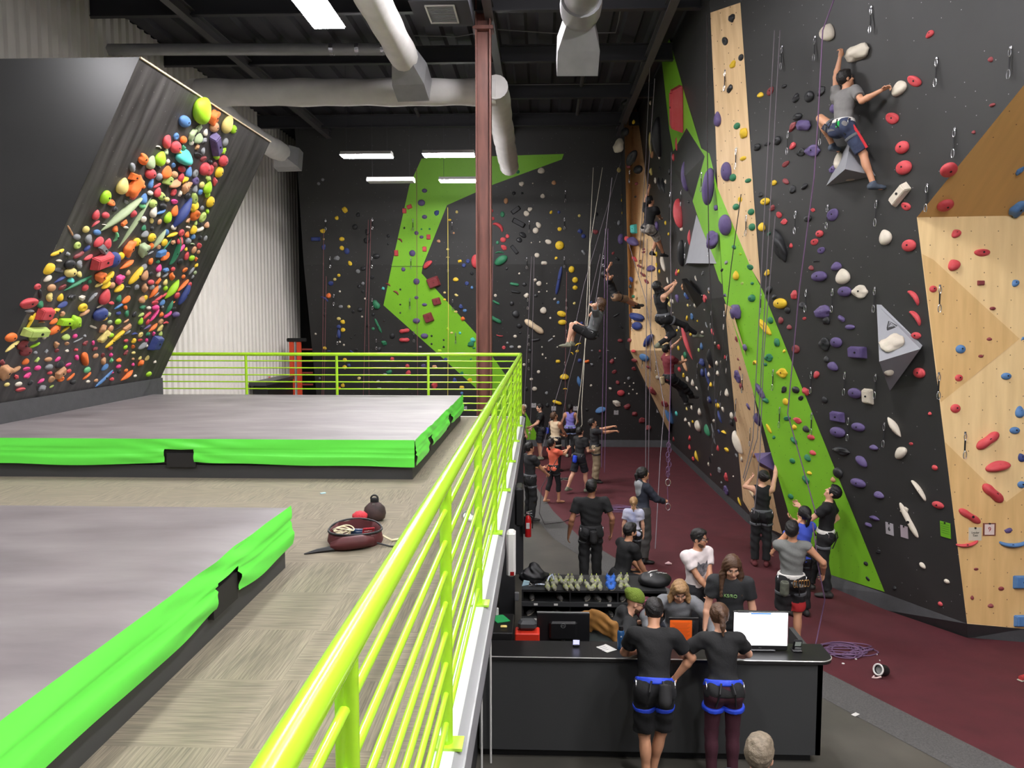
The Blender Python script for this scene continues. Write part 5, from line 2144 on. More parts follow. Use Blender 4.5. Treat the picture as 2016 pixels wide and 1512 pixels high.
# --- far belayers
p16 = person('woman in coral tee and black capri tights belaying with raised hands', ground(1090, 990), -55, 1.56, fem=True, skin='m', hair='pony', hc='black', top='tee', tm=cloth('coral_tee', (236, 112, 84)), bot='capri', bm=DARKP,
             head=(0, 26), LH=(-.06, .38, 1.36), RH=(.08, .40, 1.42), LE=(-.6, .2, -1), RE=(.6, .2, -1), barefoot=True, harness=BLKH, vox=.012, lean=-4, LF=(-.09, -.22, .085), RF=(.09, .10, .085))
p17 = person('man in black tee and shorts mid stride, blue chalk bag, among the belayers', ground(1140, 970), -50, 1.68, skin='l', hair='short', hc='black', top='tee', bot='shorts', bm=cloth('dark_shorts', (30, 31, 38)),
             head=(10, 34), harness=BLKH, chalk=(BLUEH, .06), vox=.012, LH=(-.14, .32, 1.22), RH=(.16, .30, 1.10), LF=(-.1, -.34, .10), RF=(.12, .16, .085), lean=6, shoes=mat('grey_green_shoe', (120, 124, 104), .7))
p18 = person('belayer in dark tee and khaki trousers reaching both arms forward', ground(1172, 950), -82, 1.74, skin='m', hair='short', hc='black', top='tee', tm=cloth('charcoal_tee', (38, 38, 40)), bot='pants', bm=cloth('khaki_trousers', (140, 124, 98)),
             head=(0, 24), LH=(-.06, .60, 1.52), RH=(.10, .54, 1.40), LE=(-.5, 0, -1), RE=(.5, 0, -1), harness=BLKH, vox=.012, curl=1.2, lean=-6)
p19 = person('man in black tee and black shorts standing nearest the back wall, blue chalk bag', ground(1064, 905), 100, 1.76, skin='l', hair='short', hc='black', top='tee', bot='shorts', bm=cloth('dark_shorts', (30, 31, 38)),
             head=(8, -4), LH=(-.12, .34, 1.04), RH=(.12, .26, .98), harness=BLKH, chalk=(BLUEH, 0), vox=.012, shoes=m_shoegrey)
p20 = person('man in tan tank top with tattooed arms looking up among the belayers', ground(1093, 928), -40, 1.72, skin='m', hair='short', hc='brown', beard='brown', top='tank', tm=cloth('tan_tank', (206, 184, 152)), bot='pants', bm=DARKP,
             head=(-20, 30), LH=(-.06, .34, 1.04), RH=(.12, .36, 1.04), harness=cloth('cream_webbing', (190, 178, 156)), vox=.012, curl=1.1)
p21 = person('woman in lavender strap top seen from behind, dark ponytail', ground(1122, 900), 0, 1.70, fem=True, skin='m', hair='pony', hc='black', top='racer', tm=cloth('lavender_top', (134, 126, 206)), bot='leggings', bm=DARKP,
             head=(-15, 10), harness=cloth('pale_blue_webbing', (126, 138, 170)), vox=.012, LH=(-.24, .2, 1.02), RH=(.2, .26, 1.04), shoes=m_rubber)
p22 = person('belayer in dark tee half hidden behind the column under the deck', (-.26, 17.3, .026), -60, 1.72, skin='m', hair='short', hc='black', top='tee', tm=cloth('charcoal_tee', (38, 38, 40)), bot='pants', bm=DARKP,
             head=(0, 16), LH=(-.10, .36, 1.14), RH=(.10, .38, 1.02), harness=GREYH, vox=.012, curl=1.1)
p23 = person('fair haired person by the green band foot, half hidden by the deck edge', (-.62, 24.4, .026), -70, 1.74, skin='l', hair='mid', hc='blond', top='tee', tm=BK, vox=.014)
# --- climbers
C1 = PC.at(1695, 250, .32)


def wallface(pl, sgn=1):
    """yaw that turns a figure to face a wall plane"""
    n = -pl.n
    return math.degrees(math.atan2(-n[0], n[1]))


def local(loc, yaw, s, P):
    """world point to the figure's own coordinates for a 1.75 m body"""
    a = -math.radians(yaw)
    q = np.array(P) - np.array(loc)
    return np.array([q[0] * math.cos(a) - q[1] * math.sin(a), q[0] * math.sin(a) + q[1] * math.cos(a), q[2]]) / s


def climber(label, hip, yaw, h, hands, feet, **k):
    """hip: world point of the pelvis; hands/feet world points"""
    s = h / 1.75
    loc = np.array([hip[0], hip[1], hip[2] - .96 * s])
    kw = dict(k)
    kw['LH'], kw['RH'] = (local(loc, yaw, s, q) for q in hands)
    kw['LF'], kw['RF'] = (local(loc, yaw, s, q) for q in feet)
    return person(label, tuple(loc), yaw, h, **kw)


yc = wallface(PC)
c1 = climber('climber in grey tee and navy red striped shorts high on the dark wall', PC.at(1692, 248, .30), yc, 1.80,
             (PC.at(1669, 112, .14), PC.at(1750, 178, .14)), (PC.at(1652, 285, .12), PC.at(1737, 366, .14)), skin='m', hair='short', hc='black', top='tee', tm=cloth('heather_grey_tee', (120, 118, 116), var=.12, vs_=20),
             bot='shorts', bm=cloth('navy_camo_shorts', (34, 40, 62), var=.6, vs_=9, c2=(60, 70, 98)), head=(-18, 18), harness=WHITEH, LK=(-1, .3, .2), RK=(.6, .8, 0), vox=.0095, curl=1.0, LE=(-.6, -.6, -.5), RE=(.3, -.6, -1), lean=8, side=-4, shoes=mat('blue_grey_shoe', (72, 82, 96), .6))
s_ = c1['s']
b = MB()
a_, k_, n_ = c1['legs'][1]
d_ = unit(k_ - a_)
b.tube([a_ + c1['r'] * .10 * s_, a_ + d_ * .2 * s_ + c1['r'] * .108 * s_, a_ + d_ * .36 * s_ + c1['r'] * .105 * s_], .02, 8)
b.build('red_stripe', mat('red_stripe_cloth', (206, 48, 56), .8), c1['root'])
b = MB()
b.box(c1['pel'] + c1['r'] * .07 - c1['fw'] * .155 - c1['u'] * .02, (.06, .012, .075))
b.build('green_tag', mat('green_gear_tag', (40, 190, 90), .6), c1['root'])
c3 = climber('woman in black top and tights stretched across the long wall, arms high', on_y(1306, 624, 17.0), -62, 1.70,
             (on_y(1336, 550, 17.25), on_y(1342, 546, 17.4)), (on_y(1296, 678, 16.9), on_y(1384, 664, 17.3)), fem=True, skin='l', hair='long', hc='black', top='racer', bot='leggings', bm=DARKP, head=(10, 22),
             harness=GREYH, LK=(.2, .9, .3), RK=(.3, .6, .8), vox=.010, curl=1.0, lean=-14, shoes=mat('grey_green_shoe', (120, 124, 104), .7))
c4 = climber('climber in maroon tee reaching up the red volume on the long wall', on_y(1318, 742, 19.4), -66, 1.74,
             (on_y(1342, 664, 19.5), on_y(1346, 712, 19.6)), (on_y(1352, 792, 19.7), on_y(1376, 790, 19.9)), skin='m', hair='short', hc='black', top='tee', tm=cloth('maroon_tee', (112, 36, 44)), bot='pants', bm=DARKP,
             head=(0, 20), harness=BLKH, chalk=(cloth('tan_chalk_bag', (190, 170, 130)), 0), vox=.011, curl=.9, lean=-6, RK=(.3, .9, .4), LK=(-.1, 1, .3))
c2 = climber('climber in black tee and pale patterned shorts high beside the prow', on_y(1276, 448, 20.2), -48, 1.72,
             (on_y(1282, 350, 20.4), on_y(1302, 432, 20.6)), (on_y(1284, 496, 20.5), on_y(1310, 508, 20.7)), skin='m', hair='short', hc='black', top='tee', bot='shorts', bm=cloth('patterned_shorts', (196, 188, 176), var=.8, vs_=14, c2=(70, 62, 60)),
             head=(-10, 30), harness=BLKH, vox=.011, curl=1.0, side=4, lean=6, LK=(.3, 1, 0), RK=(.6, .9, 0))
c5 = climber('climber in dark clothes with legs level, pulled onto the prow strip', on_y(1212, 582, 23.0), -90, 1.72,
             (on_y(1200, 524, 23.2), on_y(1205, 545, 22.8)), (on_y(1250, 603, 23.6), on_y(1256, 600, 23.4)), skin='m', hair='short', hc='black', top='tee', bot='shorts', bm=cloth('tan_shorts', (150, 120, 92)),
             head=(0, 30), harness=BLKH, vox=.012, curl=1.0, lean=-26, LK=(0, .5, 1), RK=(0, .5, 1), pel=None)
c6 = climber('climber in grey tee and black shorts sitting back in a harness on the rope', on_y(1164, 655, 17.4), 68, 1.72,
             (on_y(1166, 602, 17.2), on_y(1172, 610, 17.5)), (on_y(1118, 676, 17.3), on_y(1126, 674, 17.6)), skin='l', hair='mid', hc='brown', top='tee', tm=cloth('mid_grey_tee', (104, 106, 108)), bot='shorts', bm=DARKP,
             head=(0, 10), harness=BLKH, vox=.011, curl=1.2, lean=-20, LK=(0, .5, 1), RK=(0, .5, 1), shoes=m_shoegrey)
# ================================================================== climbing holds
HC = {'g': ('lime', (168, 220, 40)), 'l': ('pale lime', (186, 208, 112)), 'G': ('dark green', (30, 112, 72)), 't': ('turquoise', (88, 200, 190)), 'o': ('orange', (244, 122, 52)),
      'r': ('red', (198, 58, 64)), 'p': ('pink', (240, 74, 146)), 'y': ('yellow', (240, 200, 48)), 'Y': ('cream yellow', (224, 204, 122)), 'b': ('light blue', (86, 130, 182)),
      'B': ('dark blue', (36, 52, 116)), 'v': ('purple', (82, 66, 116)), 'w': ('white', (224, 214, 196)), 's': ('sage', (166, 182, 140)), 'k': ('black', (40, 41, 43)),
      'n': ('tan', (204, 152, 110)), 'a': ('grey', (138, 140, 142)), 'm': ('mint', (116, 196, 136)), 'd': ('maroon', (124, 40, 44)), 'c': ('cream', (238, 214, 178))}
HM = {}
for k_, (nm, c) in HC.items():
    HM[k_] = mat('hold_' + nm.replace(' ', '_'), c, .6 if k_ != 'k' else .5, var=.18, vs_=3, bump=.12, bs=30, c2=tuple(min(255, int(q * .86 + 36)) for q in c) if k_ in 'vBGrd' else None)
m_hole = mat('bolt_hole', (18, 17, 17), .7)


def hold_mesh(kind, seed):
    """unit hold: footprint about 1 x 1 on z = 0, bulging to +z"""
    rn = random.Random(seed)
    me = bpy.data.meshes.new('hold_' + kind)
    bm = bmesh.new()
    if kind in ('block',):
        bmesh.ops.create_cube(bm, size=1)
        for v in bm.verts:
            top = v.co.z > 0
            v.co.z = .55 if top else 0
            if top:
                v.co.x *= .78
                v.co.y *= .74
                v.co.y += .04
        bmesh.ops.bevel(bm, geom=[e for e in bm.edges], offset=.05, segments=2, affect='EDGES')
    else:
        bmesh.ops.create_icosphere(bm, subdivisions=3, radius=.5)
        ph = [rn.uniform(0, 6) for _ in range(6)]
        for v in bm.verts:
            x, y, z = v.co.x * 2, v.co.y * 2, v.co.z * 2
            if kind == 'round':
                s = 1
                z2 = max(z, -.25) + .25
                X, Y, Z = x, y, z2 * .8
            elif kind == 'drop':
                t = (y + 1) / 2
                X = x * (1 - .45 * t * t)
                Y = y
                z2 = max(z, -.2) + .2
                Z = z2 * (.55 + .5 * (1 - t))
            elif kind == 'jug':
                z2 = max(z, -.2) + .2
                lip = .35 * max(0, y) * max(0, z)
                X, Y, Z = x * (1 + .1 * y), y * .9 + lip * .3, z2 * (.75 + .35 * y) * (1 - .35 * math.exp(-((x * 1.4) ** 2 + (y - .1) ** 2 * 4)))
            elif kind == 'lump':
                n = 1 + .14 * math.sin(3 * x + ph[0]) * math.sin(3 * y + ph[1]) + .10 * math.sin(5 * z + 4 * x + ph[2]) + .06 * math.sin(8 * y + ph[3])
                z2 = max(z, -.2) + .2
                X, Y, Z = x * n, y * n, z2 * .8 * n
            elif kind == 'crescent':
                a = x * 1.25
                rad = .75 + .28 * y * (1 - .3 * abs(x))
                X, Y = 1.15 * rad * math.sin(a), 1.25 * (rad * math.cos(a) - .62)
                Z = (max(z, -.2) + .2) * .6 * (1 - .35 * x * x)
            elif kind == 'wedge':
                z2 = max(z, 0)
                X = x * (1 - .38 * (y + 1) * .5)
                Y = y
                Z = z2 * (.25 + .55 * (1 - y))
                X = max(-.8, min(.8, X)) * 1.1
            elif kind == 'leaf':
                X = x
                Y = y * (1 - .55 * x * x) + .12 * (1 - x * x)
                Z = (max(z, 0)) * (1.1 - .5 * x * x) * (.9 + .3 * y)
            elif kind == 'ring':
                rr = math.hypot(x, y)
                Z = (max(z, -.1) + .1) * .9 - .55 * math.exp(-rr * rr * 7)
                X, Y = x, y
                Z = max(Z, 0)
            elif kind == 'bone':
                X = x
                Y = y * (1 - .32 * math.exp(-(x * 2.2) ** 2))
                Z = (max(z, -.1) + .1) * .7
            v.co = (X * .5, Y * .5, max(0, Z * .5))
    bm.to_mesh(me)
    bm.free()
    me.materials.append(m_hole)
    if kind != 'block':
        me.shade_smooth()
    return me


KM = {k_: [hold_mesh(k_, i) for i in range(3 if k_ == 'lump' else 1)] for k_ in ('round', 'drop', 'jug', 'lump', 'crescent', 'wedge', 'leaf', 'ring', 'bone', 'block')}
KL = {'R': 'round', 'D': 'drop', 'J': 'jug', 'U': 'lump', 'C': 'crescent', 'W': 'wedge', 'L': 'leaf', 'O': 'ring', 'N': 'bone', 'K': 'block'}
KW = {'round': 'round', 'drop': 'teardrop', 'jug': 'jug', 'lump': 'lumpy', 'crescent': 'curved', 'wedge': 'wedge', 'leaf': 'long thin', 'ring': 'ring', 'bone': 'long', 'block': 'blocky'}
TOPZ_ = {'round': .5, 'drop': .36, 'jug': .3, 'lump': .45, 'crescent': .3, 'wedge': .25, 'leaf': .45, 'ring': .0, 'bone': .36, 'block': .55}
bolt_bm = MB()
bolt_bm.lathe([(.0005, 0), (.5, 0), (.5, .4), (.0005, .4)], (0, 0, 0), 8)
BOLT = bolt_bm.build('bolt', m_hole, link=False).data

G_BW = [(806, 365), (830, 312), (1110, 303), (1106, 314), (972, 363), (880, 404), (832, 530), (940, 660), (1064, 868), (1010, 868), (935, 762), (755, 601)]
G_C = [(1397, 302), (1502, 572), (1742, 1165), (1634, 1131), (1556, 1021), (1363, 396)]
W_S = [(1398, 20), (1460, 5), (1486, 395), (1500, 570), (1412, 370)]
HOLDS = []      # dict(x, y, w, h, c, kind, ang, plane, zone)
rh = random.Random(11)


def addh(data, ox, oy, sc, plane_of, zone_of):
    for e in data.replace('\n', '').split(';'):
        e = e.strip()
        if not e:
            continue
        q = [t_.strip() for t_ in e.split(',')]
        u_, v_, w_, h_ = (float(t_) * 10 / sc for t_ in q[:4])
        c = q[4][0]
        kind = KL[q[4][1]] if len(q[4]) > 1 else None
        ang = float(q[5]) if len(q) > 5 else None
        x, y = ox + u_, oy + v_
        if kind is None:
            ar = max(w_, h_) / max(1e-6, min(w_, h_))
            if ang is not None and ar > 1.4:
                kind = rh.choice(['bone', 'leaf'])
            elif ar > 1.9:
                kind = rh.choice(['bone', 'crescent', 'leaf'])
            else:
                kind = rh.choice(['round', 'drop', 'jug', 'lump', 'lump', 'round', 'wedge'])
        if ang is None and kind in ('drop', 'wedge', 'jug', 'lump') and max(w_, h_) < 1.35 * min(w_, h_):
            ang = rh.uniform(-40, 40)
        pl = plane_of(x, y)
        HOLDS.append(dict(x=x, y=y, w=w_, h=h_, c=c, kind=kind, ang=ang or 0., pl=pl, zone=zone_of(x, y)))


def spray_zone(x, y):
    p = PS.at(x, y)
    t_ = (p[2] - ZB) / (ZT - ZB)
    row = 'bottom' if t_ < .16 else 'low' if t_ < .34 else 'middle' if t_ < .55 else 'upper' if t_ < .76 else 'top'
    col = 'end panel' if p[1] < 11.2 else 'mid' if p[1] < 12.55 else 'cladding'
    return 'crowded board, %s rows, %s side' % (row, col) if col != 'mid' else 'crowded board, %s rows, central' % row


SP = lambda x, y: PS
T1D = """148,28,24,27,gD,-20;163,38,13,15,oU;164,50,11,11,nR;180,46,13,20,YD,-15;188,53,8,9,gR;127,43,14,12,bR;117,62,6,8,bO;126,66,8,8,oR;145,52,7,8,s;154,57,6,8,w;137,60,7,13,s;145,64,10,11,sW;106,68,12,14,rW;116,75,12,13,rR;119,81,13,10,yC;96,75,8,5,wC;105,81,6,7,s;164,71,19,11,vK,-32;178,69,6,9,a;176,80,6,6,g;167,87,8,6,g;175,92,11,12,rR;76,90,7,21,oN,78;97,89,13,16,gD;86,94,11,15,sW;63,100,9,8,a;127,87,24,16,tW;152,102,12,14,rR;159,104,7,12,rO;170,106,9,12,yR;105,106,12,14,oW;85,108,12,11,rR;96,112,7,8,aR;115,109,8,7,nR;94,100,8,6,k;124,102,9,7,r;133,106,8,12,bW;141,108,6,9,aO;123,113,6,10,r;128,115,8,7,y;106,116,9,10,lK;116,120,14,8,nW,25;64,112,10,8,oK;50,123,13,18,YD;65,124,17,20,oU;76,124,6,5,o;86,120,6,12,bW;94,123,8,4,r,30;114,131,6,9,rO;94,131,8,11,rD;99,136,5,17,lN,78;127,126,10,9,n;132,124,7,10,n;141,117,8,9,vO;149,122,6,7,YR;156,125,10,14,gD;156,134,6,7,g;147,131,5,7,b;159,143,9,12,yR;139,139,11,9,lJ;140,148,10,10,yW;165,118,7,6,r;157,114,7,6,l;29,137,10,15,gR;37,144,10,7,oW;65,136,8,6,r;77,139,9,12,bW;88,145,9,9,lR;106,140,6,5,Y;115,143,8,6,p;75,148,8,6,m;85,132,7,5,w;122,133,4,7,w;131,136,6,8,k;136,70,6,6,w;143,75,5,7,n;151,80,6,8,a;144,85,10,6,k;151,90,7,7,d;134,95,6,7,r;165,97,6,6,d;152,67,6,6,a;126,77,6,6,G;114,98,5,6,b;107,93,4,5,w;141,127,6,9,a;159,93,6,5,k"""
addh(T1D, 160, 170, 6.3, SP, spray_zone)
T2D = """163,60,70,17,sL,43;109,63,12,18,rD;128,64,13,11,rR;109,80,14,11,rC,40;89,92,11,12,YR;111,98,13,10,b;71,107,12,10,aR;59,95,20,5,nN,-30;95,111,15,16,aW;114,116,17,17,rW;132,120,13,19,rD;149,106,13,20,mC,-70;72,124,11,13,lO;91,130,10,9,B,40;33,138,20,9,yN,25;53,141,9,7,a;75,143,16,10,dN,30;94,147,15,7,rW,30;122,131,17,11,aK,-25;174,130,17,28,oU;189,117,14,15,yR;158,145,12,14,yR;186,80,64,10,sL,72;165,80,10,11,oU;148,91,11,12,oW;169,89,12,5,w;182,62,7,14,r;127,83,12,4,wC;147,52,9,10,k;169,38,8,7,a"""
addh(T2D, 80, 360, 10.08, SP, spray_zone)
T3D = """42,57,15,20,wW;57,58,17,8,bL,25;70,68,14,20,gD;84,55,14,20,oW;98,60,40,20,BL,72;122,47,15,17,yW;123,64,18,22,oJ;138,50,7,9,a;149,56,9,8,g;139,68,11,19,lO;22,72,10,11,wR;38,75,9,8,YJ;54,77,7,10,n;111,75,7,8,n;126,80,6,9,l;134,82,8,10,k;148,83,11,11,nW;82,87,11,11,wD;111,88,10,5,w;121,92,12,16,yD;134,92,15,9,wN,20;25,101,14,11,aW;38,108,14,15,yR;53,112,27,11,sL,66;67,98,9,11,bR;80,103,21,8,yL,20;97,99,10,13,rO;109,102,10,11,oW;120,107,9,10,bR;95,115,14,15,rW;110,115,12,11,aR;63,118,11,13,yR;81,118,9,8,n;37,125,9,11,oR;21,132,20,22,sU;52,127,9,8,nO;132,125,10,11,rJ;97,130,12,9,pN,50;85,135,36,13,GC,-80;68,125,21,4,GL,62;56,139,15,11,bK,20;65,145,16,11,oW,40;107,131,6,7,y;122,133,8,13,n;131,137,6,7,nR;108,143,8,12,rD;119,148,9,8,gR;37,138,11,6,aC,30;39,90,6,8,k;23,89,9,11,G;120,121,11,6,sC;134,109,5,9,k;145,110,6,10,a;60,46,14,11,k"""
addh(T3D, 260, 360, 10.08, SP, spray_zone)
T4D = """178,33,30,24,rK,20;76,48,17,19,yD;117,40,17,17,kR;137,40,13,14,aW;118,56,20,17,YR;137,60,12,10,YW;95,52,19,9,kW;97,34,12,5,w;74,68,13,10,wW,30;100,70,20,7,BL,30;120,72,14,9,tW;135,78,44,8,GL,27;54,85,10,11,rO;81,87,13,13,nR;103,86,11,11,d;148,87,10,12,rR;178,65,20,17,oU;192,67,20,12,yR,50;177,80,14,8,YN,25;190,81,16,10,yW,30;157,75,6,8,G;59,100,13,9,kN,-50;78,105,14,15,YW;99,106,10,14,yD;36,118,26,22,rJ;60,120,12,13,GW;65,138,24,22,rK;103,120,17,9,BW,25;142,107,11,9,w;163,105,17,13,aC,50;186,104,18,28,rD;143,126,15,15,yO;147,137,16,9,nN,25;86,134,19,11,yN,25;103,139,6,14,nN,85;179,123,12,5,wN,25;177,139,24,24,BR;181,138,10,11,tW,30;185,147,12,9,yR;194,140,9,9,s;122,106,13,10,k;39,134,16,6,a;41,147,7,9,y"""
addh(T4D, 20, 480, 10.08, SP, spray_zone)
T5D = """20,31,24,28,BR;50,41,23,11,oL,30;97,34,9,12,oD;50,26,9,6,b;82,46,14,10,aW,30;66,62,24,12,yR,58;35,70,15,16,pU;52,57,8,10,n;85,62,12,18,nD;113,48,10,14,pD;127,52,12,8,bU;141,50,8,8,rR;111,35,8,6,G;113,60,8,11,wW;138,64,13,11,oU;97,60,8,9,k;126,62,10,7,a,30;165,52,9,10,oJ;178,28,10,10,gR;168,24,8,14,rD;187,43,7,7,y;187,30,6,6,o;155,35,10,12,kR;178,53,12,12,aC,60;162,65,7,7,o;20,82,10,11,nR;34,87,17,11,yW,30;53,85,11,4,aC;69,86,8,10,aR;84,87,13,13,nU;97,76,12,9,r;112,74,9,8,o;126,76,8,11,Y;126,88,8,9,g;139,90,26,15,gL,62;161,81,22,12,oC,48;174,81,7,10,rR;99,86,10,9,a;103,95,17,11,oL,65;111,88,9,4,aK,45;109,100,10,5,aC,40;34,108,11,13,GW;48,110,15,11,oW,35;80,110,14,13,nW;86,107,8,10,yR;124,102,10,5,r,40;113,108,14,7,rN,30;105,117,12,9,r;106,126,14,10,pR;120,116,10,10,bW;149,102,9,12,r;162,100,24,11,BR,80;35,123,16,6,bN,28;47,126,9,7,o;81,126,11,7,G;93,127,9,6,w;134,126,17,9,GL,80;143,129,8,8,kR;146,140,15,10,vR;90,141,15,13,rC,40;104,141,19,11,pC,62;117,141,5,10,o;131,140,13,9,pN,30;78,141,10,7,lL,25;33,138,9,6,B;50,138,10,11,GW;65,140,8,11,k;19,117,11,6,r;120,125,5,5,aR;141,117,10,4,oN,20;180,66,3,8,a;185,57,6,7,s"""
addh(T5D, 200, 480, 10.08, SP, spray_zone)
T6D = """61,12,20,8,yN,80;83,14,12,8,nC;106,12,13,9,oW,25;127,13,23,12,gK;148,14,22,21,gU;66,32,40,15,lK;65,46,14,11,lR;107,29,17,14,oR,30;129,28,15,11,yC,35;130,43,15,11,lD;21,44,17,16,oR;24,61,22,12,YC,40;44,60,15,17,dU;50,72,18,16,dR;69,60,15,7,gN,20;88,42,6,11,w;148,42,8,8,p;155,50,16,4,aN,20;111,59,10,9,nU;132,57,8,7,n;150,69,7,5,r;152,84,10,8,p;168,86,25,16,oW,-40;189,81,9,9,nR;95,88,12,8,nR;114,87,9,7,p;135,99,9,8,p;50,92,11,11,oD;73,89,7,7,l;4,94,9,8,d;9,113,22,22,nU;30,108,14,8,nR,25;52,107,11,8,p;74,105,10,9,pR;96,103,13,10,aR;118,98,14,12,kW;118,115,14,15,nK,30;98,115,8,6,r;136,111,8,7,r;54,120,10,9,p;32,123,8,7,r;81,131,10,7,p,30;120,127,11,10,oO;140,123,12,7,oN,40;101,128,10,13,n;172,109,11,11,mR;172,121,13,7,oN,35;13,138,8,7,Y;36,137,11,8,w;40,148,15,8,rJ;82,145,13,11,aU;102,142,6,6,l;145,133,10,8,k;174,132,7,5,w;190,130,7,6,n;60,134,8,8,k;112,71,7,8,d;132,71,6,5,w;91,72,5,6,a;70,74,7,5,a;185,24,16,5,wN,-12;168,41,6,5,a;185,55,8,7,p;169,56,8,8,d;170,96,8,6,n;188,67,9,7,d;149,25,10,6,w,35"""
addh(T6D, 0, 620, 10.08, SP, spray_zone)
T7D = """52,13,11,10,gR;36,14,8,7,s;69,12,9,5,n,25;97,12,9,13,gD;111,14,6,10,r;137,13,9,10,nO;148,15,12,10,rC;21,27,11,16,nU;37,27,9,12,n;69,25,12,8,nK,30;52,27,13,4,kN,25;122,25,15,8,oL,42;111,24,13,5,v,25;100,25,7,8,k;136,26,9,10,Y;24,42,19,16,YU,30;37,40,12,8,g;53,41,19,13,yJ,38;39,54,19,9,yN,42;71,35,12,5,a,25;86,37,13,9,BC;97,39,8,10,YO;111,38,8,8,G;123,37,6,6,p;137,37,8,9,l;124,55,18,26,BK;96,50,9,6,r;109,50,7,6,p;83,51,6,13,yN,85;68,51,8,6,r;82,63,8,7,oJ;101,60,16,9,aW,30;67,64,7,8,gR;37,66,8,7,d;83,75,7,5,Y;68,75,7,8,d;109,61,5,5,w;38,79,7,7,p;24,91,12,12,nW;22,80,7,8,d;39,90,7,8,m;54,89,11,7,o;96,85,6,6,Y;82,87,5,4,n;26,103,12,10,bW;53,102,9,7,pR;97,95,11,11,oU;82,98,6,6,p;68,110,7,6,o;70,120,20,10,oL,35;113,117,10,9,gR;40,115,7,5,p;40,127,9,6,r;25,126,28,8,bN,40;86,121,6,5,w;125,93,5,4,w;110,85,8,9,Y;55,112,8,7,k"""
addh(T7D, 180, 620, 10.08, SP, spray_zone)


def bw_plane(x, y):
    return PBU if y < 525 else PBL


def bw_zone(x, y):
    hgt = 'upper' if y < 525 else 'lower'
    if inside(x, y, G_BW):
        return 'back wall green band, %s half' % hgt
    if x < 800 + (40 if y < 500 else (y - 500) * .55):
        return '%s back wall by the cladding' % hgt
    if x < 950:
        return '%s back wall by the column' % hgt
    return '%s back wall toward the prow' % hgt


BW1 = """60,57,5,6,y;52,65,4,4,y;38,78,5,4,y;31,86,9,4,BK;39,86,2,2,Y;57,86,5,4,y;57,95,4,5,y;62,98,5,6,B;39,94,4,5,B;65,110,4,5,y;52,105,5,4,a;73,62,4,4,k;70,74,5,5,k;82,79,5,6,k;82,87,6,6,k;91,103,7,5,k;78,115,6,4,k;73,118,4,4,a;87,124,4,4,k;103,83,3,3,k;103,91,2,2,k;54,122,3,3,y;50,126,3,3,Y;46,130,5,5,B;78,130,3,3,a;74,133,4,3,k;78,138,3,3,k;44,142,5,5,o;40,145,9,5,BC,-35;80,145,2,2,w;55,138,2,2,w;34,31,3,3,a;38,27,3,3,a;124,54,5,4,rK,20;119,58,4,5,rK;136,50,7,6,vR;139,64,5,4,vR;151,60,4,5,B;119,75,2,2,k;136,76,2,2,G;144,76,2,2,G;131,80,4,4,vR;136,84,4,3,vR;143,84,4,5,rK;115,87,6,5,dC,-40;139,96,4,5,rK;111,100,4,6,rK;127,100,6,6,vR;118,116,4,4,vR;131,128,6,6,vR;142,111,12,5,rW,40;148,129,12,10,dK,20;103,131,6,4,dC,-30;111,139,7,5,dC,-40;115,136,2,2,k;131,144,3,3,v;151,148,8,7,dK,15;98,135,3,3,t;90,149,5,5,G;139,38,5,4,v;171,59,3,3,Y;164,67,3,2,y;168,80,2,2,n;153,88,4,3,n;162,96,3,2,Y;162,104,4,2,Y;174,108,4,3,y;182,108,4,4,BO;178,112,4,4,BO;190,108,9,13,rR;186,120,3,3,k;170,126,6,4,y;181,130,4,4,BO;186,134,3,3,b;159,139,3,2,Y;171,142,3,2,Y;159,146,3,2,y"""
addh(BW1, 560, 300, 5.04, bw_plane, bw_zone)
BW2 = """56,22,4,3,a;64,22,3,3,Y;68,27,3,3,k;75,25,5,4,k;40,30,4,4,k;91,20,7,9,GD;93,41,15,3,GN,-68;88,30,3,3,k;83,41,3,3,k;88,44,3,3,G;99,36,2,2,k;77,32,2,2,w;54,34,4,3,Y;58,37,5,4,y;58,45,5,4,y;54,42,4,4,B;54,49,4,9,BW;55,57,2,2,w;59,60,2,2,w;40,63,4,3,y;44,66,4,2,B;67,67,5,2,B,-35;71,65,4,3,k;66,53,2,2,k;70,50,2,2,k;94,64,5,4,k;99,58,5,4,G;107,51,5,5,kR;119,46,10,5,rN,10;119,55,10,5,rN;131,13,4,3,vR;139,20,5,3,vR;131,36,7,5,vR;139,51,7,5,vR;135,62,3,2,a;143,33,9,9,dK,20;115,20,2,2,k;115,28,2,2,k;146,51,2,2,k;158,55,2,2,k;146,59,2,2,k;158,62,2,2,k;162,44,3,3,g;166,48,3,2,Y;174,48,3,3,t;154,66,4,3,g;187,55,5,5,t;185,59,6,5,G;188,63,3,2,G;177,34,4,4,o;170,27,3,2,Y;175,22,4,4,B;179,26,4,3,b;170,10,3,2,Y;160,74,4,3,B;107,74,4,4,r;122,81,4,4,r;123,88,5,5,r;149,82,5,4,n;149,100,5,6,r;60,75,4,4,y;60,82,4,4,y;74,93,4,3,Y;58,100,4,4,y;54,103,4,3,o;138,81,4,4,v;104,87,6,4,G;100,89,4,2,a;86,96,4,3,k;93,96,3,2,a;94,103,4,2,a;184,95,4,4,y;169,95,4,4,B;176,102,5,3,y;176,88,3,3,G;185,74,2,2,G;176,108,3,3,b;35,93,2,2,a;64,80,4,3,B;31,49,2,2,w"""
addh(BW2, 560, 560, 5.04, bw_plane, bw_zone)
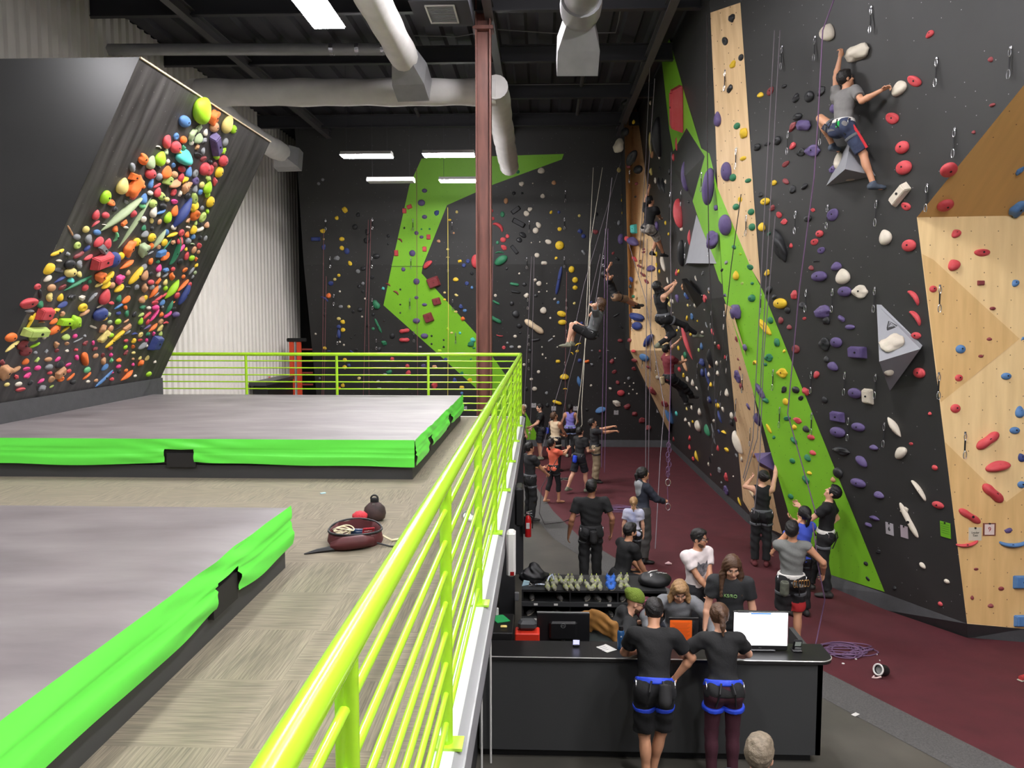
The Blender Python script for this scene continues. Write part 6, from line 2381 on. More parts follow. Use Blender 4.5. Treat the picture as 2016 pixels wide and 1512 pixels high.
BW3 = """76,33,11,8,w;48,52,7,6,w;78,69,7,6,wD;94,50,7,6,n;37,65,6,5,k;49,65,4,3,k;26,76,6,8,n;40,89,14,6,kK,35;44,107,19,7,kK,-28;50,124,12,7,kW,-30;45,131,9,7,kW;38,145,14,5,kK,-52;21,95,6,8,GO;60,88,6,6,w;55,94,8,8,w;72,110,7,9,w;68,118,8,8,w;90,92,4,5,y;101,92,4,4,B;130,97,4,4,Y;102,116,6,6,y;102,139,12,12,yR;86,134,9,7,w;131,119,7,6,B;136,126,6,6,B;153,120,8,6,d;154,95,5,6,k;16,112,20,15,rC,-40;22,131,8,7,r;28,126,6,6,r;23,142,8,6,r;5,90,6,5,r;6,101,8,5,r;14,135,5,5,G;62,135,2,2,w;74,134,2,2,w;64,51,2,2,w;186,32,6,7,Y;192,67,5,6,y;192,75,5,6,y;192,93,5,5,y;189,130,9,14,v;186,107,5,7,a;43,35,5,5,G"""
addh(BW3, 960, 290, 7.2, bw_plane, bw_zone)
BW4 = """17,5,14,6,G;19,16,20,11,GR,32;27,28,4,4,k;45,35,3,3,w;38,50,13,5,GN,-10;52,50,7,5,k;40,61,14,4,kN,-8;11,66,4,4,w;12,76,11,4,GN,-30;34,77,7,6,k;40,92,12,9,kW;11,100,19,7,GN,-30;45,109,8,6,kR;46,119,4,3,k;70,9,7,7,w;80,20,9,5,w;97,13,5,4,y;101,45,40,6,BN,80;119,29,8,9,yR;124,44,8,8,yR;124,55,7,6,yR;67,44,5,4,w;73,49,8,7,wW;55,66,7,6,w;68,66,6,4,k;73,61,3,2,w;84,49,2,2,w;84,60,2,2,w;95,71,4,3,w;100,76,4,5,b;78,77,2,2,k;79,87,10,9,wW;105,92,13,8,yR,-15;106,104,12,7,yR;89,98,3,3,w;66,110,32,11,cN,-36;123,77,4,4,Y;146,76,6,3,B,30;132,106,7,5,B;39,124,5,4,w;45,139,5,4,w;34,139,6,4,a;28,133,4,3,a;17,123,11,3,rC,170;23,140,5,5,rO;68,129,13,4,kN,10;89,129,8,3,aN,35;94,124,3,2,w;77,139,2,2,w;99,139,2,2,w;78,150,3,2,w;60,144,6,5,k;128,135,10,5,yC,25;127,145,5,4,y;120,148,6,4,yC,-50;136,5,8,5,aN,-50;184,14,7,4,k,-40;182,94,10,3,k,30;189,111,7,3,k,-40;188,130,7,4,d;170,144,5,2,a;148,144,3,2,a;178,6,4,5,d"""
addh(BW4, 960, 490, 7.2, bw_plane, bw_zone)
BW5 = """47,41,2,2,w;43,36,2,2,w;98,45,6,4,o,15;62,45,6,4,y;70,64,12,7,yW;71,79,6,3,y;61,96,12,5,yN,-20;38,58,4,4,w;29,67,4,3,w;33,79,6,5,w;23,79,4,5,k;48,84,4,4,a;89,44,5,5,B;88,70,14,5,b,-80;104,49,5,3,a,-40;114,32,3,3,d;114,40,3,4,k;129,45,6,5,d;132,58,6,5,d;136,71,5,5,d;140,84,9,7,rR;127,79,5,3,w,-40;135,97,10,6,wU,-35;148,101,8,6,d;157,110,7,5,d;166,118,7,6,d;174,127,8,6,d;157,54,7,5,d;150,66,4,4,a;139,19,6,4,d;115,105,15,7,bW,20;20,101,7,6,w;133,41,2,2,w;103,75,3,3,w;145,72,2,2,w;156,72,2,2,w;151,76,2,2,w;155,80,2,2,w;150,85,2,2,w;160,85,2,2,w;49,99,5,5,k;98,105,4,3,k;27,134,3,3,w;20,49,3,3,w"""
addh(BW5, 1000, 640, 6.3, bw_plane, bw_zone)


PRL = plane3(L2, L3, R3)
PR1 = plane3(L1, L2, R2)


def prow_plane(x, y):
    return PRL if y > 692 else PR1


pz = lambda x, y: 'plywood prow strip, %s part' % ('upper' if y < 480 else 'lower')
PW = """43,6,12,10,k;49,17,8,8,k;39,14,4,4,d;47,31,3,3,d;46,44,2,2,k;44,88,12,8,vD,-20;38,86,5,5,r;45,76,5,9,tK;45,106,6,4,r,-30;50,113,5,3,d,-20;53,121,5,3,d,-30;54,96,3,2,d;54,99,3,2,d;42,126,4,4,B;57,128,4,3,d;41,133,3,4,k;44,143,3,3,G;61,115,9,6,v"""
addh(PW, 1160, 300, 5.04, prow_plane, pz)
PW2 = """48,12,13,7,BU,-15;48,21,9,8,BR;59,35,13,7,BD,40;40,35,4,4,d;44,46,4,3,r;55,52,8,8,bR;45,55,5,4,d;59,62,4,4,d;74,50,2,2,k;68,72,3,4,w;63,85,5,9,d;75,98,6,6,d"""
addh(PW2, 1160, 600, 5.04, prow_plane, pz)
addh("36,131,7,8,k;37,103,10,8,kU;44,121,3,4,y;30,145,9,12,w", 1160, 0, 5.04, prow_plane, pz)


def a_plane(x, y):
    return PAU if y < 600 - (1425 - x) * .0 and y < 590 else PAL


az = lambda x, y: 'long dark wall, %s' % ('top' if y < 330 else 'upper half' if y < 590 else 'lower half' if y < 800 else 'foot')
AW = """92,108,27,16,rK,70;70,136,26,12,kW,80;61,143,14,4,Y,80;61,102,3,3,w;87,143,8,4,r,70"""
addh(AW, 1160, 0, 5.04, a_plane, az)
AW = """98,23,18,12,vR,80;84,5,4,7,r;70,4,3,5,w;63,2,6,5,n;62,19,4,7,Y;70,16,3,3,k;80,19,4,5,k;76,29,3,4,w;66,28,3,5,w;70,32,10,4,k,-70;74,33,11,5,k,-65;82,31,2,4,k;91,60,20,11,rD,-80;92,75,5,6,wW;100,85,10,4,r,80;93,100,16,9,kR,75;68,74,8,8,v;76,70,3,4,y;79,81,3,3,y;67,101,4,5,y;74,110,13,7,wN,-50;67,112,3,5,y;70,118,3,4,y;78,127,5,3,w,-50;87,119,4,7,r;89,118,4,4,y;106,125,5,3,w,-40;113,120,4,3,a;97,141,5,8,b;79,147,9,5,Y,-60;83,148,3,5,w;110,143,4,5,w;115,145,4,7,r;119,136,3,4,a;93,133,4,4,n;88,145,6,9,v;99,49,2,3,k"""
addh(AW, 1160, 300, 5.04, a_plane, az)
AW = """67,83,12,12,y;80,80,12,14,b;69,27,12,20,BU;56,10,8,9,nO;103,31,10,15,wC,60;114,33,9,20,r;120,16,10,6,n,-55;87,52,8,12,w;69,52,7,8,Y;75,52,4,5,a;93,90,4,5,y;115,101,11,6,a,-60;130,118,13,9,r,-50;76,124,10,8,y;42,114,6,6,y;46,107,6,9,w;54,104,8,6,w;33,126,5,8,y;19,38,8,12,y;27,40,7,10,w;32,70,2,3,w;110,63,4,5,w;105,119,10,8,w"""
addh(AW, 1300, 560, 12.6, a_plane, az)
AW = """97,35,26,6,rL,-68;113,57,9,7,BU;121,53,12,7,k,80;119,54,5,8,w;127,58,4,5,w;131,57,3,3,w;120,61,3,4,n;113,67,6,8,B;118,72,12,5,B,-75;119,69,4,5,w;128,68,4,5,w;121,79,5,5,y;103,77,5,7,w;107,83,4,4,w;98,74,4,5,w;94,70,4,4,y;90,64,5,5,rR;95,58,11,6,n,-60;96,50,5,7,G;129,42,5,6,r;125,38,3,3,w;135,52,3,3,r;112,41,4,7,b;109,45,3,4,l;89,43,3,5,y;120,94,7,7,B;126,96,4,5,B;128,100,7,5,y;133,104,4,6,w;137,87,6,8,wW;130,111,9,5,BC,-70;142,110,5,7,w;146,113,4,5,d;110,106,5,7,w;102,102,3,4,w;97,103,3,3,Y;87,108,4,5,t;96,114,5,4,w;103,116,3,3,y;100,119,4,6,w;109,120,9,11,wR;118,124,10,8,GW,-40;124,115,4,3,w;123,124,8,3,a,-75;134,126,11,5,y;129,126,4,5,B;142,117,4,8,k;100,132,5,5,r;100,141,4,5,r;84,133,4,5,d;137,144,8,5,yJ;128,142,4,6,r;124,133,7,3,a,-75;149,136,17,9,wD,-60;107,150,7,4,y,-70;81,106,17,11,bW,80"""
addh(AW, 1160, 600, 5.04, a_plane, az)
AW = """106,71,7,7,a;115,80,6,11,r;108,87,5,3,a;115,97,8,11,vU;132,112,9,6,yC,-50;124,79,2,2,w;71,56,5,6,r;135,56,6,8,w;128,52,5,6,a;93,57,7,3,k,80;91,63,3,5,w;94,77,3,4,d;96,51,2,3,w"""
addh(AW, 1260, 820, 6.72, a_plane, az)


def t_plane(x, y):
    return PT


def c_zone(x, y):
    if inside(x, y, G_C):
        return 'long green band, %s' % ('top' if y < 560 else 'middle' if y < 800 else 'foot')
    if inside(x, y, W_S):
        return 'tall plywood strip'
    if x < 1600:
        return 'lead wall beside green band, %s' % ('upper half' if y < 480 else 'lower half')
    return 'dark lead wall, %s' % ('top' if y < 300 else 'upper half' if y < 560 else 'lower half' if y < 860 else 'foot')


CPL = lambda x, y: PC
addh("142,18,6,7,k;135,41,6,8,k;151,57,5,6,k;143,64,6,6,y;140,88,6,6,k;128,118,7,14,vD;147,125,6,6,GR;154,132,7,10,y;146,148,3,3,w", 1160, 0, 5.04, CPL, c_zone)
CW = """137,19,9,18,vR;143,25,6,7,GR;158,28,6,4,G;153,6,6,4,y;150,47,4,6,y;146,54,6,6,GR;161,59,6,6,GR;162,74,6,7,GR;120,34,22,13,vR,72;126,55,3,7,v;136,72,11,20,vR;123,87,11,14,vU;144,94,4,4,G;150,101,3,3,g;136,109,4,4,a;132,117,3,3,k;146,122,6,9,y;152,130,3,3,l;160,114,6,6,G;162,130,3,3,G;162,144,6,6,GR;135,142,3,8,v"""
addh(CW, 1160, 300, 5.04, CPL, c_zone)
CW = """32,33,6,9,vU;52,38,3,4,G;49,42,8,4,yO,-42;56,51,3,5,G;51,60,4,4,G;49,64,2,2,G;43,63,3,6,y;59,69,5,5,y;46,80,7,5,v,-50;49,85,4,3,G;60,79,3,3,k;67,79,4,4,k;73,80,4,4,r;70,84,3,3,k;61,86,3,4,y;62,96,4,3,G;68,97,4,3,r;66,101,3,3,y;51,102,4,3,y,-50;73,102,4,4,k;54,107,2,2,G;66,109,4,3,G;76,107,4,3,r;77,116,4,3,r;74,119,4,4,G;65,121,3,3,G;75,128,3,2,y;73,132,4,4,G;89,132,3,3,n;92,128,5,6,k;64,142,3,3,G;60,56,2,2,y;41,25,4,4,G"""
addh(CW, 1344, 504, 3, CPL, c_zone)
tz = lambda x, y: 'lower plywood strip'
addh("45,97,3,8,v;32,49,2,3,d;33,61,2,4,d;34,66,2,3,d;33,71,4,7,v;35,77,3,4,d;39,89,3,4,v;37,54,3,4,v;42,117,3,4,n;41,140,4,5,c;43,142,3,3,c", 1344, 504, 3, t_plane, tz)
CW = """86,19,9,9,wD,-30;104,31,13,9,wU;128,52,9,8,wW;137,48,8,6,rJ;146,20,5,4,r;124,70,7,7,rJ;130,87,7,7,rR;131,99,8,8,rR;132,122,5,5,rJ;129,115,11,6,wK,38;120,140,7,9,wD;134,145,7,7,rR;93,63,10,7,vR;72,74,8,6,v;77,89,7,6,v;89,127,6,7,v;82,148,4,4,v;70,90,4,4,k;65,86,4,4,r;75,57,5,6,k;82,54,4,4,k;67,58,4,4,k;60,51,3,2,k;52,54,4,4,d;46,56,4,3,y;68,69,5,4,k;65,75,4,3,d;56,83,4,5,k;44,87,4,4,k;50,85,3,2,k;61,97,4,3,d;61,107,4,3,d;65,112,3,4,k;72,110,4,3,k;54,108,3,3,y;49,119,5,4,yR;53,123,3,3,d;57,127,3,4,r;60,131,3,3,r;47,134,4,5,yD;74,129,4,4,k;77,124,2,2,r;81,138,4,4,r;78,143,4,4,r;58,145,11,7,kU,-70;64,145,2,3,r;51,138,2,2,G;46,115,3,3,k;89,100,4,4,v;182,35,3,3,d;183,62,3,2,d;172,78,2,2,d;93,95,6,10,wD;100,104,10,5,wW"""
addh(CW, 1344, 0, 3, CPL, c_zone)
CW = """58,28,7,6,yR;81,12,8,6,vR;91,6,6,5,v;95,12,8,9,wD;96,21,7,6,vR;105,21,7,7,wU;83,33,8,7,vU;94,37,4,3,v;99,42,5,3,vR;91,51,6,6,vR;104,57,9,7,vK;89,65,6,5,vD;102,81,7,6,vR;110,83,5,9,wK;92,95,7,6,vK;104,101,7,5,vR;92,104,8,6,vR;125,101,10,5,wL,-50;113,113,5,3,v;129,116,8,6,wD,40;106,121,7,5,vD,-30;104,134,8,5,vR;116,141,6,4,v;140,138,12,6,wC,-48;151,147,6,4,rR;135,111,2,2,r;149,125,3,3,rR;146,93,2,2,r;140,69,6,6,rR;138,47,5,4,rR;138,36,9,8,rC,-50;137,24,9,8,rC,-50;76,7,3,3,d;66,23,3,5,r;72,37,2,2,r;67,55,4,5,dO;79,70,4,4,r;85,38,4,5,kU;84,52,5,7,kU;85,61,3,4,k;51,20,4,4,k;54,24,3,3,k;50,10,3,3,y;71,29,4,4,k;94,115,8,4,kU;84,85,3,4,k;62,32,3,4,k;58,38,3,4,d;63,42,3,3,d;79,3,4,2,k;131,150,4,3,w"""
addh(CW, 1344, 504, 3, CPL, c_zone)
CW = """16,13,12,6,v;9,21,8,5,v;21,54,5,4,k;6,69,5,5,k;8,88,5,5,k;41,99,5,5,k;76,71,8,6,wW;106,91,6,5,wR;98,119,5,5,r;59,15,34,9,wN,-57"""
addh(CW, 1696, 1000, 6.3, CPL, c_zone)
dz_ = lambda x, y: 'big plywood panel'
DPL = lambda x, y: PD
addh("134,10,27,11,rN,-32;131,45,27,12,rC,190;182,28,9,6,v;187,45,32,15,bC,180;142,76,5,4,d;173,100,6,5,d;137,111,4,5,d;160,121,7,5,d;197,92,16,16,bK;198,140,16,14,bK", 1696, 1000, 6.3, DPL, dz_)
addh("89,50,16,13,rD,30;132,82,22,13,rJ;85,102,20,18,rD,30;130,132,10,8,dK;51,142,11,11,rR;187,132,12,11,bD,40", 1776, 400, 8.4, DPL, dz_)
addh("183,31,3,2,d;181,49,3,2,d;176,59,3,2,d;164,55,5,5,bR;191,71,5,4,bR;163,72,4,4,rR;161,90,5,5,rR;199,92,5,7,b;196,103,5,4,bR;180,109,13,7,rN,35;186,124,14,6,rW,10;183,140,13,7,rN,-40;200,119,4,5,B;200,135,4,4,b;201,49,2,5,b", 1344, 504, 3, DPL, dz_)
ez = lambda x, y: 'brown overhang panel'
EPL = lambda x, y: PE
addh("157,100,8,9,rR,40;155,121,8,7,rR;161,138,6,5,r;198,123,7,9,bU;199,101,3,5,b", 1344, 0, 3, EPL, ez)
for h_ in HOLDS:
    if h_['zone'] == 'brown overhang panel' and h_['x'] < 1800:
        h_['pl'] = PC if h_['x'] < 1880 and h_['y'] < 380 else PE

# sizes in metres, then the 300 largest become objects of their own
for h_ in HOLDS:
    p = h_['pl'].at(h_['x'], h_['y'])
    zc_ = (p - EYE) @ FW
    d_ = unit(p - EYE)
    cu = math.sqrt(max(.0, 1 - (h_['pl'].u @ d_) ** 2))
    cv = math.sqrt(max(.0, 1 - (h_['pl'].v @ d_) ** 2))
    h_['p'] = p
    kk = 1.2 if h_['pl'] is PS else 1.04
    h_['W'] = kk * h_['w'] * zc_ / FPX / max(cu, .62)
    h_['Hh'] = kk * h_['h'] * zc_ / FPX / max(cv, .62)
    h_['area'] = h_['w'] * h_['h']
order = sorted(range(len(HOLDS)), key=lambda i: -HOLDS[i]['area'])
BIG = set(order[:300])
zone_n = {}
for i in sorted(BIG, key=lambda i: HOLDS[i]['y']):
    h_ = HOLDS[i]
    key = (h_['zone'], HC[h_['c']][0])
    zone_n[key] = zone_n.get(key, 0) + 1
    h_['rank'] = zone_n[key]


def hold_matrix(h_, k=1.):
    pl = h_['pl']
    a = math.radians(h_['ang'])
    x = pl.u * math.cos(a) + pl.v * math.sin(a)
    y = np.cross(pl.n, x)
    W_, H_ = h_['W'] * k, h_['Hh'] * k
    dp = min(.32, max(.45 * (W_ + H_) * .5, .04)) * 1.5
    if h_['kind'] in ('leaf', 'bone'):
        dp = min(W_, H_) * 1.25
    R = np.stack([x * W_, y * H_, pl.n * dp], 1)
    M = Matrix([list(r) for r in R]).to_4x4()
    M.translation = Vector([float(c) for c in (h_['p'] - pl.n * .004)])
    return M, dp


rest = MB()
rest_m = []
rest_cols = list(HC)
for i, h_ in enumerate(HOLDS):
    M, dp = hold_matrix(h_)
    ml = KM[h_['kind']]
    me = ml[i % len(ml)]
    if i in BIG:
        o = bpy.data.objects.new('climbing_hold', me)
        COL.objects.link(o)
        o.matrix_basis = M
        o.material_slots[0].link = 'OBJECT'
        o.material_slots[0].material = HM[h_['c']]
        cn = HC[h_['c']][0]
        nz = zone_n[(h_['zone'], cn)]
        mx_ = max(h_['w'], h_['h'])
        lab = '%s %s hold%s on %s' % (cn, KW[h_['kind']], '' if nz == 1 else ', %s highest %s' % (ordinal(h_['rank']), cn), h_['zone'])
        tag(o, ' '.join(lab.split()), 'climbing hold', 'climbing holds on the walls')
        if mx_ > 13:
            bo = bpy.data.objects.new('bolt', BOLT)
            COL.objects.link(bo)
            bo.parent = o
            bo.matrix_parent_inverse = M.inverted()
            top = M @ Vector((.05, .06, TOPZ_[h_['kind']] * .86 if h_['kind'] != 'block' else .55))
            n_ = h_['pl'].n
            r_ = .012 + .0006 * mx_
            Rb = np.stack([h_['pl'].u * r_, h_['pl'].v * r_, n_ * .03], 1)
            MB_ = Matrix([list(r) for r in Rb]).to_4x4()
            MB_.translation = top
            bo.matrix_basis = MB_
    else:
        k0 = len(rest.v)
        rest.slot = rest_cols.index(h_['c'])
        cs = [M @ v.co for v in me.vertices]
        rest.add(cs, [tuple(p_.vertices) for p_ in me.polygons])
ro = rest.build('small_climbing_holds', [HM[k_] for k_ in rest_cols], smooth=60)
tag(ro, 'many small mixed colour holds scattered over all the climbing walls', 'small holds', None, 'stuff')

# ================================================================== wall volumes
m_vol = m_lightgrey


def vol_px(pl, px, depth):
    p = pl.at(px[0], px[1])
    return p + (EYE - p) * (depth / (pl.n @ (EYE - p)))


def volume(label, pl, base, apex_px, depth, m, name='climbing_volume', extra=None):
    """faceted volume: base polygon on the wall (pixels), apex raised by depth"""
    t_ = [pl.at(x, y, -.002) for x, y in base]
    ap = vol_px(pl, apex_px, depth) if len(apex_px) == 2 else np.array(apex_px)
    b_ = MB()
    n_ = len(t_)
    b_.add(t_ + [ap], [(i, (i + 1) % n_, n_) for i in range(n_)] + [tuple(range(n_))])
    o = b_.build(name, m)
    return tag(o, label, 'volume', 'climbing volumes')


def vol_px(pl, px, depth):
    p = pl.at(px[0], px[1])
    return p + (EYE - p) * (depth / (pl.n @ (EYE - p)))


v1 = volume('grey pyramid volume under the high climber on the dark lead wall', PC, [(1676, 268), (1626, 366), (1724, 346)], (1664, 333), .42, m_vol)
# big triangular volume with the emblem
A_, B_, C_, D_ = PC.at(1729, 599, .03), vol_px(PC, (1731, 712), .50), vol_px(PC, (1812, 687), .10), PC.at(1752, 770)
b = MB()
bk = [PC.at(1735, 600), PC.at(1742, 760), PC.at(1816, 680)]
b.add([A_, B_, C_, D_] + bk, [(0, 1, 2), (1, 3, 2), (0, 4, 3, 1), (0, 2, 6, 4), (2, 3, 6), (4, 6, 3)])
t = b.build('climbing_volume', m_vol)
tag(t, 'large grey triangular volume with a black triangle emblem on the dark wall', 'volume', 'climbing volumes')
PV = plane3(A_, B_, C_)
b = MB()
mk = lambda pts: [PV.at(1700 + x * 130 / 1228, 580 + y * 160 / 1512, .004) for x, y in pts]
for pts in ([(462, 495), (430, 630), (445, 668), (482, 500)], [(430, 650), (445, 672), (600, 610), (560, 590)], [(485, 498), (630, 580), (620, 596), (520, 528)],
            [(476, 590), (505, 545), (495, 520), (470, 600)], [(440, 638), (530, 612), (535, 596), (470, 610)], [(510, 548), (590, 598), (600, 606), (520, 560)]):
    b.prism(mk(pts), PV.n * .003)
b.build('emblem', m_black, t)
h_ = dict(x=1756, y=677, w=52, h=36, c='w', kind='lump', ang=38., pl=PV)
for h_, lab in ((dict(x=1756, y=677, w=50, h=36, c='w', kind='lump', ang=38., pl=PV), 'big white lumpy hold bolted on the grey triangular emblem volume'),
                (dict(x=1751, y=733, w=24, h=15, c='w', kind='wedge', ang=-20., pl=plane3(B_, C_, D_)), 'white wedge hold under the grey triangular emblem volume')):
    h_['p'] = h_['pl'].at(h_['x'], h_['y'])
    zc_ = (h_['p'] - EYE) @ FW
    h_['W'], h_['Hh'] = h_['w'] * zc_ / FPX, h_['h'] * zc_ / FPX
    M, dp = hold_matrix(h_)
    o = bpy.data.objects.new('climbing_hold', KM[h_['kind']][0])
    COL.objects.link(o)
    M2 = M.copy()
    o.matrix_basis = M2
    o.material_slots[0].link = 'OBJECT'
    o.material_slots[0].material = HM['w']
    tag(o, lab, 'climbing hold', 'climbing holds on the walls')
volume('light grey triangular volume beside the green band on the long wall', PAU, [(1371, 422), (1349, 521), (1412, 519)], (1352, 518), .25, m_vol)
volume('dark kite shaped volume at the green band tip of the long wall', PAU, [(1352, 252), (1386, 308), (1364, 394), (1322, 330)], (1350, 345), .12, m_dark)
volume('black angular volume gripped by the stretched woman on the long wall', PAL, [(1352, 548), (1388, 590), (1372, 606), (1346, 575)], on_y(1342, 549, 17.6), 0, m_black)
volume('purple pyramid volume on the lower plywood strip by the tank top woman', PT, [(1484, 892), (1520, 890), (1538, 935), (1496, 918)], on_y(1492, 908, 14.6), 0, HM['v'])

# ================================================================== quickdraws
m_sling = mat('black_sling', (24, 24, 26), .7)


def qd_meshes():
    b1 = MB()
    b1.box((0, .012, -.175), (.022, .010, .15), None, .003)
    s_ = b1.build('sling', m_sling, link=False).data
    b2 = MB()
    b2.tube([(.017 * math.sin(a), .014, -.055 - .045 * math.cos(a)) for a in np.linspace(0, 2 * math.pi, 14, endpoint=False)], .006, 6, closed=True)
    b2.box((0, .006, .0), (.03, .012, .035), None, .004)
    t_ = b2.build('hanger', m_metal, link=False).data
    b3 = MB()
    b3.tube([(.022 * math.sin(a), .02, -.30 - .055 * math.cos(a)) for a in np.linspace(.5, 2 * math.pi - .4, 14)], .0065, 6)
    c_ = b3.build('carabiner', m_metal, link=False).data
    return (('sling', s_), ('hanger', t_), ('carabiner', c_))


QM = qd_meshes()
QD = [(PC, '''1716,14;1605,73;1540,92;1990,94;1845,115;1617,240;1552,260;1880,254;1826,364;1726,396;1630,405;1567,417;1588,571;1640,570;1723,567;1664,734;1598,733;1725,738;1671,824;1742,834;1523,729;1536,803;1599,814;1499,578;1470,425;1450,293;1428,139;1382,341'''),
      (PAU, '1342,375;1320,380;1350,478;1396,478'), (PAL, '1401,612;1427,612;1432,700;1374,716;1408,728;1450,786;1396,760;1420,770'), (PT, '1463,737;1478,843'),
      (PD, '1850,563;1848,735;1900,852'),
      (PBU, '641,432;733,430;813,432;890,438;650,506;732,506;809,508;882,514;1042,436;1111,430;1037,508;1111,506;966,436;1113,376;1188,504'),
      (PBL, '657,580;733,588;807,588;891,590;664,658;741,668;815,653;897,656;1039,588;1115,588;1041,660;1115,650;1041,708;966,584;968,658;1112,713'),
      (PR1, '1240,336;1245,628;1290,562'), (PRL, '1265,702;1292,712')]
PZN = {id(PC): None, id(PAU): 'long dark wall, upper half', id(PAL): 'long dark wall, lower half', id(PT): 'lower plywood strip', id(PD): 'big plywood panel', id(PBU): None, id(PBL): None, id(PR1): 'the prow strip', id(PRL): 'the prow foot'}
ql = []
for pl, s_ in QD:
    for e in s_.strip().split(';'):
        x, y = map(float, e.split(','))
        z_ = PZN[id(pl)] or (c_zone(x, y) if pl is PC else bw_zone(x, y))
        ql.append((y, x, pl, z_))
cnt = {}
tot = {}
for q in ql:
    tot[q[3]] = tot.get(q[3], 0) + 1
for y, x, pl, z_ in sorted(ql, key=lambda q: q[0]):
    cnt[z_] = cnt.get(z_, 0) + 1
    p = pl.at(x, y, .0)
    r = empty('quickdraw', p, 0, None)
    lab = 'black quickdraw on %s' % z_ if tot[z_] == 1 else 'black quickdraw, %s highest on %s' % (ordinal(cnt[z_]), z_)
    tag(r, lab, 'quickdraw', 'quickdraws on the climbing walls')
    n2 = unit((pl.n[0], pl.n[1], 0))
    r.rotation_euler = (0, 0, math.atan2(-n2[0], n2[1]))
    ov = max(0, -pl.n[2]) * 0
    for nm, me in QM:
        o = bpy.data.objects.new(nm, me)
        COL.objects.link(o)
        o.parent = r

# ================================================================== ropes
R_ = {'purple': mat('purple_rope', (112, 84, 116), .8), 'white': mat('pale_rope', (196, 190, 170), .8), 'black': mat('dark_rope', (52, 46, 48), .8), 'yellow': mat('yellow_rope', (226, 206, 96), .8),
      'grey': mat('grey_rope', (118, 110, 116), .8), 'red': mat('faded_red_rope', (130, 84, 86), .8)}


def rope(label, col, pts, r=.0075):
    b_ = MB()
    b_.tube(pts, r, 6)
    return tag(b_.build('climbing_rope', R_[col], None, 80), label, 'rope', 'climbing ropes hanging in the hall')


def sag(p, q, n=14, d=.15):
    p, q = np.array(p), np.array(q)
    return [p + (q - p) * k - np.array([0, 0, d * 4 * k * (1 - k)]) for k in np.linspace(0, 1, n)]


H1 = c1['pel'] + c1['fw'] * .2
an = PC.at(1692, -60, .25)
rope('purple rope from the high climber down to the man looking up', 'purple', [an, PC.at(1690, 60, .62), PC.at(1684, 230, .66), PC.at(1670, 345, .62), PC.at(1647, 560, .7), PC.at(1626, 800, .75), np.array(p9['arms'][0][2]) @ np.array([[1, 0, 0], [0, 1, 0], [0, 0, 1]]) * 0 + on_y(1606, 1010, 12.2)], .009)
rope('purple rope falling from the grey shirted belayer to the coil by the desk', 'purple', [on_y(1600, 1030, 10.6), on_y(1612, 1120, 10.5), on_y(1624, 1180, 10.6), on_y(1612, 1240, 10.9), on_z(1605, 1272, .03)], .008)
for lab, col, pl, pts, off in (
        ('grey rope hanging down the dark lead wall, first strand beside the green band', 'grey', PC, [(1562, 60), (1555, 420), (1544, 850), (1538, 925)], .35),
        ('grey rope hanging down the dark lead wall, second strand beside the green band', 'grey', PC, [(1573, 60), (1566, 420), (1553, 850), (1540, 930)], .35),
        ('grey rope hanging over the green band foot to the blue sleeved belayer', 'grey', PC, [(1572, 420), (1562, 690), (1568, 880), (1570, 990)], .45),
        ('dark rope hanging down the tall plywood strip', 'black', PC, [(1416, 30), (1430, 250), (1447, 500), (1470, 690), (1487, 830)], .25),
        ('dark rope crossing the plywood strip and green band', 'black', PC, [(1488, 380), (1482, 520), (1478, 680), (1468, 880)], .3),
        ('grey rope hanging on the long wall beside the big red volume', 'grey', PAU, [(1325, 110), (1325, 330), (1318, 540)], .5),
        ('grey rope hanging on the long wall past the red volume', 'grey', PAU, [(1335, 150), (1333, 330), (1326, 540)], .5),
        ('faded red rope, first strand by the cladding on the back wall', 'red', PBL, [(642, 450), (642, 700), (642, 800)], .3),
        ('faded red rope, second strand by the cladding on the back wall', 'red', PBL, [(647, 540), (646, 700), (645, 800)], .3),
        ('faded red rope hanging before the dark back wall, pair near the green band, first', 'red', PBL, [(729, 430), (724, 650), (720, 850)], .3),
        ('faded red rope hanging before the dark back wall, pair near the green band, second', 'red', PBL, [(734, 430), (731, 600), (734, 850)], .3),
        ('thin red rope hanging over the green band of the back wall', 'red', PBL, [(823, 330), (825, 600), (828, 850)], .3),
        ('yellow rope hanging over the green band beside the column', 'yellow', PBL, [(885, 404), (887, 600), (886, 860)], .5),
        ('faded red rope hanging just past the brown column', 'red', PBL, [(972, 480), (970, 640), (966, 830)], .4),
        ('grey rope hanging past the railing corner on the back wall', 'grey', PBL, [(1047, 500), (1040, 640), (1032, 800), (1030, 860)], .4),
        ('second grey rope hanging past the railing corner on the back wall', 'grey', PBL, [(1052, 500), (1049, 640), (1046, 790), (1043, 860)], .4),
        ('red rope under the yellow fan hold of the back wall', 'red', PBL, [(1115, 530), (1112, 720), (1112, 860)], .4)):
    rope(lab, col, [pl.at(x, y, off + .15 * k) for k, (x, y) in enumerate(pts)], .010 if pl in (PBL, PBU) else .008)
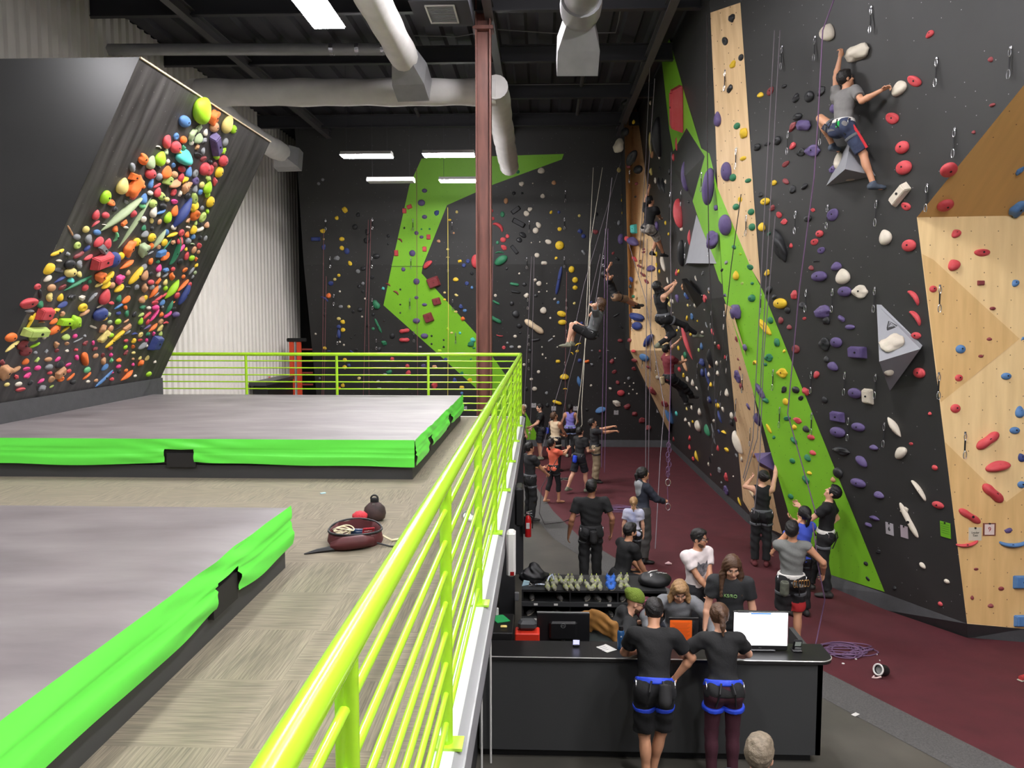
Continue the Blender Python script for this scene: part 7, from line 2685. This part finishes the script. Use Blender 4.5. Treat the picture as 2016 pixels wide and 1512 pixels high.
for lab, col, pts, Ys in (
        ('pale rope loop hanging to the belayers from the back wall top, first strand', 'white', [(1186, 330), (1162, 480), (1160, 600), (1146, 740), (1134, 836)], (23, 22, 21, 20.5, 20.5)),
        ('pale rope loop hanging to the belayers from the back wall top, second strand', 'white', [(1168, 330), (1155, 600), (1150, 720), (1145, 800), (1146, 836), (1140, 845)], (23, 22, 21, 20.5, 20.4, 20.4)),
        ('grey rope slanting from the ceiling down to the belayer group', 'grey', [(1222, 320), (1186, 440), (1150, 560), (1120, 700), (1090, 800), (1064, 900)], (24, 23.5, 23, 23, 23, 23)),
        ('grey rope slanting to the lavender top woman', 'grey', [(1182, 500), (1150, 640), (1120, 750), (1106, 830)], (24, 24, 24, 24.6)),
        ('purple rope hanging beside the sitting climber', 'purple', [(1192, 450), (1189, 650), (1186, 800), (1184, 920)], (21, 21, 21, 21)),
        ('second purple rope hanging beside the sitting climber', 'purple', [(1197, 450), (1195, 650), (1193, 800), (1190, 930)], (21, 21, 21, 21)),
        ('grey rope holding the sitting climber', 'grey', [(1205, 350), (1190, 480), (1172, 600), (1168, 640)], (19, 18.5, 17.3, 17.2)),
        ('grey rope hanging before the prow strip, first strand', 'grey', [(1274, 470), (1272, 700), (1271, 960)], (19, 18.5, 18)),
        ('grey rope hanging before the prow strip, second strand', 'grey', [(1284, 490), (1280, 700), (1276, 960)], (19, 18.5, 18)),
        ('grey rope slanting from the prow to the maroon floor', 'grey', [(1238, 480), (1271, 590), (1308, 800), (1300, 900), (1290, 1080)], (22, 20, 18, 17, 15)),
        ('purple rope hanging from the long wall toward the knotted end', 'purple', [(1322, 560), (1320, 760), (1317, 870)], (19, 17.5, 16.6)),
        ('grey rope held by the stretched woman climber', 'grey', [(1322, 300), (1320, 480), (1322, 640)], (18.6, 17.4, 17.0)),
        ('pale rope trailing from the coral tee belayer over the floor', 'black', [(1096, 905), (1066, 960), (1062, 1010), (1072, 1032), (1108, 1028), (1150, 1010)], (18.6, 18.0, 17.3, 16.9, 17.2, 17.9))):
    rope(lab, col, [on_y(x, y, Y) for (x, y), Y in zip(pts, Ys)], .009)
# knotted rope end with a ring
t = empty('knotted_rope', on_y(1317, 870, 16.6), 0, 'purple knotted rope end with a metal ring over the maroon floor', 'rope')
O = on_y(1317, 870, 16.6)
b = MB()
for k in range(7):
    c = on_y(1316 + 2 * math.sin(k * 2), 876 + 9.5 * k, 16.6) - O
    b.tube([c + np.array([.035 * math.cos(a), .02 * math.sin(2 * a), .06 * math.sin(a)]) for a in np.linspace(0, 2 * math.pi, 10, endpoint=False)], .010, 6, closed=True)
b.tube([on_y(1317, 870, 16.6) - O, on_y(1315, 942, 16.6) - O], .010, 6)
b.tube([on_y(1314, 958, 16.6) - O, on_y(1315, 990, 16.6) - O], .007, 6)
b.build('knot_chain', R_['purple'], t, 80)
for y_ in (950, 998):
    b = MB()
    c = on_y(1315, y_, 16.6) - O
    b.tube([c + np.array([.05 * math.cos(a), 0, .07 * math.sin(a)]) for a in np.linspace(0, 2 * math.pi, 14, endpoint=False)], .011, 6, closed=True)
    b.build('ring', m_metal, t)
# coils on the floor
for lab, (px, py), sp, n_, sd in (('purple rope coiled loosely on the maroon floor by the desk end', (1662, 1282), (.38, .24), 9, 3), ('purple rope pile on the maroon floor behind the seated man', (1222, 1002), (.45, .3), 7, 8)):
    c = on_z(px, py, .03)
    rn = random.Random(sd)
    pts = []
    for k in range(n_):
        a0 = rn.uniform(0, 6)
        ex, ey = sp[0] * rn.uniform(.45, 1), sp[1] * rn.uniform(.4, 1)
        ox_, oy_ = rn.uniform(-.12, .12), rn.uniform(-.1, .1)
        for a in np.linspace(0, 2 * math.pi, 18, endpoint=False):
            pts.append(c + np.array([ox_ + ex * math.cos(a + a0), oy_ + ey * math.sin(a + a0), .006 + .01 * (k % 3) + .004 * math.sin(5 * a)]))
    b = MB()
    b.tube(pts, .0075, 6)
    tag(b.build('rope_coil', R_['purple'], None, 80), lab, 'rope coil')

# ================================================================== route cards on the walls
def card(label, pl, px, py, w_, h_, c, body=None, tc=None, frame=None, size=.5, lines=0):
    p = pl.at(px, py, .006)
    zc_ = (p - EYE) @ FW
    W_, H_ = w_ * zc_ / FPX / .9, h_ * zc_ / FPX
    t_ = empty('route_card', p, 0, label, 'sign', 'route cards on the walls')
    R = np.stack([pl.u, pl.v, pl.n], 1)
    b_ = MB()
    if frame:
        b_.box((0, 0, 0), (W_, H_, .008), R)
        b_.build('backing', mat('card_frame_%d' % frame[0], frame, .6), t_)
        b_ = MB()
        b_.box(pl.n * .005, (W_ * .74, H_ * .82, .006), R)
    else:
        b_.box((0, 0, 0), (W_, H_, .008), R)
    b_.build('card', mat('card_%d_%d' % (c[0], c[2]), c, .5), t_)
    if body:
        text('lettering', body, H_ * size, pl.n * .009, R, mat('ink_%d' % tc[0], tc, .6), t_, .001)
    b_ = MB()
    b_.box(pl.v * H_ * .46 + pl.n * .008, (.02, .02, .012), R)
    b_.build('screw', m_black, t_)
    if lines:
        b_ = MB()
        for k in range(lines):
            b_.box(pl.v * H_ * (.36 - .72 * k / lines) + pl.n * .005, (W_ * .8, H_ * .02, .002), R)
        b_.build('printed_line', mat('dark_green_ink', (60, 110, 30), .6), t_)
    return t_


card('grey card with a black number six on the dark wall foot', PC, 1752, 1041, 17, 24, (176, 172, 176), '6', (20, 20, 20))
card('blank pinkish card beside the number six card', PC, 1781, 1047, 16, 24, (178, 164, 172))
card('green notice sheet on the dark wall next to the plywood edge', PC, 1862, 1043, 21, 31, (112, 178, 40), lines=5)
card('white card reading Leader Test on the plywood panel', PD, 1919, 1051, 23, 26, (206, 198, 178), 'Leader\nTest', (96, 92, 80), size=.22)
card('card with a red number nine on the plywood panel', PD, 1947, 1042, 23, 25, (224, 204, 196), '9', (168, 40, 52), frame=(132, 78, 62))
for i, (px, py) in enumerate(((1051, 798), (1090, 804), (1133, 804), (1213, 812), (1297, 808), (915, 804))):
    card('small pale route card low on the back wall, %s' % ('by the standing man in black', 'above the tan tank top man', 'above the lavender top woman', 'under the spotted black white hold', 'beside the prow tip', 'seen through the railing by the column')[i], PBL, px, py, 8, 9, (186, 184, 184), str(i + 10), (70, 70, 70), size=.4)
